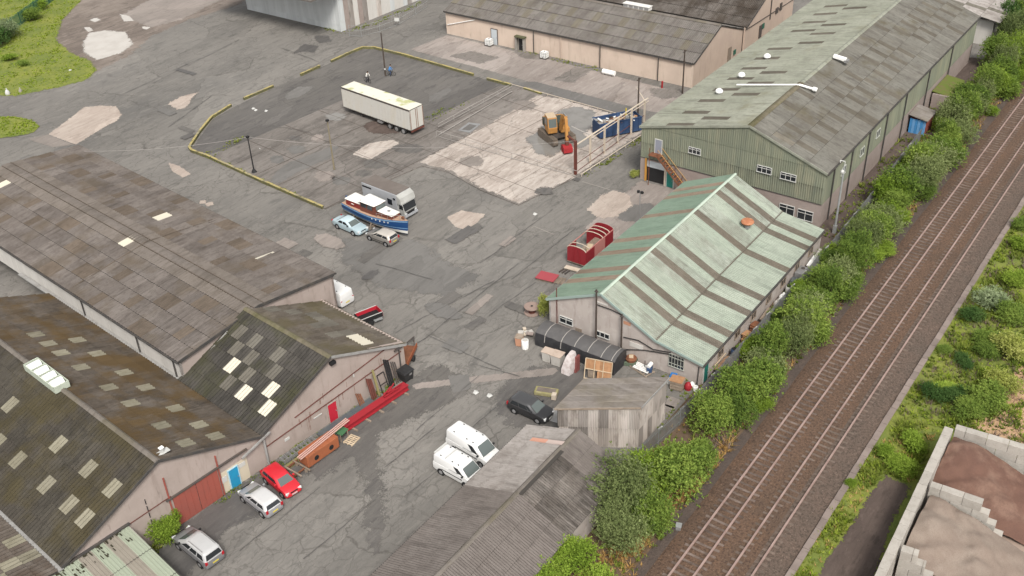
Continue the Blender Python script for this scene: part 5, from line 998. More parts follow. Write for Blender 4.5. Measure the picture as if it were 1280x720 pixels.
def trunk_mesh(seed):
    if seed in TRK: return TRK[seed]
    r = random.Random(seed); mb = MB()
    for s in range(3):
        p = V((r.uniform(-.06, .06), r.uniform(-.06, .06), 0)); d = V((r.uniform(-.3, .3), r.uniform(-.3, .3), 1)); w = 0.055
        for k in range(4):
            q = p + d * 0.3 + V((r.uniform(-.05, .05), r.uniform(-.05, .05), 0)); mb.tube(p, q, w, w * 0.75, n=6, cap=False); w *= 0.75
            mb.tube(q, q + V((r.uniform(-.4, .4), r.uniform(-.4, .4), r.uniform(.15, .35))), w * 0.6, w * 0.2, n=5, cap=False); p = q
    me = bpy.data.meshes.new('trunk'); me.from_pydata(mb.v, [], mb.f); me.materials.append(MATS['bark']); TRK[seed] = me; return me
def tree(x, y, rad, hgt, kind, name, lab, cat='tree', group=None, seed=0, z=0.0):
    t = thing(name, lab, cat, (x, y, z), random.Random(seed + int(x * 10)).uniform(0, 6.28), group, local=True)
    for nm, me in (('trunk', trunk_mesh(seed % 4)), ('crown', CR[kind])):
        o = bpy.data.objects.new(nm, me); COL.objects.link(o); o.parent = t; rs_ = random.Random(int(x * 97) + seed); o.scale = (rad * rs_.uniform(.85, 1.25), rad * rs_.uniform(.85, 1.15), hgt / 2); o.rotation_euler = (rs_.uniform(-.12, .12), rs_.uniform(-.12, .12), 0)
    return t
rt = random.Random(21); x = 63.5; k = 0; ROW = 'young trees along the railway fence'
while x < 182:
    rad = rt.choice([rt.uniform(1.5, 2.1), rt.uniform(2.0, 2.9)]); h = rt.uniform(3.2, 5.2); kd = rt.choice([0, 1, 2, 0, 8, 3, 2, 3, 2])
    y = rt.uniform(25.7, 27.2) if x < 97 else rt.uniform(25.8, 28.2)
    if x < 97: rad = min(rad, 2.35)
    look = ('tall ' if h > 4.2 else 'low ' if h < 3.4 else '') + {0: 'mid green', 1: 'bright green', 2: 'leafy green', 3: 'olive green', 8: 'yellowish green'}[kd] + (' spreading' if rad > 2.4 else ' slender' if rad < 2.1 else ' rounded')
    where = 'opposite the workshop gable' if x < 74 else 'alongside the workshop' if x < 86 else 'near the far workshop corner' if x < 97 else 'around the camera column' if x < 106 else 'alongside the tall shed' if x < 122 else 'by the mossy stores' if x < 136 else 'by the far half of the tall shed' if x < 158 else 'beyond the tall shed'
    tree(x, y, rad, h, kd, 'young_tree', look + ' tree in the row ' + where, 'tree', ROW, k)
    sk_ = rt.choice([0, 1, 8])
    if rt.random() < 0.8: tree(x + rt.uniform(0.6, 2.0), rt.choice([25.1, 25.4, 28.9]) + rt.uniform(-.3, .3), rt.uniform(0.9, 1.5), rt.uniform(1.4, 2.6), sk_, 'shrub', {0: 'mid green', 1: 'bright green', 8: 'yellowish'}[sk_] + ' low shrub filling the tree row ' + where, 'shrub', 'shrubs along the railway fence', k)
    x += rad * rt.uniform(0.8, 1.2); k += 1
for u, v, rad, h, kd, lab in ((768, 640, 2.6, 5.6, 3, 'olive green tree standing against the tin slope of the low building'), (842, 618, 2.7, 5.0, 0, 'bright tree close to the corner of the iron store'), (808, 612, 2.2, 4.4, 8, 'tree pressed against the iron store wall'), (776, 690, 2.3, 4.8, 3, 'grey green tree above dry grass by the railway'), (818, 668, 2.0, 4.0, 0, 'small rounded tree beside the orange dry grass'), (716, 712, 1.7, 3.0, 1, 'yellow green broad leaved shrub at the roof edge of the low building'), (690, 745, 1.8, 3.0, 1, 'leafy shrub beyond the roof corner of the low building'), (868, 590, 1.6, 3.4, 2, 'slim tree next to mauve weeds by the track'), (750, 735, 1.2, 2.0, 7, 'low shrub in the dry grass strip')):
    p = g(u, v); tree(p.x, p.y, rad, h, kd, 'young_tree' if rad > 1.75 else 'shrub', lab, 'tree' if rad > 1.75 else 'shrub', None, int(u))
# trees at the far end of the tall shed
for u, v, rad, h, kd, lab in ((1262, 60, 3.0, 6.5, 3, 'tall olive tree at the far end of the green shed'), (1240, 85, 2.2, 5.0, 2, 'dense tree behind the dark gap beside the green shed'), (1285, 40, 3.0, 6.0, 0, 'broad tree at the end of the tree row'), (1250, 45, 2.4, 6.0, 6, 'dark tree rising behind the green shed corner')):
    p = g(u, v); tree(p.x, p.y, rad, h, kd, 'young_tree', lab, 'tree', None, int(u))
p = g(205, 676); tree(p.x, p.y, 1.25, 2.4, 1, 'shrub', 'bright green shrub growing against the pink wall by the lean-to', 'shrub', None, 3)
p = g(216, 663); tree(p.x + 0.3, p.y + 0.1, 0.8, 2.0, 7, 'shrub', 'small shrub beside the red gate', 'shrub', None, 5)
p = g(680, 396); tree(p.x, p.y, 0.85, 2.6, 5, 'shrub', 'yellow green bush at the corner of the green roofed workshop', 'shrub', None, 4)
p = g(793, 222); tree(p.x, p.y, 0.7, 1.0, 5, 'shrub', 'little weed bush at the corner of the loading bay', 'shrub', None, 4)
# right hand verge
rv = random.Random(5)
for u, v, rad, h, kd, lab in ((1236, 382, 1.6, 1.9, 4, 'silvery grey green willow bush above the cable trough'), (1214, 400, 1.3, 1.4, 6, 'dark round bush below the silvery willow'), (1262, 400, 1.6, 1.7, 0, 'green bush right behind the silvery willow'), (1258, 445, 1.9, 2.2, 5, 'large pale yellow green bush over the sand bank'), (1195, 500, 1.3, 1.3, 6, 'dark green bush beside the bay wall corner'), (1232, 508, 1.9, 2.2, 0, 'dense green bush behind the block end wall'), (1248, 490, 1.6, 2.0, 5, 'pale yellow bush next to the sandy bank'), (1165, 497, 1.3, 1.2, 6, 'dark sprawling bush at the trough edge'), (1210, 520, 1.6, 1.6, 2, 'bush hiding the outer corner of the block wall'), (1125, 590, 1.4, 1.3, 1, 'bright leafy bush at the end of the soil strip'), (1105, 570, 0.9, 0.9, 7, 'small bright bush beside the concrete trough'), (1140, 560, 1.3, 1.2, 7, 'bright low bush by the long block wall'), (1203, 455, 1.1, 0.9, 6, 'dark low bush in the grassy verge'), (1180, 440, 0.8, 0.6, 0, 'small clump in the yellow grass'), (1230, 430, 1.4, 1.2, 0, 'wide low bush on the weedy verge'), (1268, 355, 1.4, 1.5, 1, 'bright bush near the top of the verge'), (1272, 310, 1.3, 1.2, 7, 'low bush close to the trough on the upper verge'), (1063, 607, 0.45, 0.6, 1, 'tiny bush touching the cable trough'), (1275, 285, 1.2, 1.2, 0, 'green bush at the upper end of the verge')):
    p = g(u, v); tree(p.x, p.y, rad, h, kd, 'bush', lab, 'bush', 'bushes on the verge beside the bays', int(u))
KN = {0: 'mid green', 1: 'bright green', 2: 'leafy green', 3: 'olive green', 5: 'pale yellow green', 6: 'dark green', 7: 'large leaved bright', 8: 'yellowish green'}
for k in range(16):
    x = rv.uniform(76, 150); kd = rv.choice([0, 1, 5, 6, 7, 2]); rd = rv.uniform(0.8, 1.8)
    tree(x, rv.uniform(2.0, 13.0), rd, rv.uniform(0.7, 1.8), kd, 'bush', ('wide ' if rd > 1.3 else 'small ') + KN[kd] + ' bush in the verge tangle ' + ('above the sand bank' if x < 95 else 'further up the trough' if x < 120 else 'at the far end'), 'bush', 'bushes in the tangled upper verge', k)
for u, v, rad, h, kd, lab in ((12, 48, 2.4, 3.6, 4, 'grey green tree against the green palisade fence'), (2, 55, 2.2, 3.0, 6, 'dark bush under the grey green tree by the fence'), (40, 25, 1.9, 2.2, 0, 'bush behind the green palisade fence'), (50, 12, 1.6, 2.0, 1, 'further bush behind the green palisade fence'), (30, 82, 1.0, 0.9, 0, 'low leafy clump in the far grass'), (12, 75, 1.5, 1.0, 7, 'nettle clump in the far grass')):
    p = g(u, v); tree(p.x, p.y, rad, h, kd, 'bush', lab, 'bush', None, int(u) + 40)
def tufts(name, lab, poly, dens, hgt, m, spread=0.25, seed=1, clump=True, wid=0.05, z=0.0, cat='grass'):
    r = random.Random(seed); xs = [p.x for p in poly]; ys = [p.y for p in poly]; vs = []; fs = []
    n = int((max(xs) - min(xs)) * (max(ys) - min(ys)) * dens); ph = [r.uniform(0, 6) for _ in range(4)]
    for _ in range(n):
        x, y = r.uniform(min(xs), max(xs)), r.uniform(min(ys), max(ys))
        if not inpoly((x, y), poly): continue
        w = math.sin(x * 0.9 + ph[0]) * math.sin(y * 1.1 + ph[1]) + 0.6 * math.sin(x * 2.3 + ph[2]) * math.sin(y * 2.7 + ph[3])
        if clump and w + r.uniform(-0.9, 0.9) < -0.35: continue
        hh = hgt * (0.6 + 0.35 * w) * r.uniform(0.5, 1.3)
        if hh < 0.04: hh = 0.04
        for b in range(5):
            a = r.uniform(0, 6.283); d = V((math.cos(a), math.sin(a), 0)); s = V((-d.y, d.x, 0)) * wid * r.uniform(0.6, 1.5); p = V((x, y, z)) + d * r.uniform(0, 0.08)
            k = len(vs); vs += [p - s, p + s, p + d * spread * hh * r.uniform(0.4, 2) + V((0, 0, hh))]; fs.append((k, k + 1, k + 2))
    me = bpy.data.meshes.new(name); me.from_pydata(vs, [], fs); me.materials.append(MATS[m]); o = bpy.data.objects.new(name, me); COL.objects.link(o)
    return tag(o, lab, cat, kind='stuff')
VG = [V((74.5, 15.1, 0)), V((150, 15.1, 0)), V((150, 2, 0)), V((74.5, 2, 0))]
tufts('verge_weeds', 'tangled green weeds on the verge beside the trough', VG, 9, 0.5, 'grass_green', 0.7, 2, True, 0.07)
tufts('verge_grass', 'yellow green grass on the verge beside the trough', VG, 6, 0.32, 'grass_bright', 0.8, 3, True, 0.06)
tufts('dry_stems', 'mauve brown dry stems among the verge weeds', VG, 4, 0.55, 'weed_mauve', 0.5, 4, True, 0.03)
VG2 = pxs((1132, 520), (1175, 540), (1140, 607), (1104, 592), (1080, 622), (1062, 655), (1045, 680), (1028, 705), (1000, 760), (975, 760), (1000, 708), (1050, 626), (1090, 565))
tufts('verge_weeds', 'green weeds between trough and soil strip', VG2, 12, 0.42, 'grass_green', 0.8, 6, True, 0.06)
tufts('verge_grass', 'yellow grass between trough and soil strip', VG2, 10, 0.3, 'grass_bright', 0.8, 7, True, 0.06); tufts('dry_stems', 'dry brown stems between trough and soil strip', VG2, 4, 0.4, 'grass_dry', 0.8, 8, True, 0.03)
FS = [V((44, 24.9, 0)), V((180, 24.9, 0)), V((180, 30.6, 0)), V((44, 30.6, 0))]
tufts('fence_grass', 'rough grass under the tree row', FS, 5, 0.45, 'grass_green', 0.6, 11, True, 0.06); tufts('fence_dry_grass', 'straw coloured grass under the tree row', FS, 2.2, 0.5, 'grass_dry', 0.6, 12, True, 0.05)
tufts('dry_grass', 'orange dry grass strip between the trees and the track', pxs((850, 590), (905, 555), (925, 545), (880, 605), (845, 640), (810, 680), (770, 735), (715, 760), (700, 735), (760, 690), (800, 665), (830, 640)), 16, 0.6, 'grass_dry', 0.9, 13, True, 0.045)
tufts('mauve_weeds', 'mauve flowering weeds beside the cess', pxs((870, 560), (900, 545), (915, 560), (885, 580), (868, 580)), 14, 0.7, 'weed_mauve', 0.6, 14, True, 0.05)
GV = pxs((-20, 118), (20, 119), (75, 108), (108, 99), (120, 88), (112, 77), (85, 66), (70, 50), (78, 25), (100, 2), (-20, -5))
tufts('verge_grass', 'bright grass on the verge past the turning road', GV, 6, 0.16, 'grass_bright', 0.7, 15, True, 0.09, 0.02)
tufts('verge_grass', 'bright grass on the small rounded island by the road', pxs((-20, 147), (20, 147), (40, 151), (49, 158), (42, 165), (20, 170), (-20, 175)), 9, 0.22, 'grass_bright', 0.7, 16, False, 0.08, 0.06)
for poly, sd in ((pxs((333, 582), (400, 540), (420, 530), (424, 535), (380, 566), (345, 590)), 21), (pxs((262, 628), (300, 606), (335, 584), (340, 590), (300, 616), (275, 632)), 22), (pxs((425, 525), (505, 465), (508, 470), (430, 532)), 23), (pxs((228, 655), (180, 690), (190, 700), (235, 660)), 24)):
    tufts('wall_weeds', ['weeds behind the orange tank at the foot of the pink wall', 'weeds by the blue door at the foot of the wall', 'weeds behind the red beams at the foot of the wall', 'weeds by the red gate and lean-to'][sd - 21], poly, 30, 0.28, 'grass_green', 0.7, sd, True, 0.05)
tufts('kerb_moss', 'green weeds along the inside of the yellow kerb', pxs((246, 192), (262, 190), (300, 172), (312, 170), (300, 178), (268, 196), (330, 226), (400, 256), (398, 260), (258, 198)), 14, 0.18, 'grass_green', 0.6, 31, True, 0.06, 0.13)
tufts('yard_moss', 'green weeds along the crack behind the trailer', pxs((528, 150), (552, 135), (585, 125), (590, 129), (560, 142), (540, 154)), 8, 0.16, 'grass_green', 0.6, 32, True, 0.06, 0.13)
tufts('ditch_weeds', 'weeds in the strip between pale slab and lane', pxs((728, 219), (760, 198), (810, 166), (814, 170), (765, 202), (735, 222)), 14, 0.25, 'grass_green', 0.6, 33, True, 0.06)
tufts('shed_weeds', 'weeds on the dark soil beside the tall shed', [V((97, 29.8, 0)), V((150, 30.2, 0)), V((150, 32.6, 0)), V((101, 32.6, 0))], 5, 0.4, 'grass_green', 0.7, 37, True, 0.06, 0.02)
tufts('shed_weeds', 'weeds behind the workshop and iron store by the fence', [V((60, 30.7, 0)), V((69, 30.5, 0)), V((68.5, 35, 0)), V((63.5, 33, 0))], 9, 0.25, 'grass_green', 0.7, 34, True, 0.05)
tufts('shed_weeds', 'grass at the foot of the white shed wall', pxs((395, 30), (427, 40), (470, 26), (525, 2), (528, 5), (470, 31), (428, 43), (392, 34)), 10, 0.22, 'grass_green', 0.7, 35, True, 0.07)
tufts('apron_moss', 'brown green weeds by the porch of the beige building', pxs((640, 57), (672, 64), (720, 78), (770, 90), (768, 93), (715, 82), (640, 62)), 6, 0.2, 'grass_green', 0.7, 36, True, 0.07)
# ------------------------------------------------------------------ vehicles
def paint(name, c, rough=0.3): return mat(name, c, rough=rough, spec=0.5, coat=0.5, noise=[(0.9, tuple(x * 0.9 for x in c), 0.4, 0.45, 0.7), (9, tuple(x * 0.82 + 0.012 for x in c), 0.35, 0.55, 0.75)])
mat('lamp_red', (0.35, 0.012, 0.02), rough=0.3); mat('lamp_clear', (0.55, 0.56, 0.56), rough=0.15); mat('plate_yellow', (0.55, 0.45, 0.06), rough=0.5)
STY = {  # stations (x, top, width, bottom) as fractions of length / metres; cabin (belt rear, belt front, roof rear, roof front); side windows
 'hatch': ([(-.5, .62, .80, .38), (-.485, .85, .90, .28), (-.42, .92, .97, .22), (-.2, .95, 1, .2), (.1, .94, 1, .2), (.26, .91, 1, .2), (.40, .82, .97, .2), (.465, .70, .9, .25), (.5, .56, .78, .35)], (-.485, .27, -.41, .05), [(.10, .40), (.43, .74), (.77, .90)]),
 'saloon': ([(-.5, .62, .80, .38), (-.485, .86, .88, .28), (-.40, .93, .95, .22), (-.2, .95, 1, .2), (.1, .93, 1, .2), (.24, .90, 1, .2), (.38, .82, .97, .2), (.465, .70, .88, .25), (.5, .55, .76, .35)], (-.36, .24, -.20, .04), [(.14, .44), (.48, .84)]),
 'mpv': ([(-.5, .62, .86, .38), (-.49, .92, .92, .28), (-.42, .98, .98, .22), (-.2, 1.0, 1, .2), (.1, 1.0, 1, .2), (.28, .98, 1, .2), (.40, .87, .97, .2), (.465, .74, .9, .25), (.5, .58, .78, .35)], (-.495, .31, -.45, .06), [(.06, .30), (.33, .58), (.61, .86)]),
 'offroad': ([(-.5, .70, .90, .45), (-.49, 1.0, .94, .35), (-.42, 1.02, .98, .3), (-.2, 1.02, 1, .3), (.1, 1.02, 1, .3), (.22, 1.02, 1, .3), (.40, .98, .97, .3), (.475, .86, .94, .35), (.5, .66, .88, .42)], (-.49, .22, -.46, .08), [(.07, .38), (.42, .66), (.69, .90)]),
 'van': ([(-.5, .80, .93, .38), (-.495, 1.05, .97, .28), (-.42, 1.08, 1, .22), (-.2, 1.08, 1, .2), (.1, 1.08, 1, .2), (.30, 1.06, 1, .2), (.41, .95, .97, .2), (.47, .80, .92, .25), (.5, .60, .82, .35)], (-.498, .36, -.49, .16), [(.73, .90)])}
def lerp(a, b, f): return a + (b - a) * f
WH = {}
def wheels(t, xs, yw, r, wd=0.2, rim='rim'):
    key = (r, wd, rim)
    if key not in WH:
        a = MB(); pr = [(r * 0.62, -wd / 2), (r * 0.95, -wd / 2), (r, -wd * 0.32), (r, wd * 0.32), (r * 0.95, wd / 2), (r * 0.62, wd / 2)]; a.lathe((0, 0, 0), pr, 18)
        b = MB(); b.lathe((0, 0, 0), [(r * 0.60, -wd / 2 - 0.012), (r * 0.60, wd / 2 + 0.012), (r * 0.2, wd / 2 + 0.03)], 14)
        for m_ in (a, b): m_.v = [V((p.x, p.z, p.y)) for p in m_.v]
        o1 = a.build('wheel', 'tyre', smooth=True); o2 = b.build('rim', rim, smooth=True); WH[key] = (o1.data, o2.data); bpy.data.objects.remove(o1); bpy.data.objects.remove(o2)
    for x in xs:
        for s in (-1, 1):
            o = bpy.data.objects.new('wheel', WH[key][0]); COL.objects.link(o); o.parent = t; o.location = (x, s * yw, r)
            q = bpy.data.objects.new('rim', WH[key][1]); COL.objects.link(q); q.parent = o; q.scale = (1, s, 1)
def car(label, cat, loc, rz, L, W, H, wb, pm, style, name='parked_car', group=None, roof=None, rails=False, glassm='glass'):
    t = thing(name, label, cat, loc, rz, group, local=True); st, cb, sw = STY[style]; w = W / 2; mb = MB(); rings = []
    for x, zt, wf, zb in st:
        hw = w * wf; d = zt - zb; half = [(.80 * hw, zb), (.97 * hw, zb + .12 * d), (hw, zb + .35 * d), (hw * .995, zb + .72 * d), (.955 * hw, zt - .03), (.80 * hw, zt + .012)]
        rings.append([V((x * L, y, z)) for y, z in half] + [V((x * L, 0, zt + .035))] + [V((x * L, -y, z)) for y, z in half[::-1]] + [V((x * L, 0, zb))])
    mb.loft(rings); mb.build('body', pm, t, smooth=True)
    belt = max(s[1] for s in st) - 0.03; xr0, xf0, xr1, xf1 = [c * L for c in cb]
    def ring(f, hw, z, ins=0.0):
        a, b = lerp(xr0, xr1, f) + ins, lerp(xf0, xf1, f) - ins; r = 0.16
        return [V(p) for p in ((a, -hw + r, z), (a + r * .3, -hw + r * .3, z), (a + r, -hw, z), (b - r * 2, -hw, z), (b - r * .6, -hw + r * .4, z), (b, -hw + r * 1.6, z), (b, hw - r * 1.6, z), (b - r * .6, hw - r * .4, z), (b - r * 2, hw, z), (a + r, hw, z), (a + r * .3, hw - r * .3, z), (a, hw - r, z))]
    k1 = .80 if style != 'van' else .88; h0, h1 = w * .93, w * k1
    MB().loft([ring(0, h0, belt), ring(.86, lerp(h0, h1, .9), H - .12), ring(1.0, h1 * .95, H - .035, .05), ring(1.0, h1 * .72, H, .28)]).build('cabin', roof or pm, t, smooth=True)  # a given roof paint is a paler body colour with the sky's reflection painted in
    zt = H - .12
    def sp(f, h, s, o=.014):
        x = lerp(lerp(xr0, xr1, h * .86), lerp(xf0, xf1, h * .86), f); return V((x, s * (lerp(h0, lerp(h0, h1, .9), h) + o), lerp(belt, zt, h)))
    for s in (-1, 1):
        for f0, f1 in sw: MB().poly([sp(f0, .16, s), sp(f1, .16, s), sp(min(f1, f0 + (f1 - f0) * (1 if f1 < .8 else .9)), .9, s), sp(f0 + (.03 if f0 < .15 else 0), .9, s)], (0, s * .012, 0)).build('side_window', glassm, t)
        MB().box((lerp(xf0, xf1, .25) - .25, s * (w + .06), belt + .14), (.14, .18, .14)).build('mirror', 'black_plastic' if style != 'hatch' else pm, t, bevel=.02)
        MB().box((L * .465, s * w * .72, st[-2][1] - .06), (.17, w * .38, .17), rz=-s * .35).build('headlight', 'lamp_clear', t, bevel=.02)
        MB().box((-L * .488, s * w * .82, .86), (.09, .2, .3 if style != 'saloon' else .16)).build('tail_light', 'lamp_red', t, bevel=.015)
        for wx in (wb / 2, -wb / 2): MB().tube((wx, s * (w - .16), .31), (wx, s * (w + .008), .31), .375, n=18).build('wheel_arch', 'black', t)
    def fp(y, h, r=False):
        f = h * .86; x = lerp(xr0, xr1, f) - .016 if r else lerp(xf0, xf1, f) + .018
        return V((x, y * (lerp(h0, lerp(h0, h1, .9), h) - .13), lerp(belt, zt, h)))
    MB().poly([fp(-1, .1), fp(1, .1), fp(.92, .95), fp(-.92, .95)], (.012, 0, .008)).build('windscreen', 'windscreen', t)
    if style != 'van': MB().poly([fp(-1, .2, 1), fp(1, .2, 1), fp(.94, .9, 1), fp(-.94, .9, 1)], (-.012, 0, .008)).build('rear_window', glassm, t)
    wheels(t, (wb / 2, -wb / 2), w - .095, .31)
    MB().box((-L * .503, 0, .62), (.02, .5, .11)).build('number_plate', 'plate_yellow', t); MB().box((L * .503, 0, .48), (.02, .5, .11)).build('number_plate', 'frame_white', t)
    MB().box((L * .492, 0, .66), (.05, W * .42, .1)).build('grille', 'black', t)
    if style in ('hatch', 'mpv', 'offroad'):
        for s in (-1, 1): MB().box((0, s * (w + .004), .5), (L * .5, .03, .06)).build('rubbing_strip', 'black_plastic', t)
    if rails:
        for s in (-1, 1): MB().bar((xr1 + .3, s * h1 * .82, H + .02), (xf1 - .3, s * h1 * .82, H + .02), .05).build('roof_rail', 'steel', t)
    return t
def by_wheels(r, f, wb, half=0.72):
    a, b = g(*r), g(*f); m = (a + b) / 2; d = (b - a).normalized(); n = V((-d.y, d.x, 0))
    if n.dot(m) < 0: n = -n
    return (m + n * half), math.atan2(d.y, d.x)
p_, a_ = by_wheels((422.5, 285.5), (443, 294.5), 2.65); car('light blue saloon car parked beside the boat stern', 'car', p_, a_, 4.5, 1.72, 1.42, 2.62, paint('paint_blue', (0.33, 0.42, 0.455)), 'saloon', roof=paint('paint_blue_skylit', (0.42, 0.52, 0.56)), group='parked cars')
p_, a_ = by_wheels((482.5, 308), (463.5, 300.5), 2.45); car('beige silver hatchback parked under the boat bow', 'car', p_, a_, 3.85, 1.66, 1.42, 2.45, paint('paint_beige', (0.19, 0.178, 0.162)), 'hatch', roof=paint('paint_beige_skylit', (0.42, 0.39, 0.35)), group='parked cars')
p_, a_ = by_wheels((252.5, 708), (226, 686), 2.8); car('grey people carrier with roof rails next to the lean-to', 'car', p_, a_, 4.6, 1.78, 1.66, 2.8, paint('paint_grey', (0.17, 0.17, 0.175)), 'mpv', rails=True, roof=paint('paint_grey_skylit', (0.42, 0.42, 0.42)), group='parked cars')
p_, a_ = by_wheels((329.5, 646), (305.5, 627), 2.5); car('silver hatchback parked beside the red car', 'car', p_, a_, 4.05, 1.72, 1.45, 2.5, paint('paint_silver', (0.26, 0.26, 0.27)), 'hatch', roof=paint('paint_silver_skylit', (0.5, 0.5, 0.5)), group='parked cars')
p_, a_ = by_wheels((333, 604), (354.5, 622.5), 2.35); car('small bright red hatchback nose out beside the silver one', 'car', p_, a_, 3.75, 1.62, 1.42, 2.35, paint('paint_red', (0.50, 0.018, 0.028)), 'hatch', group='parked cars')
p_, a_ = by_wheels((645.5, 517), (671, 528), 2.45); car('black small off-road car parked near the iron store', 'car', p_, a_, 4.1, 1.75, 1.52, 2.45, paint('paint_black', (0.022, 0.022, 0.024)), 'hatch', roof=paint('paint_black_skylit', (0.05, 0.05, 0.052)), group='parked cars')
def van(lab, p, a, L, H, rack):
    t = car(lab, 'van', p, a, L, 1.85, H, L * .6, paint('paint_white', (0.64, 0.64, 0.63)), 'van', 'parked_van', 'white vans by the low building')
    for k in range(5): MB().box((-L * .38 + k * L * .11, 0, H - .004), (.05, 1.15, .03)).build('roof_rib', 'paint_white', t)
    for s in (-1, 1):
        MB().box((-.1, s * .93, .72), (L * .5, .02, .07)).build('side_strip', 'black_plastic', t); MB().box((L * .02, s * .915, 1.15), (L * .22, .012, .04)).build('door_rail', 'steel', t)
        for x in (-L * .33, -.2, L * .1): MB().box((x, s * .6, H + .02), (.12, .06, .07)).build('roof_mount', 'black_plastic', t)
    if rack:
        MB().bar((-L * .46, -.75, H + .12), (-L * .46, .75, H + .12), .12, .1).build('rack_bar', 'frame_white', t); MB().bar((-L * .2, -.72, H + .1), (-L * .2, .72, H + .1), .06).build('rack_bar', 'frame_white', t)
p_, a_ = by_wheels((570, 564.5), (601.5, 583), 3.1, .78); van('larger white van standing behind the smaller white van', p_, a_, 4.95, 1.95, False)
p_, a_ = by_wheels((555.5, 594), (580.5, 608), 2.9, .78); van('smaller white van with roof rack bar beside the low roof', p_, a_, 4.4, 1.82, True)
# van hidden behind the warehouse corner
p_ = lw(13.1, 14.6, 0); van('white van showing past the warehouse corner', p_, AL + math.pi / 2, 4.6, 1.85, False)
# ---- curtain-sided trailer
c = g(513.5, 162.5, 1.1); d = -(g(513.5, 162.5, 1.1) - g(428.5, 132, 1.1)).normalized(); n = V((-d.y, d.x, 0)); n = n if n.x > 0 else -n
ctr = c + d * 6.7 + n * 1.25; ctr.z = 0
t = thing('semi_trailer', 'dirty white curtain sided semi trailer parked on the slab', 'trailer', ctr, math.atan2(d.y, d.x), local=True)
mat('curtain', (0.47, 0.455, 0.42), rough=0.6, noise=[(0.8, (0.47, 0.43, 0.36), 0.7, 0.45, 0.7, 4, (1, 1, 0.2)), (2, (0.34, 0.30, 0.23), 0.4, 0.58, 0.75)]); mat('trailer_top', (0.60, 0.58, 0.50), rough=0.6, noise=[(0.5, (0.36, 0.38, 0.16), 0.9, 0.52, 0.62), (1.0, (0.55, 0.45, 0.32), 0.6, 0.6, 0.72)])
for s in (-1, 1):
    mb = MB(); nn = 44
    for k in range(nn + 1):
        x = -6.65 + 13.3 * k / nn; yy = s * (1.235 + (0.022 if k % 2 else 0)); mb.v += [V((x, yy + s * 0.02, 1.02)), V((x, yy, 3.72))]
    for k in range(nn): mb.f.append([2 * k, 2 * k + 2, 2 * k + 3, 2 * k + 1])
    mb.build('curtain', 'curtain', t); MB().box((0, s * 1.24, 3.80), (13.4, 0.06, 0.22)).build('roof_rail', 'steel_dark', t)
    for k in range(30): MB().box((-6.5 + k * 0.45, s * 1.27, 0.98), (0.05, 0.02, 0.16)).build('buckle', 'steel_dark', t)
MB().box((0, 0, 3.9), (13.35, 2.42, 0.06)).build('roof', 'trailer_top', t); MB().box((0, 0, 2.35), (13.2, 2.36, 2.7)).build('load_core', 'deck', t); MB().box((0, 0, 0.98), (13.4, 2.44, 0.14)).build('floor', 'steel_dark', t)
MB().box((6.68, 0, 2.4), (0.06, 2.46, 2.9)).build('headboard', 'curtain', t)
for s in (-1, 1):
    o = MB().box((-6.7, s * 0.62, 2.4), (0.06, 1.2, 2.75)).build('rear_door', 'curtain', t)
    for y in (0.15, 1.15): MB().box((-6.75, s * y, 2.4), (0.05, 0.05, 2.7)).build('lock_bar', 'rust', o)
    MB().bar((3.3, s * 0.8, 0.0), (3.3, s * 0.8, 0.95), 0.14).build('landing_leg', 'steel_dark', t); MB().box((3.3, s * 0.8, 0.02), (0.35, 0.3, 0.05)).build('landing_foot', 'steel_dark', t)
MB().box((-1.5, 0, 0.78), (10, 0.9, 0.28)).build('chassis', 'steel_dark', t); MB().box((-6.72, 0, 0.78), (0.12, 2.4, 0.22)).build('rear_beam', 'rust_dark', t)
wheels(t, (-2.6, -3.9, -5.2), 1.08, 0.48, 0.36, 'steel'); MB().box((-0.6, 1.0, 0.62), (0.9, 0.4, 0.35)).build('side_box', 'steel', t)
# ---- horse lorry
q = [g(497.5, 244, 3.15), g(450.5, 226, 3.15), g(472.5, 220, 3.15), g(512, 234.5, 3.15)]
ctr = (q[0] + q[1] + q[2] + q[3]) / 4; d = (q[0] - q[1]).normalized(); LL = (q[0] - q[1]).length
t = thing('horse_lorry', 'grey white horse lorry with brown roof parked behind the boat', 'lorry', (ctr.x, ctr.y, 0), math.atan2(d.y, d.x), local=True)
mat('lorry_white', (0.33, 0.33, 0.31), rough=0.5, noise=[(0.8, (0.48, 0.48, 0.46), 0.6, 0.45, 0.7)]); mat('lorry_side', (0.33, 0.34, 0.355), rough=0.5, noise=[(0.8, (0.27, 0.28, 0.29), 0.6, 0.45, 0.7)]); mat('lorry_roof', (0.13, 0.11, 0.098), rough=0.9, noise=[(0.7, (0.17, 0.15, 0.135), 0.7, 0.45, 0.7)])
h = LL / 2; MB().box((-0.15, 0, 1.95), (LL - 0.5, 2.36, 2.3)).build('box_body', 'lorry_side', t, bevel=0.05)
MB().box((-0.15, 0, 3.13), (LL - 0.55, 2.2, 0.06)).build('roof', 'lorry_roof', t)
MB().poly([(h - 0.4, -1.18, 3.1), (h + 0.15, -1.18, 2.75), (h + 0.35, -1.18, 2.05), (h - 0.4, -1.18, 1.95)], (0, 2.36, 0)).build('luton', 'lorry_white', t, bevel=0.04)
MB().poly([(h - 0.45, -1.02, 0.45), (h + 0.55, -1.02, 0.45), (h + 0.55, -1.02, 1.1), (h + 0.3, -1.02, 2.0), (h - 0.45, -1.02, 2.0)], (0, 2.04, 0)).build('cab', 'lorry_white', t, bevel=0.05)
MB().poly([(h + 0.56, -0.95, 1.15), (h + 0.56, 0.95, 1.15), (h + 0.325, 0.95, 1.97), (h + 0.325, -0.95, 1.97)], (0.02, 0, 0.01)).build('windscreen', 'glass', t)
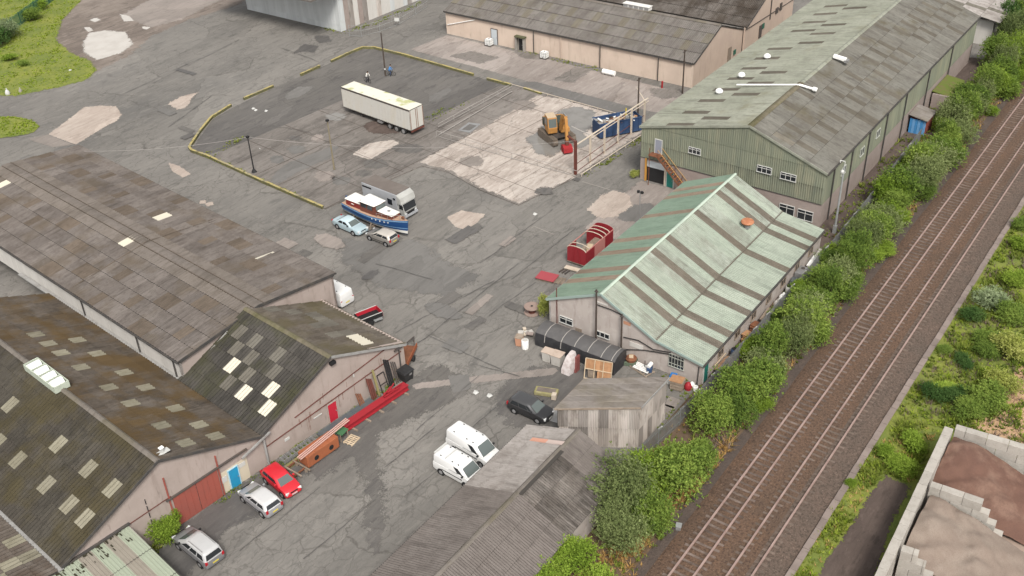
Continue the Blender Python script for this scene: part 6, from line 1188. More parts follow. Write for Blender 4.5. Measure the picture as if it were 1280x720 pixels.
MB().box((h + 0.57, 0, 0.82), (0.04, 1.5, 0.34)).build('grille', 'black', t); MB().box((h + 0.62, 0, 0.5), (0.16, 2.1, 0.24)).build('bumper', 'lorry_side', t)
for s in (-1, 1):
    MB().box((h + 0.58, s * 0.78, 0.8), (0.05, 0.3, 0.2)).build('headlight', 'lamp_clear', t); MB().box((h + 0.1, s * 1.03, 1.6), (0.6, 0.03, 0.5)).build('side_window', 'glass', t)
    MB().box((-h + 0.95, s * 1.19, 2.72), (1.5, 0.03, 0.2)).build('vent_window', 'black', t); MB().box((h - 1.5, s * 1.19, 1.95), (0.75, 0.03, 0.7)).build('side_window', 'glass', t); MB().box((h - 0.75, s * 1.19, 2.5), (0.35, 0.03, 0.25)).build('side_window', 'glass', t)
MB().box((0, 0, 0.68), (LL, 1.0, 0.25)).build('chassis', 'steel_dark', t); wheels(t, (h - 0.25, -h * 0.5), 0.98, 0.42, 0.26, 'steel')
# ---- boat
A, B = g(434.5, 247, 2.0), g(508, 277, 2.1); d = (B - A); LB_ = d.length; ctr = (A + B) / 2
t = thing('cabin_cruiser', 'blue hulled cabin boat with white cabin roofs standing on the yard', 'boat', (ctr.x, ctr.y, 0), math.atan2(d.y, d.x), local=True)
mat('hull_blue', (0.016, 0.055, 0.16), rough=0.35, noise=[(0.9, (0.02, 0.065, 0.18), 0.6, 0.45, 0.7)]); mat('hull_light', (0.16, 0.28, 0.42), rough=0.5); mat('hull_bottom', (0.05, 0.06, 0.08), rough=0.8); mat('boat_red', (0.17, 0.026, 0.022), rough=0.5); mat('boat_white', (0.66, 0.65, 0.61), rough=0.4); mat('deck_tan', (0.40, 0.27, 0.19), rough=0.8, noise=[(2, (0.32, 0.21, 0.15), 0.6, 0.45, 0.7)]); mat('mahogany', (0.13, 0.045, 0.03), rough=0.5)
hb = LB_ / 2
def hull_w(s): return 1.28 * (1 - max(0, (s - 0.45) / 0.56) ** 2.2) * (0.80 + 0.20 * min(1, s / 0.3))
def sheer(s): return 1.72 + 0.55 * max(0, s - 0.4) ** 1.6 / 0.44 + 0.12 * max(0, 0.25 - s)
ss = [0, .08, .2, .35, .5, .62, .74, .84, .92, .97, 1.0]
def band(z0, z1, name, m, out=0.0, caps=False):
    mb = MB(); rings = []
    for s in ss:
        w = hull_w(s) + out; zs = sheer(s); x = -hb + LB_ * s; f = lambda q: 0.42 + (zs - 0.42) * q
        prof_ = lambda q: w * (0.55 + 0.45 * min(1, q * 1.6) ** 0.7)
        rings.append([V((x + 0.25 * q * max(0, s - 0.8) / 0.2 - 0.0, sg * prof_(q), f(q))) for sg, q in ((-1, z1), (-1, (z0 + z1) / 2), (-1, z0), (1, z0), (1, (z0 + z1) / 2), (1, z1))])
    mb.loft(rings); return mb.build(name, m, t, smooth=True)
mbk = MB(); rk = []
for s in ss: w = hull_w(s); x = -hb + LB_ * s; rk.append([V((x - 0.2 * max(0, s - .9) / .1, 0, 0.28 + 0.35 * max(0, s - .85) / .15)), V((x, w * .5, 0.42)), V((x, w * .62, 0.62)), V((x, -w * .62, 0.62)), V((x, -w * .5, 0.42))])
mbk.loft(rk).build('keel', 'hull_bottom', t, smooth=True)
band(0.08, 0.30, 'hull_lower', 'boat_white', -0.004); band(0.28, 1.0, 'hull', 'hull_blue'); band(0.42, 0.47, 'stripe', 'hull_light', 0.02); band(0.90, 0.97, 'rubbing_strake', 'hull_light', 0.035)
mb = MB(); pts = []
for s in ss: pts.append((V((-hb + LB_ * s + 0.2 * max(0, s - .8) / .2, hull_w(s) * .96, sheer(s) + 0.01)), V((-hb + LB_ * s + 0.2 * max(0, s - .8) / .2, -hull_w(s) * .96, sheer(s) + 0.01))))
for a, b in pts: mb.v += [a, b]
for k in range(len(pts) - 1): mb.f.append([2 * k, 2 * k + 2, 2 * k + 3, 2 * k + 1])
mb.build('deck', 'deck_tan', t)
def cab(x0, x1, w0, w1, z0, z1, m, roofm, nm, over=0.12, rk_=0.0):
    o = MB().poly([(x0, -w0, z0), (x1, -w0 * .92, z0), (x1 - rk_, -w1 * .92, z1), (x0, -w1, z1)], (0, 0.001, 0)); o = MB().loft([[V((x0, -w0, z0)), V((x1, -w0 * .9, z0)), V((x1, w0 * .9, z0)), V((x0, w0, z0))], [V((x0, -w1, z1)), V((x1 - rk_, -w1 * .9, z1)), V((x1 - rk_, w1 * .9, z1)), V((x0, w1, z1))]]).build(nm, m, t)
    MB().loft([[V((x0 - over, -w1 - over, z1)), V((x1 - rk_ + over * .4, -w1 * .9 - over, z1)), V((x1 - rk_ + over, 0, z1)), V((x1 - rk_ + over * .4, w1 * .9 + over, z1)), V((x0 - over, w1 + over, z1))], [V((x0 - over, -w1, z1 + .07)), V((x1 - rk_, -w1 * .85, z1 + .09)), V((x1 - rk_ + over * .6, 0, z1 + .1)), V((x1 - rk_, w1 * .85, z1 + .09)), V((x0 - over, w1, z1 + .07))]]).build('cabin_roof', roofm, o)
    return o
o = cab(-hb * .86, -hb * .38, .88, .80, 1.7, 2.45, 'boat_red', 'boat_white', 'aft_cabin')
for s in (-1, 1): MB().tube((-hb * .62, s * .87, 2.12), (-hb * .62, s * .845, 2.16), .2, n=14).build('porthole', 'boat_white', o)
o = cab(-hb * .36, hb * .18, .92, .84, 1.7, 3.0, 'mahogany', 'boat_white', 'wheelhouse', .2, .25)
for s in (-1, 1):
    for x0_, x1_ in ((-.32, -.14), (-.10, .06)): MB().poly([(hb * x0_, s * .90, 2.35), (hb * x1_, s * .875, 2.35), (hb * x1_, s * .855, 2.85), (hb * x0_, s * .865, 2.85)], (0, s * .02, 0)).build('side_window', 'glass', o)
MB().poly([(hb * .19 - .08, -.72, 2.3), (hb * .19 - .08, .72, 2.3), (hb * .19 - .2, .70, 2.88), (hb * .19 - .2, -.70, 2.88)], (.03, 0, .01)).build('windscreen', 'windscreen', o)
o = cab(hb * .22, hb * .66, .74, .66, 2.0, 2.45, 'mahogany', 'boat_white', 'fore_cabin', .08)
MB().box((hb * .44, 0, 2.57), (.3, .3, .06)).build('hatch', 'steel', o)
for x in (.1, .22, .34, .46, .56): MB().tube((hb * x, -hull_w(.5 + x / 2) - .012, 1.55 + .12 * x), (hb * x, -hull_w(.5 + x / 2) + .04, 1.55 + .12 * x), .09, n=10).build('porthole', 'boat_white', t)
for sg in (-1, 1):
    pr_ = None
    for s in (.62, .70, .78, .86, .93, .985):
        x = -hb + LB_ * s; y = sg * hull_w(s) * .93; z = sheer(s); MB().tube((x, y, z), (x, y, z + .6), .02, n=5).build('stanchion', 'steel', t)
        if pr_: MB().tube(pr_, (x, y, z + .6), .022, n=5).build('guard_rail', 'steel', t)
        pr_ = (x, y, z + .6)
MB().box((hb * .9, 0, 2.42), (.35, .25, .22)).build('windlass', 'rust', t); MB().poly([(-hb - .02, -.04, .5), (-hb - .42, -.04, .5), (-hb - .3, -.04, 2.2), (-hb - .02, -.04, 2.2)], (0, .08, 0)).build('rudder', 'hull_blue', t)
MB().tube((-hb * .33, -.8, 2.1), (-hb * .33, -.8, 3.1), .06, n=8).build('exhaust_stack', 'black', t)
for x in (-.6, 0, .55):
    MB().box((hb * x, 0, .16), (.3, 1.6, .32)).build('cradle_block', 'wood_grey', t)
    for s in (-1, 1): MB().bar((hb * x, s * 1.25, 0), (hb * x, s * .95, .95), .12).build('prop', 'wood_grey', t)
# ---- excavator
b0 = g(692, 182); hd = g(705.5, 199, 0.5) - b0; az = math.atan2(hd.y, hd.x); tr = g(699, 180, .8) - g(674.5, 161, .8); ta = math.atan2(tr.y, tr.x) - az
t = thing('excavator', 'orange tracked excavator with red grab standing in the yard puddle', 'excavator', (g(696, 175).x, g(696, 175).y, 0.15), az, local=True)
mat('digger_orange', (0.36, 0.18, 0.055), rough=0.6, noise=[(1.2, (0.46, 0.20, 0.04), 0.7, 0.45, 0.7), (3, (0.55, 0.34, 0.12), 0.5, 0.55, 0.75)]); mat('track_mud', (0.15, 0.12, 0.095), rough=0.95, noise=[(2, (0.09, 0.075, 0.06), 0.8, 0.4, 0.7)]); mat('digger_dark', (0.04, 0.05, 0.04), rough=0.7)
R3 = Matrix.Rotation(ta, 3, 'Z')
for s in (-1, 1):
    mb = MB(); rg = [[], []]
    for k in range(16):
        f = 2 * math.pi * k / 16; x = 1.35 * (1 if math.cos(f) >= 0 else -1) + .38 * math.cos(f); z = .40 + .38 * math.sin(f)
        for i, y in enumerate((s * 0.78, s * 1.28)): rg[i].append(R3 @ V((x, y, z)))
    mb.loft(rg); o = mb.build('track', 'track_mud', t)
    for k in range(22):
        x = -1.6 + 3.2 * k / 21; MB().box(R3 @ V((x, s * 1.03, .80)), (.10, .52, .05), ta).build('track_shoe', 'track_mud', o)
MB().box((0, 0, .7), (1.6, 1.6, .5), ta).build('undercarriage', 'steel_dark', t); MB().lathe((0, 0, .9), [(.6, 0), (.6, .2)], 14).build('turntable', 'steel_dark', t)
MB().box((-.75, 0, 1.5), (1.9, 2.1, .8)).build('engine_housing', 'digger_dark', t, bevel=.08); MB().box((-1.55, 0, 1.45), (.4, 2.1, .9)).build('counterweight', 'digger_orange', t, bevel=.1)
MB().box((.35, .62, 1.35), (1.4, .9, .45)).build('deck_panel', 'digger_orange', t, bevel=.05)
MB().poly([(-.35, -1.15, 1.15), (1.0, -1.15, 1.15), (1.12, -1.15, 1.75), (.85, -1.15, 2.75), (-.35, -1.15, 2.75)], (0, .95, 0)).build('cab', 'digger_orange', t, bevel=.04)
MB().box((.25, -.675, 2.78), (1.2, .9, .05)).build('cab_roof', 'wood_pale', t)
MB().poly([(1.08, -1.07, 1.8), (1.08, -.28, 1.8), (.90, -.28, 2.65), (.90, -1.07, 2.65)], (.03, 0, .01)).build('windscreen', 'windscreen', t)
for y in (-.185, -1.165): MB().box((.25, y, 2.2), (.9, .02, .75)).build('cab_window', 'glass', t)
bm_ = [(.9, .15, 1.5), (1.9, .15, 3.3), (2.9, .15, 3.5)]
MB().bar(bm_[0], bm_[1], .34, .42).bar(bm_[1], bm_[2], .32, .4).build('boom', 'digger_orange', t, bevel=.03); MB().bar(bm_[2], (3.2, .15, 1.3), .28, .34).build('dipper_arm', 'digger_orange', t, bevel=.03)
MB().tube((1.0, .15, 1.9), (1.9, .15, 3.0), .07, n=8).tube((2.0, .15, 3.7), (2.9, .15, 3.75), .07, n=8).build('hydraulic_ram', 'steel', t, smooth=True)
MB().box((3.2, .15, 1.05), (.35, .35, .6)).build('grab_head', 'rust_dark', t)
mat('grab_red', (0.28, 0.018, 0.022), rough=0.6, noise=[(2, (0.16, 0.02, 0.02), 0.7, 0.45, 0.7)])
for s in (-1, 1): MB().poly([(3.2, -.3, .85), (3.2 + s * .55, -.3, .65), (3.2 + s * .6, -.3, .2), (3.2 + s * .12, -.3, 0.0)], (0, .9, 0)).build('grab_jaw', 'grab_red', t)
t.scale = (1.3, 1.3, 1.3)
# ---- blue skip
A, B = g(745, 172), g(788, 163.5); d = (B - A); LS = 6.0; az = math.atan2(d.y, d.x); n = V((-d.y, d.x, 0)).normalized(); n = n if n.dot(A) > 0 else -n
c = g(749.4, 174.4, 0.15) + d.normalized() * LS / 2 + n * 1.1
t = thing('waste_skip', 'large blue open skip heaped with mixed rubbish', 'skip', (c.x, c.y, .14), az, local=True)
mat('skip_blue', (0.028, 0.055, 0.12), rough=0.6, noise=[(0.9, (0.04, 0.075, 0.15), 0.7, 0.45, 0.7), (2.5, (0.10, 0.07, 0.06), 0.5, 0.6, 0.75)])
for s in (-1, 1):
    o = MB().box((0, s * 1.15, 1.15), (LS, .06, 1.9)).build('side_wall', 'skip_blue', t)
    for k in range(8): MB().box((-LS / 2 + .35 + k * .75, s * 1.22, 1.15), (.1, .1, 1.85)).build('rib', 'skip_blue', o)
    MB().box((0, s * 1.17, 2.12), (LS + .1, .16, .12)).build('rim', 'skip_blue', t); MB().box((s * LS / 2, 0, 1.15), (.06, 2.3, 1.9)).build('end_wall', 'skip_blue', t)
    MB().tube((-LS / 2 + .4, s * .9, .12), (-LS / 2 + .4, s * 1.05, .12), .14, n=10).build('roller', 'steel_dark', t)
MB().box((0, 0, .25), (LS, 2.3, .12)).build('floor', 'skip_blue', t); MB().box((0, 0, .1), (LS - .4, .9, .2)).build('skid', 'steel_dark', t)
rr = random.Random(3); cols = ['frame_white', 'concrete', 'wood_grey', 'steel', 'rust', 'wood', 'skip_blue', 'black', 'wood_pale', 'white_paint']
jb = thing('rubbish_heap', 'heap of mixed pale rubbish filling the blue skip', 'rubbish', (c.x, c.y, .5), az, local=True)
MB().box((0, 0, 1.05), (LS - .1, 2.2, .5)).build('packed_rubbish', 'concrete', jb)
for k in range(70): MB().box((rr.uniform(-2.8, 2.8), rr.uniform(-1, 1), rr.uniform(1.3, 1.65)), (rr.uniform(.2, .8), rr.uniform(.15, .5), rr.uniform(.05, .3)), M=Matrix.Rotation(rr.uniform(0, 6), 3, 'Z') @ Matrix.Rotation(rr.uniform(-.7, .7), 3, 'X')).build('rubbish_piece', cols[k % len(cols)], jb)
MB().bar((1.4, .3, 1.4), (1.5, .5, 2.6), .2, .08).build('yellow_board', mat('yellow_board', (0.55, 0.42, 0.03)), jb)
# ---- roofless red railway van body
c = (g(712, 330) + g(728, 335)) / 2; t = thing('railway_van', 'dark red roofless railway van body with pale roof hoops', 'railway wagon', (c.x + 2.9, c.y - .0, 0), math.radians(0.5), local=True)
mat('wagon_red', (0.21, 0.018, 0.024), rough=0.6, noise=[(1, (0.20, 0.015, 0.02), 0.6, 0.45, 0.7)]); mat('wagon_pink', (0.38, 0.16, 0.14), rough=0.7)
HL, HW_, HH = 2.85, 1.15, 2.0
def endp(x):
    mb = MB(); pts = [(x, -HW_, .35), (x, HW_, .35), (x, HW_, HH)] + [(x, HW_ * math.cos(a), HH + .38 * math.sin(a)) for a in [math.pi * k / 10 for k in range(1, 10)]] + [(x, -HW_, HH)]
    return mb.poly(pts, (.06, 0, 0)).build('end_wall', 'wagon_red', t)
for x in (-HL, HL - .06):
    o = endp(x)
    for y in (-.45, .45): MB().bar((x - .06, y, .4), (x - .06, y * .6, HH + .2), .1, .06).build('stanchion', 'wagon_red', o)
for s in (-1, 1):
    for x0_, x1_, m_ in ((-HL + .07, -1.1, 'wagon_red'), (1.1, HL - .07, 'wagon_red')): MB().box(((x0_ + x1_) / 2, s * HW_, 1.18), (x1_ - x0_, .06, 1.65)).build('side_wall', m_, t)
    if s < 0: MB().box((0, s * HW_, 1.18), (2.18, .05, 1.65)).build('side_door', 'wagon_pink', t)
    MB().box((0, s * HW_, HH), (2 * HL, .08, .08)).build('top_rail', 'wagon_pink', t)
MB().box((0, 0, .3), (2 * HL, 2.3, .12)).build('floor', 'wood_grey', t)
for x in (-HL + .02, -HL + .75, HL - 1.5, HL - .8, -.9 + HL - 1.3):
    mb = MB(); q = [V((x, HW_ * math.cos(math.pi * k / 10), HH + .38 * math.sin(math.pi * k / 10))) for k in range(11)]
    for a, b in zip(q[:-1], q[1:]): mb.bar(a, b, .07, .07)
    mb.build('roof_hoop', 'cream_paint', t)
MB().box((.2, .2, .6), (.9, .6, .5), .4).build('crate_inside', 'wood_pale', t); MB().box((-2.0, 0, .14), (.5, 2.4, .26)).build('sill_beam', 'steel_dark', t); MB().box((2.0, 0, .14), (.5, 2.4, .26)).build('sill_beam', 'steel_dark', t)
# ---- small trailers by the pink shed
c = g(462, 402); t = thing('box_trailer', 'small red and black tipping trailer by the shed corner', 'trailer', (c.x, c.y, 0), math.radians(-20), local=True)
for s in (-1, 1): MB().box((0, s * .7, 1.08), (2.4, .06, .05)).build('top_rail', 'frame_white', t); MB().box((0, s * .7, .82), (2.4, .05, .46)).build('side_board', 'black' if s < 0 else mat('trailer_red', (0.40, 0.02, 0.035), rough=0.5), t); MB().tube((-.2, s * .62, .3), (-.2, s * .85, .3), .3, n=14).build('wheel', 'tyre', t)
MB().box((1.2, 0, .85), (.05, 1.4, .5)).build('end_board', 'trailer_red', t); MB().box((-1.2, 0, .85), (.05, 1.4, .5)).build('end_board', 'black', t); MB().box((0, 0, .6), (2.4, 1.4, .06)).build('floor', 'black', t); MB().bar((-1.2, 0, .5), (-2.6, 0, .45), .08).build('drawbar', 'frame_white', t); MB().box((.6, -.78, .45), (.9, .25, .12)).build('mudguard', 'galv', t)
c = lw(10.4, 1.3, 0); t = thing('flat_trailer', 'orange sided flat trailer parked behind the shed corner', 'trailer', (c.x, c.y, 0), AL + .5, local=True)
for s in (-1, 1): MB().box((0, s * .8, .8), (3.0, .06, .45)).build('side_board', mat('trailer_orange', (0.26, 0.08, 0.035), rough=0.7), t); MB().tube((0, s * .75, .3), (0, s * .98, .3), .3, n=14).build('wheel', 'tyre', t)
MB().box((0, 0, .58), (3.0, 1.6, .06)).build('floor', 'rust', t); MB().bar((1.5, -.5, .55), (3.1, 0, .5), .09).bar((1.5, .5, .55), (3.1, 0, .5), .09).build('drawbar', 'steel_dark', t); MB().box((2.9, 0, .3), (.1, .1, .6)).build('jockey_leg', 'steel_dark', t)
# ------------------------------------------------------------------ poles, fences, barriers
def hgt(b, ty):
    p = g(*b); d = p - V((0, 0, HC)); c = [sum(RM[r][i] * d[r] for r in range(3)) for i in range(3)]; u = RM[2]; y = (ty - 360) / FPX
    return (y * c[2] - c[1]) / (u[1] - y * u[2])
def pole(b, ty, r, m, lab, arm=None, name='utility_pole', base=False):
    p = g(*b); h = hgt(b, ty); t = thing(name, lab, 'pole', p); MB().tube(p, p + V((0, 0, h)), r, r * .7, n=8).build('shaft', m, t, smooth=True)
    if arm == 'cross': MB().bar(p + V((-.5, 0, h - .25)), p + V((.5, 0, h - .25)), .1).build('crossarm', m, t)
    if arm == 'head': MB().box(p + V((0, 0, h + .05)), (.35, .35, .25)).build('lamp_head', 'black', t, bevel=.04)
    if arm == 'band': MB().tube(p + V((0, 0, 1.0)), p + V((0, 0, 1.25)), r * 1.1, n=8).build('notice', 'frame_white', t)
    if base: MB().lathe(p, [(.45, 0), (.3, .25), (.1, .6)], 8).build('base', m, t)
    return p, h
P310 = pole((318, 216), 171.5, .09, 'black', 'dark lamp pole with spread foot just inside the yellow kerb', 'head', 'lamp_pole', True)
pole((418, 213), 151, .11, 'pole_pale', 'pale weathered timber pole in the middle of the old slab', 'head')
pole((482, 95), 41, .12, 'pole_wood', 'dark brown pole beside the blue jacketed cyclist', 'band')
pole((797, 152), 97, .13, 'pole_wood', 'dark pole beside the blue skip and cream posts', 'cross')
pole((853, 117), 62, .13, 'pole_wood', 'dark pole in front of the beige building corner', 'cross')
for px, x, z0, lab in (((745.6, 362), 68.25, 0, 'tall thin dark pole against the workshop gable'), ((777.5, 393), 68.35, 0, 'shorter dark pole carrying cables on the workshop gable')):
    q = wpt(px[0], px[1], V((x, 40, 0)), 90); t = thing('utility_pole', lab, 'pole', (q.x, q.y, 0)); MB().tube((q.x, q.y, 0), q, .10, .08, n=8).build('shaft', 'pole_wood', t, smooth=True); MB().box(q - V((0, 0, .2)), (.2, .3, .12)).build('bracket', 'steel_dark', t)
p = g(1042.7, 291.4); t = thing('camera_column', 'tall grey steel column with white security camera by the fence', 'pole', p)
MB().tube(p, p + V((0, 0, 8.2)), .14, .09, n=10).build('shaft', 'galv', t, smooth=True); MB().box(p + V((0, 0, .5)), (.35, .35, 1.0)).build('base_box', 'galv', t)
MB().tube(p + V((0, 0, 8.2)), p + V((0, 0, 8.75)), .05, n=8).tube(p + V((0, 0, 8.75)), p + V((-.15, .45, 8.85)), .05, n=8).tube(p + V((-.15, .45, 8.85)), p + V((-.15, .45, 8.6)), .07, n=8).build('bent_arm', 'frame_white', t, smooth=True); MB().lathe(p + V((-.1, .1, 7.55)), [(.05, -.2), (.2, -.1), (.22, .1), (.1, .25)], 10).build('camera_dome', 'frame_white', t, smooth=True)
q = g(798.5, 290); q.y = max(q.y, 48.2); t = thing('floodlight_pole', 'slim pole with twin floodlights behind the green workshop roof', 'pole', q); MB().tube(q, q + V((0, 0, 5.0)), .06, n=6).build('shaft', 'steel', t)
for s in (-1, 1): MB().box(q + V((0, s * .22, 5.05)), (.25, .3, .25), .4 * s).build('floodlight', 'black', t)
# palisade fence beside the railway
mat('fence_grey', (0.19, 0.195, 0.19), rough=0.6, noise=[(1.5, (0.13, 0.13, 0.12), 0.6, 0.45, 0.7)])
def palisade(pts, lab, m, h=1.8, step=2.75, pale=.19, arms=True, group=None, pw=.07):
    pts = [V((a, b, 0)) for a, b in pts]; t = thing('palisade_fence', lab, 'fence', pts[0], group=group)
    for a, b in zip(pts[:-1], pts[1:]):
        d = b - a; n = max(1, round(d.length / step)); x = d.normalized(); y = V((x.y, -x.x, 0))
        for k in range(n):
            p, q = a + d * (k / n), a + d * ((k + 1) / n)
            o = MB().bar(p, p + V((0, 0, h + .05)), .09).build('post', m, t)
            if arms: MB().bar(p + V((0, 0, h)), p + y * .3 + V((0, 0, h + .42)), .09).build('post_arm', 'frame_white' if k % 3 else m, t)
            mb = MB(); mb.bar(p + V((0, 0, h * .85)), q + V((0, 0, h * .85)), .05, .05); mb.bar(p + V((0, 0, h * .2)), q + V((0, 0, h * .2)), .05, .05)
            L_ = (q - p).length; c = int(L_ / pale)
            for i in range(c): s = p + x * (L_ * (i + .5) / c) + y * .03; mb.bar(s, s + V((0, 0, h)), pw, .015)
            mb.build('fence_panel', m, t)
palisade([(56.5, 30.6), (63, 30.0), (74, 29.75), (97, 29.6), (108, 29.8), (128, 30.4)], 'grey palisade fence with angled post tops along the railway trees', 'fence_grey', step=2.8)
A, B = g(-12, 60), g(78, -8); palisade([(A.x, A.y), (B.x, B.y)], 'green palisade fence behind the far grass verge', 'fence_green', 2.2, 2.75, .28, False, pw=.16)
t = thing('mesh_fence', 'temporary mesh fence with white notice in front of the white shed', 'fence', g(437, 45)); fp_ = [g(437, 45), g(452, 46), g(475, 40), g(500, 30), g(520, 18), g(535, 8)]
for a, b in zip(fp_[:-1], fp_[1:]):
    MB().tube(a, a + V((0, 0, 1.9)), .035, n=6).build('post', 'galv', t); mb = MB()
    for z in (.1, 1.0, 1.85): mb.tube(a + V((0, 0, z)), b + V((0, 0, z)), .022, n=5)
    for i in range(8): s = a + (b - a) * (i / 8); mb.tube(s, s + V((0, 0, 1.85)), .008, n=4)
    mb.build('mesh_panel', 'galv', t)
q = g(497, 33); MB().box(q + V((-.05, 0, 1.2)), (.04, .8, .6), .5).build('notice', 'frame_white', t)
def rail_fence(px, z, lab, m, r=.045, posts=True, z2=None, name='pipe_barrier', pn=6, base=.14):
    P_ = [g(*p) for p in px]; t = thing(name, lab, 'barrier', P_[0])
    for a, b in zip(P_[:-1], P_[1:]):
        for zz in ([z, z2] if z2 else [z]): MB().tube(a + V((0, 0, zz)), b + V((0, 0, zz)), r, n=6).build('pipe_rail', m, t)
        if posts:
            for k in range(pn): s = a + (b - a) * (k / pn); MB().tube(s + V((0, 0, base)), s + V((0, 0, z + .02)), r, n=6).build('post', m, t)
rail_fence([(640, 112), (548, 163)], .95, 'pale pipe barrier running from the kerb towards the trailer', 'cable', .035, True, .5, pn=5)
rail_fence([(640, 117), (548, 172)], .35, 'low rusty pipe laid beside the pale pipe barrier', 'cable', .05, True, pn=5)
rail_fence([(546, 172), (640, 200), (722, 223)], 1.0, 'thin pipe barrier crossing the pale slab to the dark red post', 'cable', .03, True, .25, pn=5)
rail_fence([(727, 222), (812, 166)], .5, 'pale pipe rail along the lane edge of the slab', 'cream_paint', .055, True, pn=8)
rail_fence([(640, 108), (780, 147)], .35, 'low pale pipe rail beside the grey side lane', 'cream_paint', .04, True, pn=9, base=0)
t = thing('pipe_gantry', 'row of cream posts joined by pale pipes beside the blue skip', 'gantry', g(737.8, 205))
tp = []; cols_ = [((737.75, 205), 169), ((755.4, 193), 158), ((772.3, 180.6), 147), ((788.8, 169.4), 136), ((805, 157), 126)]
for b, ty in cols_:
    p = g(*b); h = hgt(b, ty); MB().bar(p + V((0, 0, .1)), p + V((0, 0, h)), .2, .2).build('post', 'cream_paint', t); tp.append(p + V((0, 0, h)))
d = (tp[-1] - tp[0]).normalized()
MB().tube(tp[0] - d * 3.0 - V((0, 0, .1)), tp[-1] + d * .8 + V((0, 0, .1)), .1, n=8).build('top_pipe', 'cream_paint', t, smooth=True); MB().tube(tp[0] - V((0, 0, .45)), tp[-1] - V((0, 0, .35)) + d * 1.0, .06, n=8).build('pipe_rail', 'cream_paint', t, smooth=True)
for zz, m_ in ((1.5, 'rust_dark'), (.45, 'rust_dark')): MB().tube(g(720, 219) + V((0, 0, zz)), g(805, 157) + V((0, 0, zz)), .04, n=6).build('lower_rail', m_, t)
MB().tube(tp[-1], tp[-1] + V((1.5, 2.2, .9)), .07, n=6).build('slanting_pipe', 'cream_paint', t); MB().tube(tp[0], tp[0] + V((-.3, 2.6, .7)), .06, n=6).build('slanting_pipe', 'cable', t)
t = thing('steel_post', 'dark red steel post with bent arm at the corner of the pale slab', 'post', g(719.4, 219)); p = g(719.4, 219); h = hgt((719.4, 219), 176)
MB().bar(p + V((0, 0, .1)), p + V((0, 0, h)), .3, .3).build('shaft', 'rust_dark', t); MB().bar(p + V((0, 0, h - .15)), p + V((.3, 1.3, h + .2)), .2, .2).build('arm', 'rust_dark', t)
def cable(a, b, sag, r, m, lab):
    mb = MB(); n = 14; q = [a + (b - a) * (k / n) - V((0, 0, sag * 4 * (k / n) * (1 - k / n))) for k in range(n + 1)]
    for u, v in zip(q[:-1], q[1:]): mb.tube(u, v, r, n=4, cap=False)
    tag(mb.build('overhead_cable', m), lab, 'cable', 'overhead cables')
tp310 = P310[0] + V((0, 0, P310[1]))
cable(tp310, lw(10.5, 56, 5.7), .5, .018, 'cable', 'pale overhead cable from the dark lamp pole to the warehouse roof')
cable(tp310, p + V((0, 0, h)), 1.2, .018, 'cable', 'pale overhead cable from the dark lamp pole to the red steel post')
# ------------------------------------------------------------------ people with bicycles
def bike(loc, az, lab):
    t = thing('bicycle', lab, 'bicycle', loc, az, local=True)
    for x in (-.5, .5):
        mb = MB(); q = [V((x + .33 * math.cos(a * .5236), 0, .34 + .33 * math.sin(a * .5236))) for a in range(13)]
        for a, b in zip(q[:-1], q[1:]): mb.tube(a, b, .028, n=5, cap=False)
        mb.build('wheel', 'tyre', t)
    MB().tube((-.5, 0, .34), (-.1, 0, .32), .02, n=5).tube((-.1, 0, .32), (.38, 0, .8), .022, n=5).tube((-.2, 0, .8), (.38, 0, .8), .022, n=5).tube((-.2, 0, .85), (-.1, 0, .32), .02, n=5).tube((-.5, 0, .34), (-.2, 0, .78), .02, n=5).tube((.5, 0, .34), (.37, 0, .95), .022, n=5).build('frame', 'black', t)
    MB().tube((.35, -.28, .98), (.35, .28, .98), .018, n=5).build('handlebar', 'black', t); MB().box((-.22, 0, .88), (.26, .14, .06)).build('saddle', 'black', t, bevel=.02)
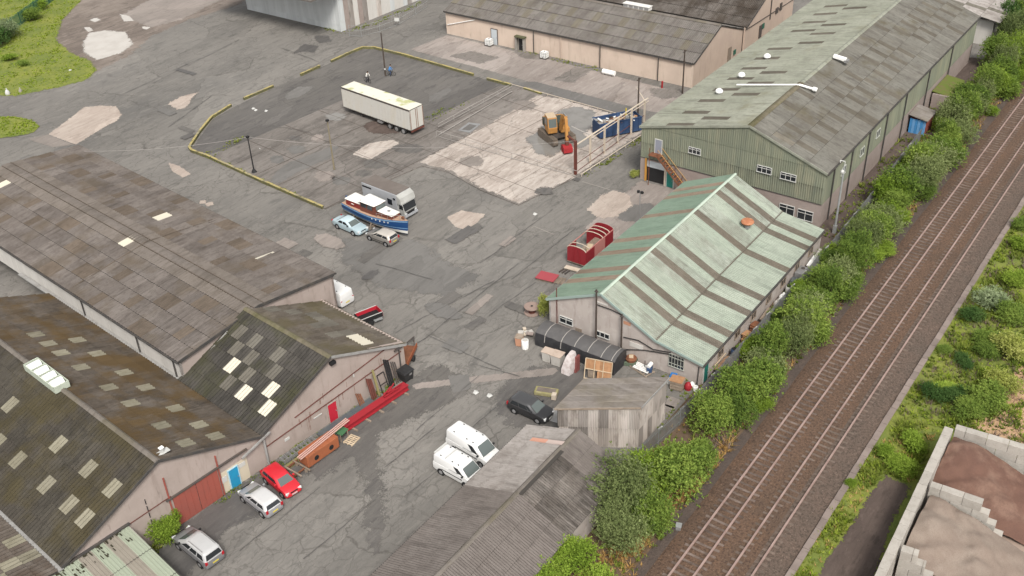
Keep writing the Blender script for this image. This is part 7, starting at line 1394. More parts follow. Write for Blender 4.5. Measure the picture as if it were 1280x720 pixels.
def person(loc, az, lab, top, legs, lean):
    """one skinned figure astride a bicycle; hips over the saddle, hands on the bar"""
    me = bpy.data.meshes.new('person'); L_ = lean
    J = {'pel': (-.12, 0, .98, .15), 'belly': (-.06 + L_ * .3, 0, 1.15, .15), 'chest': (L_ * .75, 0, 1.36, .165), 'neck': (L_, 0, 1.50, .06), 'head0': (L_ + .05, 0, 1.58, .085), 'head': (L_ + .07, 0, 1.69, .105)}
    E_ = [('pel', 'belly'), ('belly', 'chest'), ('chest', 'neck'), ('neck', 'head0'), ('head0', 'head')]
    for s, k in ((1, 'l'), (-1, 'r')):
        J.update({k + 'hip': (-.1, s * .11, .93, .10), k + 'kn': (.12, s * .17, .52, .065), k + 'an': (-.02, s * .17, .10, .045), k + 'to': (.16, s * .18, .05, .04), k + 'sh': (L_ * .75, s * .19, 1.42, .075), k + 'el': (L_ * .75 + .12, s * .27, 1.18, .05), k + 'wr': (.32, s * .25, 1.03, .036), k + 'ha': (.40, s * .24, 1.01, .04)})
        E_ += [('pel', k + 'hip'), (k + 'hip', k + 'kn'), (k + 'kn', k + 'an'), (k + 'an', k + 'to'), ('chest', k + 'sh'), (k + 'sh', k + 'el'), (k + 'el', k + 'wr'), (k + 'wr', k + 'ha')]
    names = list(J); me.from_pydata([J[n][:3] for n in names], [(names.index(a), names.index(b)) for a, b in E_], [])
    o = bpy.data.objects.new('person', me); COL.objects.link(o); o.location = loc; o.rotation_euler = (0, 0, az); sk = o.modifiers.new('skin', 'SKIN'); sk.use_smooth_shade = True
    for i, n in enumerate(names): sv = me.skin_vertices[0].data[i]; sv.radius = (J[n][3], J[n][3]); sv.use_root = n == 'pel'
    o.modifiers.new('sub', 'SUBSURF').levels = 1; o.modifiers['sub'].render_levels = 2
    m = bpy.data.materials.new('figure'); m.use_nodes = True; N = m.node_tree.nodes; Lk = m.node_tree.links; tc = N.new('ShaderNodeTexCoord'); sx = N.new('ShaderNodeSeparateXYZ'); rp = N.new('ShaderNodeValToRGB'); Lk.new(tc.outputs['Object'], sx.inputs[0]); mr = N.new('ShaderNodeMapRange'); mr.inputs[2].default_value = 1.9; Lk.new(sx.outputs[2], mr.inputs[0]); Lk.new(mr.outputs[0], rp.inputs[0]); rp.color_ramp.interpolation = 'CONSTANT'
    e = rp.color_ramp.elements; e[0].color = (.03, .03, .03, 1); e[1].position = .06; e[1].color = (*legs, 1)
    for ps, c in ((.50, top), (.80, (.45, .27, .2))): x = e.new(ps); x.color = (*c, 1)
    Lk.new(rp.outputs[0], N['Principled BSDF'].inputs[0]); N['Principled BSDF'].inputs['Roughness'].default_value = .8; me.materials.append(m)
    tag(o, lab, 'person'); h = MB().lathe((L_ + .06, 0, 1.70), [(.118, -.02), (.122, .06), (.085, .12), (.02, .14)], 10); hh = h.build('hair', mat('hair_' + lab[:6], (.03, .02, .015) if top[2] > .3 else (.5, .48, .44)), None, smooth=True); hh.parent = o
b1 = g(459.5, 103); a1 = math.radians(-100); bike(b1 + V((0, 0, .012)), a1, 'dark bicycle under the rider in the white top'); person(b1 + V((0, 0, .012)), a1, 'rider in a white top leaning over a dark bicycle', (.62, .6, .56), (.03, .03, .04), .22)
b2 = g(488, 95); a2 = math.radians(-60); bike(b2 + V((0, 0, .012)), a2, 'dark bicycle under the rider in the blue jacket'); person(b2 + V((0, 0, .012)), a2, 'rider in a bright blue jacket standing over a bicycle by the pole', (.06, .22, .50), (.03, .05, .10), .1)
# ------------------------------------------------------------------ tanks and oddments by the beige building
def ibc(loc, lab):
    t = thing('liquid_container', lab, 'container', loc, group='white liquid containers'); c = V(loc)
    MB().box(c + V((0, 0, .65)), (.95, 1.05, .95)).build('tank', 'white_paint', t, bevel=.08); MB().box(c + V((0, 0, .08)), (1.0, 1.15, .15)).build('pallet', 'steel_dark', t); MB().lathe(c + V((0, 0, 1.12)), [(.12, 0), (.12, .06)], 10).build('lid', 'black', t); MB().lathe(c + V((-.5, 0, .25)), [(.06, 0), (.06, .1)], 8).build('valve', 'black', t)
    mb = MB()
    for s in (-1, 1):
        for k in range(4): mb.bar(c + V((-.49, -.5 + k * .33, .15)), c + V((-.49, -.5 + k * .33, 1.15)), .025); mb.bar(c + V((-.45 + k * .3, s * .54, .15)), c + V((-.45 + k * .3, s * .54, 1.15)), .025)
    for z in (.5, .85, 1.14): mb.bar(c + V((-.5, -.54, z)), c + V((-.5, .54, z)), .03); mb.bar(c + V((-.5, -.54, z)), c + V((.5, -.54, z)), .03)
    mb.build('cage', 'galv', t)
ibc(g(611.5, 57), 'white caged liquid container beside the grey shutter door'); ibc(g(680.5, 73), 'white caged liquid container between the drainpipes of the beige wall')
q = g(761, 94); t = thing('gas_tank', 'small white gas tank lying at the foot of the beige wall', 'tank', q); MB().tube(q + V((0, 1.0, .45)), q + V((0, -1.0, .45)), .38, n=14).build('cylinder', 'white_paint', t, smooth=True)
for y in (-.6, .6): MB().box(q + V((0, y, .1)), (.6, .12, .22)).build('saddle', 'steel_dark', t)
q = g(827.5, 110); t = thing('fire_post', 'small red standing post at the beige wall', 'post', q); MB().tube(q, q + V((0, 0, .9)), .14, n=8).build('shaft', 'grab_red', t); MB().lathe(q + V((0, 0, .9)), [(.18, 0), (.12, .15)], 8).build('cap', 'grab_red', t)
for i, (px, s) in enumerate((((10, 118), .55), ((26, 115), .4))):
    q = g(*px); t = thing('rubble_sack', ['larger white sack on the kerb of the far verge', 'smaller grey white sack on the kerb of the far verge'][i], 'sack', q); MB().lathe(q, [(s * .6, 0), (s * .7, s * .5), (s * .45, s * 1.1), (s * .12, s * 1.5)], 9).build('bag', 'frame_white' if i == 0 else 'concrete', t, smooth=True); MB().lathe(q + V((0, 0, s * 1.45)), [(s * .1, 0), (s * .25, s * .25)], 7).build('neck', 'frame_white', t)
for i, px in enumerate(((317, 136), (320, 138), (333, 139), (325, 187), (595, 491), (612, 495), (669, 268), (88, 88))):
    q = g(*px); t = thing('litter_scrap', ['crumpled white scrap beside a second one on the dark tarmac', 'flat white scrap close to the kerb gap', 'lone pale scrap on the sunken tarmac', 'pale scrap on the old slab by the lamp pole', 'white scrap by the van tail', 'second white scrap behind the larger van', 'white scrap near the painted corner mark', 'white scrap on the far grass'][i], 'litter', q)
    MB().add([q + V(v) for v in ((-.25, -.15, .02), (.1, -.28, .1), (.3, .05, .03), (.12, .25, .14), (-.2, .2, .03), (0, 0, .16))], [(0, 1, 5), (1, 2, 5), (2, 3, 5), (3, 4, 5), (4, 0, 5)]).build('scrap', 'frame_white', t)
# ------------------------------------------------------------------ stock along the pink wall
mat('beam_red', (0.28, 0.02, 0.028), rough=0.55, noise=[(1.5, (0.28, 0.02, 0.028), 0.6, 0.45, 0.7)]); mat('tank_orange', (0.29, 0.095, 0.042), rough=0.8, noise=[(1.2, (0.23, 0.08, 0.04), 0.7, 0.45, 0.7), (3, (0.22, 0.08, 0.04), 0.5, 0.58, 0.75)])
def ibeam(t, a, b, w, h, m):
    z = V((0, 0, 1)); o = MB().bar(a + z * (h / 2), b + z * (h / 2), w, .05).bar(a - z * (h / 2), b - z * (h / 2), w, .05).bar(a, b, .05, h).build('beam', m, t); return o
t = thing('steel_bearers', 'short grey bearers under the long red beams', 'bearers', lw(3.6, -1.7, 0))
for k in range(5): MB().box(lw(.6 + k * 1.55, -1.95, .08), (.16, 1.7, .16), AL + .1).build('bearer', 'wood_grey', t)
for i, (y, z) in enumerate(((-1.75, .42), (-2.12, .42))):
    t = thing('steel_beam', ['long red painted steel beam lying next to the grey plates', 'long red painted steel beam on the open yard side'][i], 'steel beam', lw(4, y, 0), group='red steel beams'); ibeam(t, lw(-.1, y + .05, z), lw(7.4, y - .05, z), .36, .5, 'beam_red')
t = thing('steel_offcuts', 'jumble of red steel angles piled on the red beams', 'steel offcuts', lw(6.5, -1.6, .7)); rr = random.Random(8)
for k in range(6): u = rr.uniform(4.6, 6.2); MB().bar(lw(u, -1.9 + rr.uniform(-.2, .3), .78 + k * .05), lw(u + rr.uniform(.9, 1.7), -1.95 + rr.uniform(-.35, .35), .85 + k * .07), .1, .1).build('angle', 'beam_red', t)
t = thing('steel_plates', 'stack of blue grey steel plates lying along the wall', 'steel plates', lw(1.5, -.7, 0))
for k in range(3): MB().box(lw(-.7 + k * 1.9, -.75 - .05 * k, .16 + .03 * k), (2.3, .85, .06), AL).build('plate', mat('plate_grey', (0.10, 0.115, 0.125), rough=0.5, metal=0.3, noise=[(1.5, (0.14, 0.15, 0.155), 0.7, 0.45, 0.7)]), t)
for k in range(3): MB().box(lw(-.8 + k * 1.9, -.7, .06), (.12, .9, .12), AL).build('bearer', 'wood_grey', t)
t = thing('orange_tank', 'rusty orange steel box tank with two round holes by the wall', 'tank', lw(-3.3, -2.5, 0)); c = lw(-3.4, -2.6, .75)
MB().box(c, (3.4, 1.2, 1.15), AL).build('tank_body', 'tank_orange', t, bevel=.06)
for s in (-.75, .85): MB().tube(lw(-3.4 + s, -3.19, .7), lw(-3.4 + s, -3.215, .7), .24, n=14).build('hole', 'black', t)
for s in (-1.3, 1.3): MB().box(lw(-3.4 + s, -2.6, .09), (.2, 1.3, .18), AL).build('skid', 'steel_dark', t)
for k in range(5): MB().box(lw(-4.9 + k * .75, -2.6, 1.34), (.08, 1.15, .05), AL).build('stiffener', 'tank_orange', t)
t = thing('steel_pipes', 'pale pink pipes lying across the orange tank', 'pipes', lw(-3, -2.6, 1.3))
for k in range(3): MB().tube(lw(-5.6, -3.0 + k * .2, 1.40), lw(.2, -2.5 + k * .2, 1.46), .06, n=7).build('pipe', mat('pipe_pink', (0.45, 0.28, 0.24), rough=0.6), t)
t = thing('scaffold_frames', 'grey ladder frames stacked flat along the wall', 'frames', lw(-4.2, -.8, 0))
for k in range(3):
    for y in (-.5, -1.1): MB().bar(lw(-6.0, y, .12 + .14 * k), lw(-2.4, y, .12 + .14 * k), .06).build('rail', 'steel', t)
    for i in range(9): MB().bar(lw(-5.9 + i * .42, -.5, .12 + .14 * k), lw(-5.9 + i * .42, -1.1, .12 + .14 * k), .05).build('rung', 'steel', t)
t = thing('timber_baulks', 'yellowish mossy timber baulks beside the grey frames', 'timber', lw(-4, -1.5, 0))
for k in range(3): MB().bar(lw(-6.3, -1.45 - k * .17, .1 + .1 * (k % 2)), lw(-1.6, -1.25 - k * .17, .1 + .1 * (k % 2)), .15, .15).build('baulk', mat('moss_timber', (0.20, 0.175, 0.075), rough=0.9), t)
t = thing('trailer_frame', 'rusty bare chassis frame lying beside the red car', 'frame', lw(-6, -2.6, 0))
for y in (-2.0, -3.2): MB().bar(lw(-7.4, y, .35), lw(-5.2, y + .1, .42), .12).build('side_member', 'rust', t)
for u in (-7.3, -6.4, -5.5): MB().bar(lw(u, -1.7, .45), lw(u + .15, -3.7, .45), .12).build('cross_member', 'wood_grey', t)
for u in (-7.2, -5.4):
    for y in (-2.0, -3.2): MB().box(lw(u, y, .15), (.2, .2, .3), AL).build('block', 'wood_grey', t)
t = thing('workbench', 'low green topped bench with pallet next to the orange tank', 'bench', lw(-.9, -2.7, 0)); MB().box(lw(-.75, -2.35, .85), (.95, 1.0, .06), AL + .2).build('top', mat('bench_green', (0.05, 0.13, 0.06), rough=0.8), t)
for a in (-.4, .4):
    for b in (-.4, .4): MB().box(lw(-.75 + a, -2.35 + b, .42), (.08, .08, .84), AL + .2).build('leg', 'wood_grey', t)
t = thing('pallet', 'pale wooden pallet in front of the green bench', 'pallet', lw(-.5, -3.3, 0))
def pallet(t, c, az=AL, m='wood_pale', w=1.0, l=1.2):
    R_ = Matrix.Rotation(az, 3, 'Z')
    for k in range(6): MB().box(c + R_ @ V((-l / 2 + .08 + k * (l - .16) / 5, 0, .14)), (.12, w, .022), az).build('slat', m, t)
    for y in (-.42, 0, .42): MB().box(c + R_ @ V((0, y * w, .065)), (l, .09, .11), az).build('bearer', m, t)
pallet(t, lw(-.45, -3.3, 0), AL + .2)
for i, (u, h, w_, m, lab) in enumerate(((3.0, 1.3, .12, 'rust', 'short rusty bars leaning by the red door'), (4.4, 2.1, .16, 'rust_dark', 'brown steel section leaning on the wall'), (5.2, 2.6, .2, 'moss_timber', 'mossy plank leaning on the wall'), (6.6, 2.9, .14, 'black', 'black steel sections leaning by the bin'), (7.4, 2.2, .1, 'steel_dark', 'dark thin bars leaning next to the bin'))):
    t = thing('leaning_stock', lab, 'steel stock', lw(u, -.5, 0))
    for k in range(3 if i != 2 else 1): MB().bar(lw(u + k * .22, -.75, .02), lw(u + k * .22 + .1, -.09, h - k * .15), w_, .07).build('bar', m, t)
t = thing('steel_trestle', 'black open steel frame leaning against the pink wall', 'frame', lw(5.9, -.5, 0))
for a, b in (((5.6, -.8, .03), (5.7, -.1, 1.7)), ((6.4, -.8, .03), (6.5, -.1, 1.7)), ((5.7, -.1, 1.68), (6.5, -.1, 1.68)), ((5.65, -.5, .8), (6.45, -.5, .8))): MB().bar(lw(*a), lw(*b), .06).build('bar', 'black', t)
q = lw(8.35, -.95, 0); t = thing('wheeled_bin', 'black four wheeled rubbish bin at the shed corner', 'bin', q, AL, local=True)
MB().loft([[V((-.5, -.42, .15)), V((.5, -.42, .15)), V((.5, .42, .15)), V((-.5, .42, .15))], [V((-.62, -.52, 1.1)), V((.62, -.52, 1.1)), V((.62, .52, 1.1)), V((-.62, .52, 1.1))]]).build('body', 'black_plastic', t, bevel=.04)
MB().loft([[V((-.66, -.58, 1.1)), V((.66, -.58, 1.1)), V((.66, .56, 1.1)), V((-.66, .56, 1.1))], [V((-.6, -.5, 1.2)), V((.6, -.5, 1.2)), V((.6, .5, 1.28)), V((-.6, .5, 1.28))]]).build('lid', 'black_plastic', t); MB().box((.2, -.49, .8), (.3, .02, .2), M=Matrix.Rotation(0.1, 3, 'X')).build('sticker', 'steel', t)
for x in (-.45, .45):
    for y in (-.35, .35): MB().tube((x, y - .03, .08), (x, y + .03, .08), .08, n=8).build('castor', 'tyre', t)
# ------------------------------------------------------------------ clutter in front of the workshop
A, B = g(664, 431), g(768, 476); yA, yB = 46.9, 38.2; xc = 66.9
t = thing('covered_container', 'long low container wrapped in black tarpaulin with pale straps', 'container', (xc, (yA + yB) / 2, 0)); rg = []
mat('tarp_black', (0.030, 0.030, 0.033), rough=0.5, noise=[(1.2, (0.055, 0.054, 0.055), 0.7, 0.45, 0.7)], bump=0.5, bump_scale=3); mat('tarp_grey', (0.085, 0.082, 0.082), rough=0.6, noise=[(1.2, (0.115, 0.11, 0.108), 0.7, 0.45, 0.7)], bump=0.5, bump_scale=3)
a0, b0_ = V((66.2, yA, 0)), V((66.2, yB, 0))
for k in range(25):
    y = yA + (yB - yA) * k / 24; w = random.uniform(-.03, .03)
    rg.append([V((65.75 + w, y, 0.0)), V((65.7 + w, y, .7)), V((65.85 + w, y, 1.42 + w)), V((66.2, y, 1.68 + w)), V((66.9, y, 1.86 + w)), V((67.6, y, 1.78 + w)), V((68.0, y, 1.55)), V((68.05, y, 0))])
MB().loft(rg).build('tarpaulin', 'tarp_black', t, smooth=True)
rg2 = [[p + V((0, 0, .012)) for p in r[2:7]] for r in rg]; MB().loft(rg2, close=False, caps=False).build('tarpaulin_top', 'tarp_grey', t, smooth=True)
for k in (3, 8, 12, 16, 20, 23):
    mb = MB(); r = [p + V((-.01 if i < 3 else 0, 0, .03)) for i, p in enumerate(rg[k][1 if k < 9 else 2:7])]
    for a, b in zip(r[:-1], r[1:]): mb.bar(a, b, .07, .012)
    mb.build('strap', 'cable', t)
def crate(name, lab, cat, c, d, az, m, lid=None, bev=.03, lean=0):
    t = thing(name, lab, cat, (c[0], c[1], 0), az, local=True); k = .86
    MB().loft([[V((sx * d[0] / 2 * k, sy * d[1] / 2 * k, .02)) for sx, sy in ((-1, -1), (1, -1), (1, 1), (-1, 1))], [V((sx * d[0] / 2, sy * d[1] / 2, d[2])) for sx, sy in ((-1, -1), (1, -1), (1, 1), (-1, 1))]]).build('body', m, t, bevel=bev)
    if lid: MB().box((0, 0, d[2] + .05), (d[0] * 1.08, d[1] * 1.08, .1)).build('lid', lid, t, bevel=.03)
    return t
mat('bin_grey', (0.42, 0.40, 0.37), rough=0.6, noise=[(2, (0.33, 0.31, 0.28), 0.6, 0.45, 0.7)]); mat('bin_lid', (0.43, 0.35, 0.29), rough=0.7, noise=[(2, (0.34, 0.26, 0.21), 0.7, 0.45, 0.7)])
q = g(685, 450); crate('storage_bin', 'pale grey lidded bin nearer the barrel end of the black container', 'bin', q, (.85, .95, 1.05), .1, 'bin_grey', 'bin_lid'); q = g(697, 454.5); crate('storage_bin', 'pale grey lidded bin next to the wrapped bundle', 'bin', q, (.95, 1.05, 1.1), .08, 'bin_grey', 'bin_lid')
q = g(712, 463); t = thing('wrapped_bundle', 'tall slanting bundle half wrapped in white plastic', 'bundle', q); mb = MB(); rr = random.Random(2)
mb.loft([[q + V((x * s + o_, y * s2, z)) for x, y in ((-.5, -.35), (0, -.45), (.5, -.35), (.5, .35), (0, .42), (-.5, .35))] for z, s, s2, o_ in ((.02, 1.1, 1.2, -.25), (.5, 1.15, 1.3, -.1), (1.1, 1.0, 1.1, .1), (1.6, .8, .8, .3), (1.85, .5, .5, .45))]); mb.build('plastic_wrap', mat('wrap', (0.50, 0.46, 0.45), rough=0.35, noise=[(3, (0.32, 0.25, 0.23), 0.7, 0.45, 0.65)], bump=0.6, bump_scale=5), t, smooth=True)
MB().poly([q + V((-.1, -.75, .05)), q + V((.55, -.75, .05)), q + V((.85, -.6, 1.5)), q + V((.3, -.6, 1.5))], (0, .2, 0)).build('bare_end', mat('bundle_red', (0.16, 0.05, 0.045), rough=0.8), t)
# plank screen
c0 = g(731, 471); c1 = g(764, 477.5); d = (c1 - c0); x = d.normalized(); n = V((x.y, -x.x, 0)); n = n if n.x < 0 else -n
t = thing('plank_screen', 'leaning screen of orange brown planks with pale frame and open lower bays', 'screen', c0); Ls = d.length; up = (V((0, 0, 1)) * 1.0 - n * .32).normalized(); Hs = 2.0
c0 = c0 + n * .2
for k in range(13):
    a = c0 + x * (Ls * (k + .03) / 13); lo = 0.95 if k < 7 and k not in (6,) else .08
    if k < 5: lo = 1.05
    MB().bar(a + x * .1 + up * lo, a + x * .1 + up * Hs, .19, .03, up=n).build('plank', 'wood', t)
for z in (.05, 1.0, Hs): MB().bar(c0 + up * z + n * .04, c0 + x * Ls + up * z + n * .04, .07, .07).build('frame_rail', 'wood_pale', t)
for k in (0, .35, .68, 1): MB().bar(c0 + x * Ls * k + n * .05, c0 + x * Ls * k + up * Hs + n * .05, .07, .07).build('frame_post', 'wood_pale', t)
MB().bar(c0 + x * .3 + up * .5 - n * .02, c0 + x * 1.0 + up * .5 - n * .02, .8, .02, up=n).build('pale_board', 'wood_grey', t)
for i, (px, r, h, m, lab) in enumerate((((656.5, 435), .36, .95, 'white_paint', 'white plastic barrel standing before the black container'),)):
    q = g(*px); t = thing('barrel', lab, 'barrel', q); MB().lathe(q, [(r * .92, 0), (r, .1), (r, h - .08), (r * .9, h)], 14).build('drum', 'white_paint', t, smooth=True); MB().lathe(q + V((0, 0, h - .01)), [(r * .8, 0), (r * .8, .02)], 14).build('lid', 'bin_grey', t)
q = g(649.5, 431); crate('steel_box', 'rusty brown box beside the white barrel', 'box', q, (.7, .7, .95), .3, 'brick_bare', 'wood_grey'); 
q = g(655, 421); t = thing('stone_pile', 'pile of pale bags and blocks at the end of the black container', 'rubble pile', q); rr = random.Random(6)
for k in range(9): MB().box(q + V((rr.uniform(-.6, .9), rr.uniform(-.7, .4), .2 + .12 * (k // 3))), (rr.uniform(.3, .6), rr.uniform(.25, .5), rr.uniform(.15, .35)), rr.uniform(0, 3)).build('bag', ['bin_grey', 'cream_paint', 'brick_pink'][k % 3], t, bevel=.05)
q = g(665, 391.5); t = thing('cable_drum', 'weathered wooden cable drum lying on its side', 'cable drum', q)
for z in (.06, .78): MB().lathe(q + V((0, 0, z)), [(.78, 0), (.78, .09)], 20).build('flange', mat('drum_wood', (0.27, 0.20, 0.17), rough=0.9, noise=[(3, (0.2, 0.14, 0.12), 0.7, 0.45, 0.7)]), t)
MB().lathe(q + V((0, 0, .15)), [(.36, 0), (.36, .64)], 14).build('core', 'rust_dark', t); MB().lathe(q + V((0, 0, .87)), [(.12, 0), (.12, .03)], 10).build('hub', 'black', t)
q = g(684, 349); t = thing('steel_sheet', 'flat dark red sheet panel lying beside the railway van', 'panel', q); MB().box(q + V((0, 0, .35)), (1.5, 2.1, .05), .15).build('sheet', mat('panel_red', (0.30, 0.055, 0.065), rough=0.6), t)
for a in (-.5, .5): MB().box(q + V((a, 0, .16)), (.15, 1.8, .3), .15).build('trestle', 'wood_grey', t)
q = g(700, 352); t = thing('pallet', 'pinkish pallet beside the red sheet panel', 'pallet', q); pallet(t, q, .2, 'wood_grey')
t = thing('loose_rails', 'dark rails and sleepers lying before the railway van', 'rails', g(703, 340))
for k in range(3): MB().bar(g(699 + k * 3.5, 341 + k * 1.2) + V((0, 0, .1)), g(709 + k * 3.5, 334 + k * 1.2) + V((0, 0, .1)), .12, .16).build('rail', 'steel_dark', t)
MB().box(g(716, 338) + V((0, 0, .22)), (.6, 1.8, .1), .1).build('sleeper', 'cream_paint', t)
# right of the gable
def at(x, y, ox=780, oy=420, s=8): return g(ox + x / s, oy + y / s)
q = at(180, 340); t = thing('pallet', 'pallet of white pipes in front of the workshop wall', 'pallet', q); pallet(t, q, 1.3, 'wood_grey', 1.2, 2.2)
for k in range(5): MB().bar(q + V((-.4 + k * .2, -.8, .24)), q + V((-.3 + k * .2, .8, .26)), .1, .08).build('white_pipe', 'white_paint', t)
q = at(70, 270); t = thing('scrap_engine', 'rusty round boiler end on a green stand', 'scrap', q); MB().lathe(q + V((0, 0, .35)), [(.5, 0), (.55, .25), (.4, .4)], 12).build('drum', 'rust', t, smooth=True); MB().box(q + V((0, 0, .18)), (1.1, 1.1, .34), .3).build('stand', mat('stand_green', (0.10, 0.13, 0.09), rough=0.8), t); MB().box(q + V((0, 0, .76)), (.5, .4, .08), .5).build('top_plate', 'wood_pale', t)
q = at(255, 350); t = thing('blue_pump', 'blue and white pump unit beside the white pipes', 'pump', q); MB().box(q + V((0, 0, .3)), (.9, .5, .5), .4).build('base', 'skip_blue', t, bevel=.05); MB().tube(q + V((-.3, 0, .65)), q + V((.3, 0, .7)), .2, n=12).build('motor', 'white_paint', t, smooth=True); MB().box(q + V((0, .5, .5)), (.06, .06, 1.0)).build('stand_pipe', 'steel_dark', t)
q = at(380, 320); t = thing('covered_mound', 'pale rendered hump against the workshop wall', 'mound', q + V((.4, 0, 0))); MB().lathe(q + V((.7, 0, 0)), [(.75, 0), (.7, .5), (.5, .85), (.1, 1.0)], 12).build('hump', 'wall_grey', t, smooth=True)
q = at(480, 370); t = thing('pallet', 'upright grey pallet leaning below the barred window', 'pallet', q)
for k in range(7): MB().bar(q + V((.55, .7 - k * .22, .05)), q + V((.95, .7 - k * .22, 1.1)), .14, .03, up=(-1, 0, 0)).build('slat', 'wood_grey', t)
for z in (.2, .95): MB().bar(q + V((.58 + .36 * z, .8, z)), q + V((.58 + .36 * z, -.7, z)), .08, .06).build('bearer', 'wood_grey', t)
q = at(490, 440); crate('blue_crate', 'bright blue crate beside the stacked wooden box', 'crate', q, (.8, .6, .55), .2, mat('crate_blue', (0.03, 0.16, 0.42), rough=0.5)); q = at(455, 475); crate('white_crate', 'small white crate below the blue crate', 'crate', q, (.5, .5, .5), .1, 'white_paint')
q = at(535, 520); t = thing('wooden_crate', 'slatted wooden crate with orange board on top', 'crate', q, .15, local=True)
for k in range(3): MB().box((0, 0, .2 + k * .28), (.95, 1.15, .2)).build('slat_tier', 'wood_grey', t)
MB().box((0, 0, .45), (.85, 1.05, .85)).build('core', 'wood_grey', t); MB().box((.05, .1, .95), (1.0, 1.2, .05)).build('board', 'wood', t)
q = at(600, 390); t = thing('leaning_pallets', 'brown broken pallets leaning on the workshop corner', 'pallet', q)
for k in range(6): MB().bar(q + V((.2 + .05 * k, .5 - k * .2, .02)), q + V((.75 + .05 * k, .5 - k * .2, 1.35 + .1 * (k % 2))), .12, .03, up=(-1, 0, 0)).build('slat', 'wood_grey' if k % 2 else 'rust', t)
for z in (.35, 1.0): MB().bar(q + V((.3 + .4 * z, .6, z)), q + V((.5 + .4 * z, -.6, z)), .08).build('bearer', 'wood_grey', t)
q = at(680, 400); t = thing('black_board', 'black sheet leaning by the workshop downpipe', 'board', q); MB().poly([q + V((0, .25, .02)), q + V((0, -.25, .02)), q + V((.4, -.3, 1.4)), q + V((.4, .2, 1.4))], (-.05, 0, 0)).build('sheet', 'black', t)
MB().bar(q + V((.3, .2, .02)), q + V((.3, .1, .9)), .06).build('strut', 'steel_dark', t)
q = at(640, 530); t = thing('red_sack', 'red and white sack lump at the workshop corner', 'sack', q); MB().lathe(q, [(.32, 0), (.4, .25), (.28, .6), (.1, .75)], 9).build('bag', 'beam_red', t, smooth=True); MB().lathe(q + V((.25, -.25, .35)), [(.2, 0), (.25, .2), (.08, .4)], 8).build('white_bag', 'white_paint', t, smooth=True)
q = at(710, 545); t = thing('white_bucket', 'small white bucket by the fence end', 'bucket', q); MB().lathe(q, [(.2, 0), (.26, .45), (.22, .46), (.18, .1)], 12).build('pail', 'white_paint', t, smooth=True); MB().bar(q + V((0, -.26, .45)), q + V((0, .26, .5)), .02).build('handle', 'steel', t)
for px in ((820, 500), (840, 503), (832, 512)):
    q = g(*px); struct(sheet('paving_flag', [(q.x - .7, q.y - .6), (q.x + .7, q.y - .5), (q.x + .6, q.y + .6), (q.x - .7, q.y + .5)], .03, 'patch_mid', .05, .5))
# strip between workshop and fence
def side(px, z=0): q = g(px[0], px[1]); q.y = min(30.65, max(29.95, q.y)); return q
x0 = 71.6; t = thing('timber_tray', 'pale framed timber tray leaning on the fence', 'tray', (x0, 30.3, 0)); MB().box((x0 + .6, 30.35, .62), (2.3, .9, .05), M=Matrix.Rotation(-.45, 3, 'X')).build('board', mat('tray_brown', (0.36, 0.22, 0.14), rough=0.8), t)
for y, z in ((29.95, .44), (30.75, .82)): MB().bar((x0 - .55, y, z), (x0 + 1.75, y, z), .08).build('edge', 'wood_pale', t)
for x in (x0 - .3, x0 + 1.5): MB().bar((x, 30.6, 0), (x, 30.6, .7), .07).build('leg', 'wood_grey', t)
for i, (x, kind, m, lab) in enumerate(((70.3, 'bag', 'black_plastic', 'black bin bag by the workshop side door'), (74.3, 'drum', 'skip_blue', 'dark blue drum beside the fence'), (75.2, 'bag', 'leaf_mid', 'green heap of cuttings beyond the blue drum'), (77.2, 'box', 'wood', 'brown timber pile leaning by the workshop wall'), (79.0, 'box', 'rust', 'rusty sheet stack between wall and fence'), (81.5, 'plank', 'wood_grey', 'long pinkish plank along the fence'), (84.0, 'bag', 'bin_grey', 'pale grey sacks heaped by the wall'), (85.3, 'bag', 'white_paint', 'white sacks heaped by the wall'), (86.8, 'drum', 'white_paint', 'white drum near the grey tank'), (88.2, 'box', 'plate_grey', 'dark grey box by the fence'), (90.0, 'tank', 'steel', 'grey steel tank between wall and fence'), (93.0, 'plank', 'white_paint', 'stack of white sheets near the far workshop corner'), (94.6, 'plank', 'bin_grey', 'pale boards beyond the white sheets'))):
    q = V((x, 30.35, 0)); t = thing({'bag': 'sack', 'drum': 'drum', 'box': 'timber_stack', 'plank': 'plank_stack', 'tank': 'steel_tank'}[kind], lab, {'bag': 'sack', 'drum': 'drum', 'box': 'stack', 'plank': 'planks', 'tank': 'tank'}[kind], q)
    if kind == 'bag':
        for k in range(3): MB().lathe(q + V((-.3 + .3 * k, .12 * (k % 2), .0)), [(.2, 0), (.28, .2), (.2, .45 + .1 * k), (.06, .6 + .1 * k)], 8).build('bag', m, t, smooth=True)
    elif kind == 'drum': MB().lathe(q, [(.3, 0), (.32, .08), (.32, .8), (.28, .88)], 12).build('body', m, t, smooth=True); MB().lathe(q + V((0, 0, .88)), [(.25, 0), (.25, .03)], 12).build('lid', 'black', t)
    elif kind == 'box':
        for k in range(6): MB().box(q + V((random.uniform(-.1, .1), random.uniform(-.1, .1), .1 + k * .14)), (1.3 - .08 * k, .7, .11), random.uniform(-.2, .2)).build('board', m, t)
    elif kind == 'plank':
        for k in range(4): MB().bar(q + V((-1.0, -.2 + .12 * k, .15 + .1 * k)), q + V((1.1, -.15 + .12 * k, .3 + .1 * k)), .28, .05).build('plank', m, t)
    else:
        MB().box(q + V((0, 0, .6)), (1.6, .95, 1.0)).build('body', m, t, bevel=.06); MB().box(q + V((0, 0, .06)), (1.5, .8, .12)).build('skid', 'steel_dark', t); MB().lathe(q + V((.3, 0, 1.1)), [(.2, 0), (.2, .08)], 10).build('cap', 'steel_dark', t)
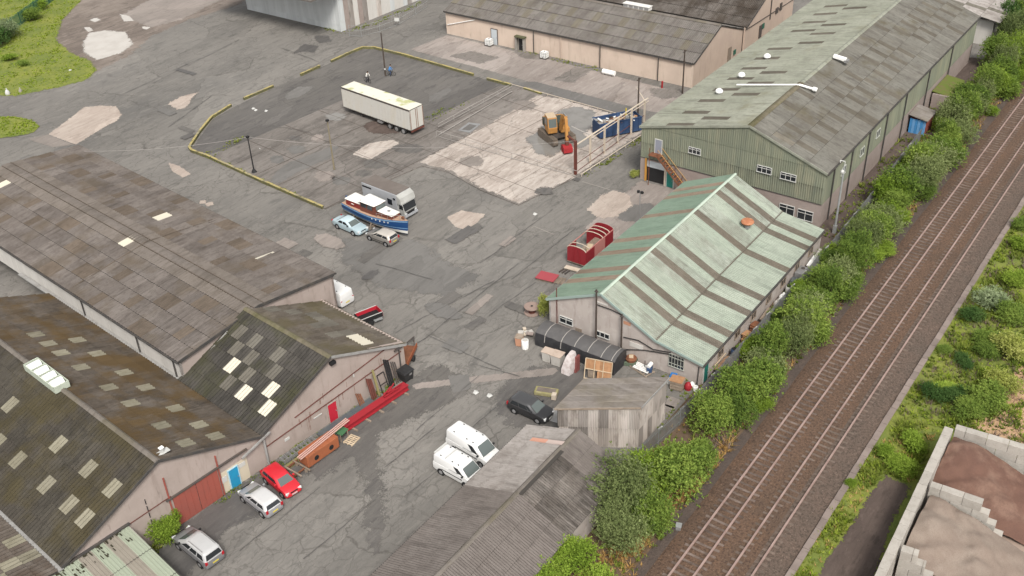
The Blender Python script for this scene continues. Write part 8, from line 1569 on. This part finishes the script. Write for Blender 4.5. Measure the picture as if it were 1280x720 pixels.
# oddments
q = g(683, 492); t = thing('mossy_trough', 'mossy yellowish concrete trough lying by the black car', 'trough', q); MB().box(q + V((0, 0, .2)), (.9, 2.1, .4), .35).build('body', mat('mossy', (0.24, 0.22, 0.10), rough=0.95, noise=[(2, (0.34, 0.30, 0.2), 0.7, 0.45, 0.7)]), t, bevel=.08); MB().box(q + V((0, 0, .39)), (.6, 1.7, .05), .35).build('soil', 'dirt', t); MB().box(q + V((-.25, -1.0, .32)), (.5, .4, .5), .35).build('end_block', 'cream_paint', t)
q = g(695, 533); t = thing('metal_flap', 'grey metal sheet propped at the iron store corner', 'sheet', q); MB().poly([q + V((.3, .9, 0)), q + V((.5, -.6, 0)), q + V((1.2, -.4, .8)), q + V((1.0, .9, .9))], (0, 0, .03)).build('sheet', 'steel', t); MB().bar(q + V((1.0, .3, 0)), q + V((1.0, .3, .8)), .06).build('prop', 'wood_grey', t)
q = g(848, 661); t = thing('trackside_box', 'small grey box standing on the cess', 'box', q); MB().box(q + V((0, 0, .2)), (.45, .4, .35), .3).build('case', 'steel', t, bevel=.03); MB().box(q + V((0, 0, .4)), (.5, .45, .05), .3).build('lid', 'galv', t)
# small structures beside the tall shed
q = V((129.9, 31.4, 0)); t = thing('garden_store', 'small store with blue boarded end and brown mossy roof behind the tall shed', 'shed', q)
for k in range(6): MB().box(V((q.x - .0, 30.55 + k * .34 + .05, 1.0)), (.08, .32, 2.0)).build('board', mat('store_blue%d' % (k % 2), (0.05, 0.20, 0.42) if k % 2 else (0.12, 0.28, 0.50), rough=.6), t)
MB().box(V((q.x + 1.6, 31.45, .98)), (3.1, 2.0, 1.96)).build('walls', 'gate_red', t); MB().poly([V((q.x - .3, 30.2, 2.05)), V((q.x + 3.4, 30.2, 2.05)), V((q.x + 3.4, 32.65, 2.5)), V((q.x - .3, 32.65, 2.5))], (0, 0, .1)).build('roof', 'roof_e', t)
t = thing('moss_roof_store', 'low store with mossy green roof beside the tall shed', 'shed', (139, 31.7, 0)); MB().box((142.5, 31.5, .9), (6, 2.2, 1.8)).build('walls', 'brick_pink', t); MB().poly([V((139.2, 30.2, 1.85)), V((145.8, 30.2, 1.85)), V((145.8, 32.65, 2.2)), V((139.2, 32.65, 2.2))], (0, 0, .1)).build('roof', mat('moss_roof', (0.10, 0.13, 0.025), rough=.95, noise=[(1, (0.13, 0.10, 0.05), .8, .45, .65)]), t); MB().box((139.1, 31.4, 1.0), (.3, 2.2, 2.0)).build('end_wall', 'brick_pink', t)
# roofs beyond the tall shed
t = thing('far_shed', 'pale roofed shed beyond the end of the tall green shed', 'shed', (175, 34, 0)); MB().box((178, 40, 1.9), (24, 16, 3.8)).build('walls', 'wall_white', t); roof_slope(t, (165, 40, 5.8), (192, 40, 5.8), (165, 31, 4.0), (192, 31, 4.0), 1.2, 3, lambda i, j, c, p: 'roof_f_worn' if (i + j) % 5 else 'rooflight_grey', .25, .03, budget=60); roof_slope(t, (165, 40, 5.8), (192, 40, 5.8), (165, 49, 4.0), (192, 49, 4.0), 1.2, 3, lambda i, j, c, p: 'roof_f_worn', .25, .03, budget=10)
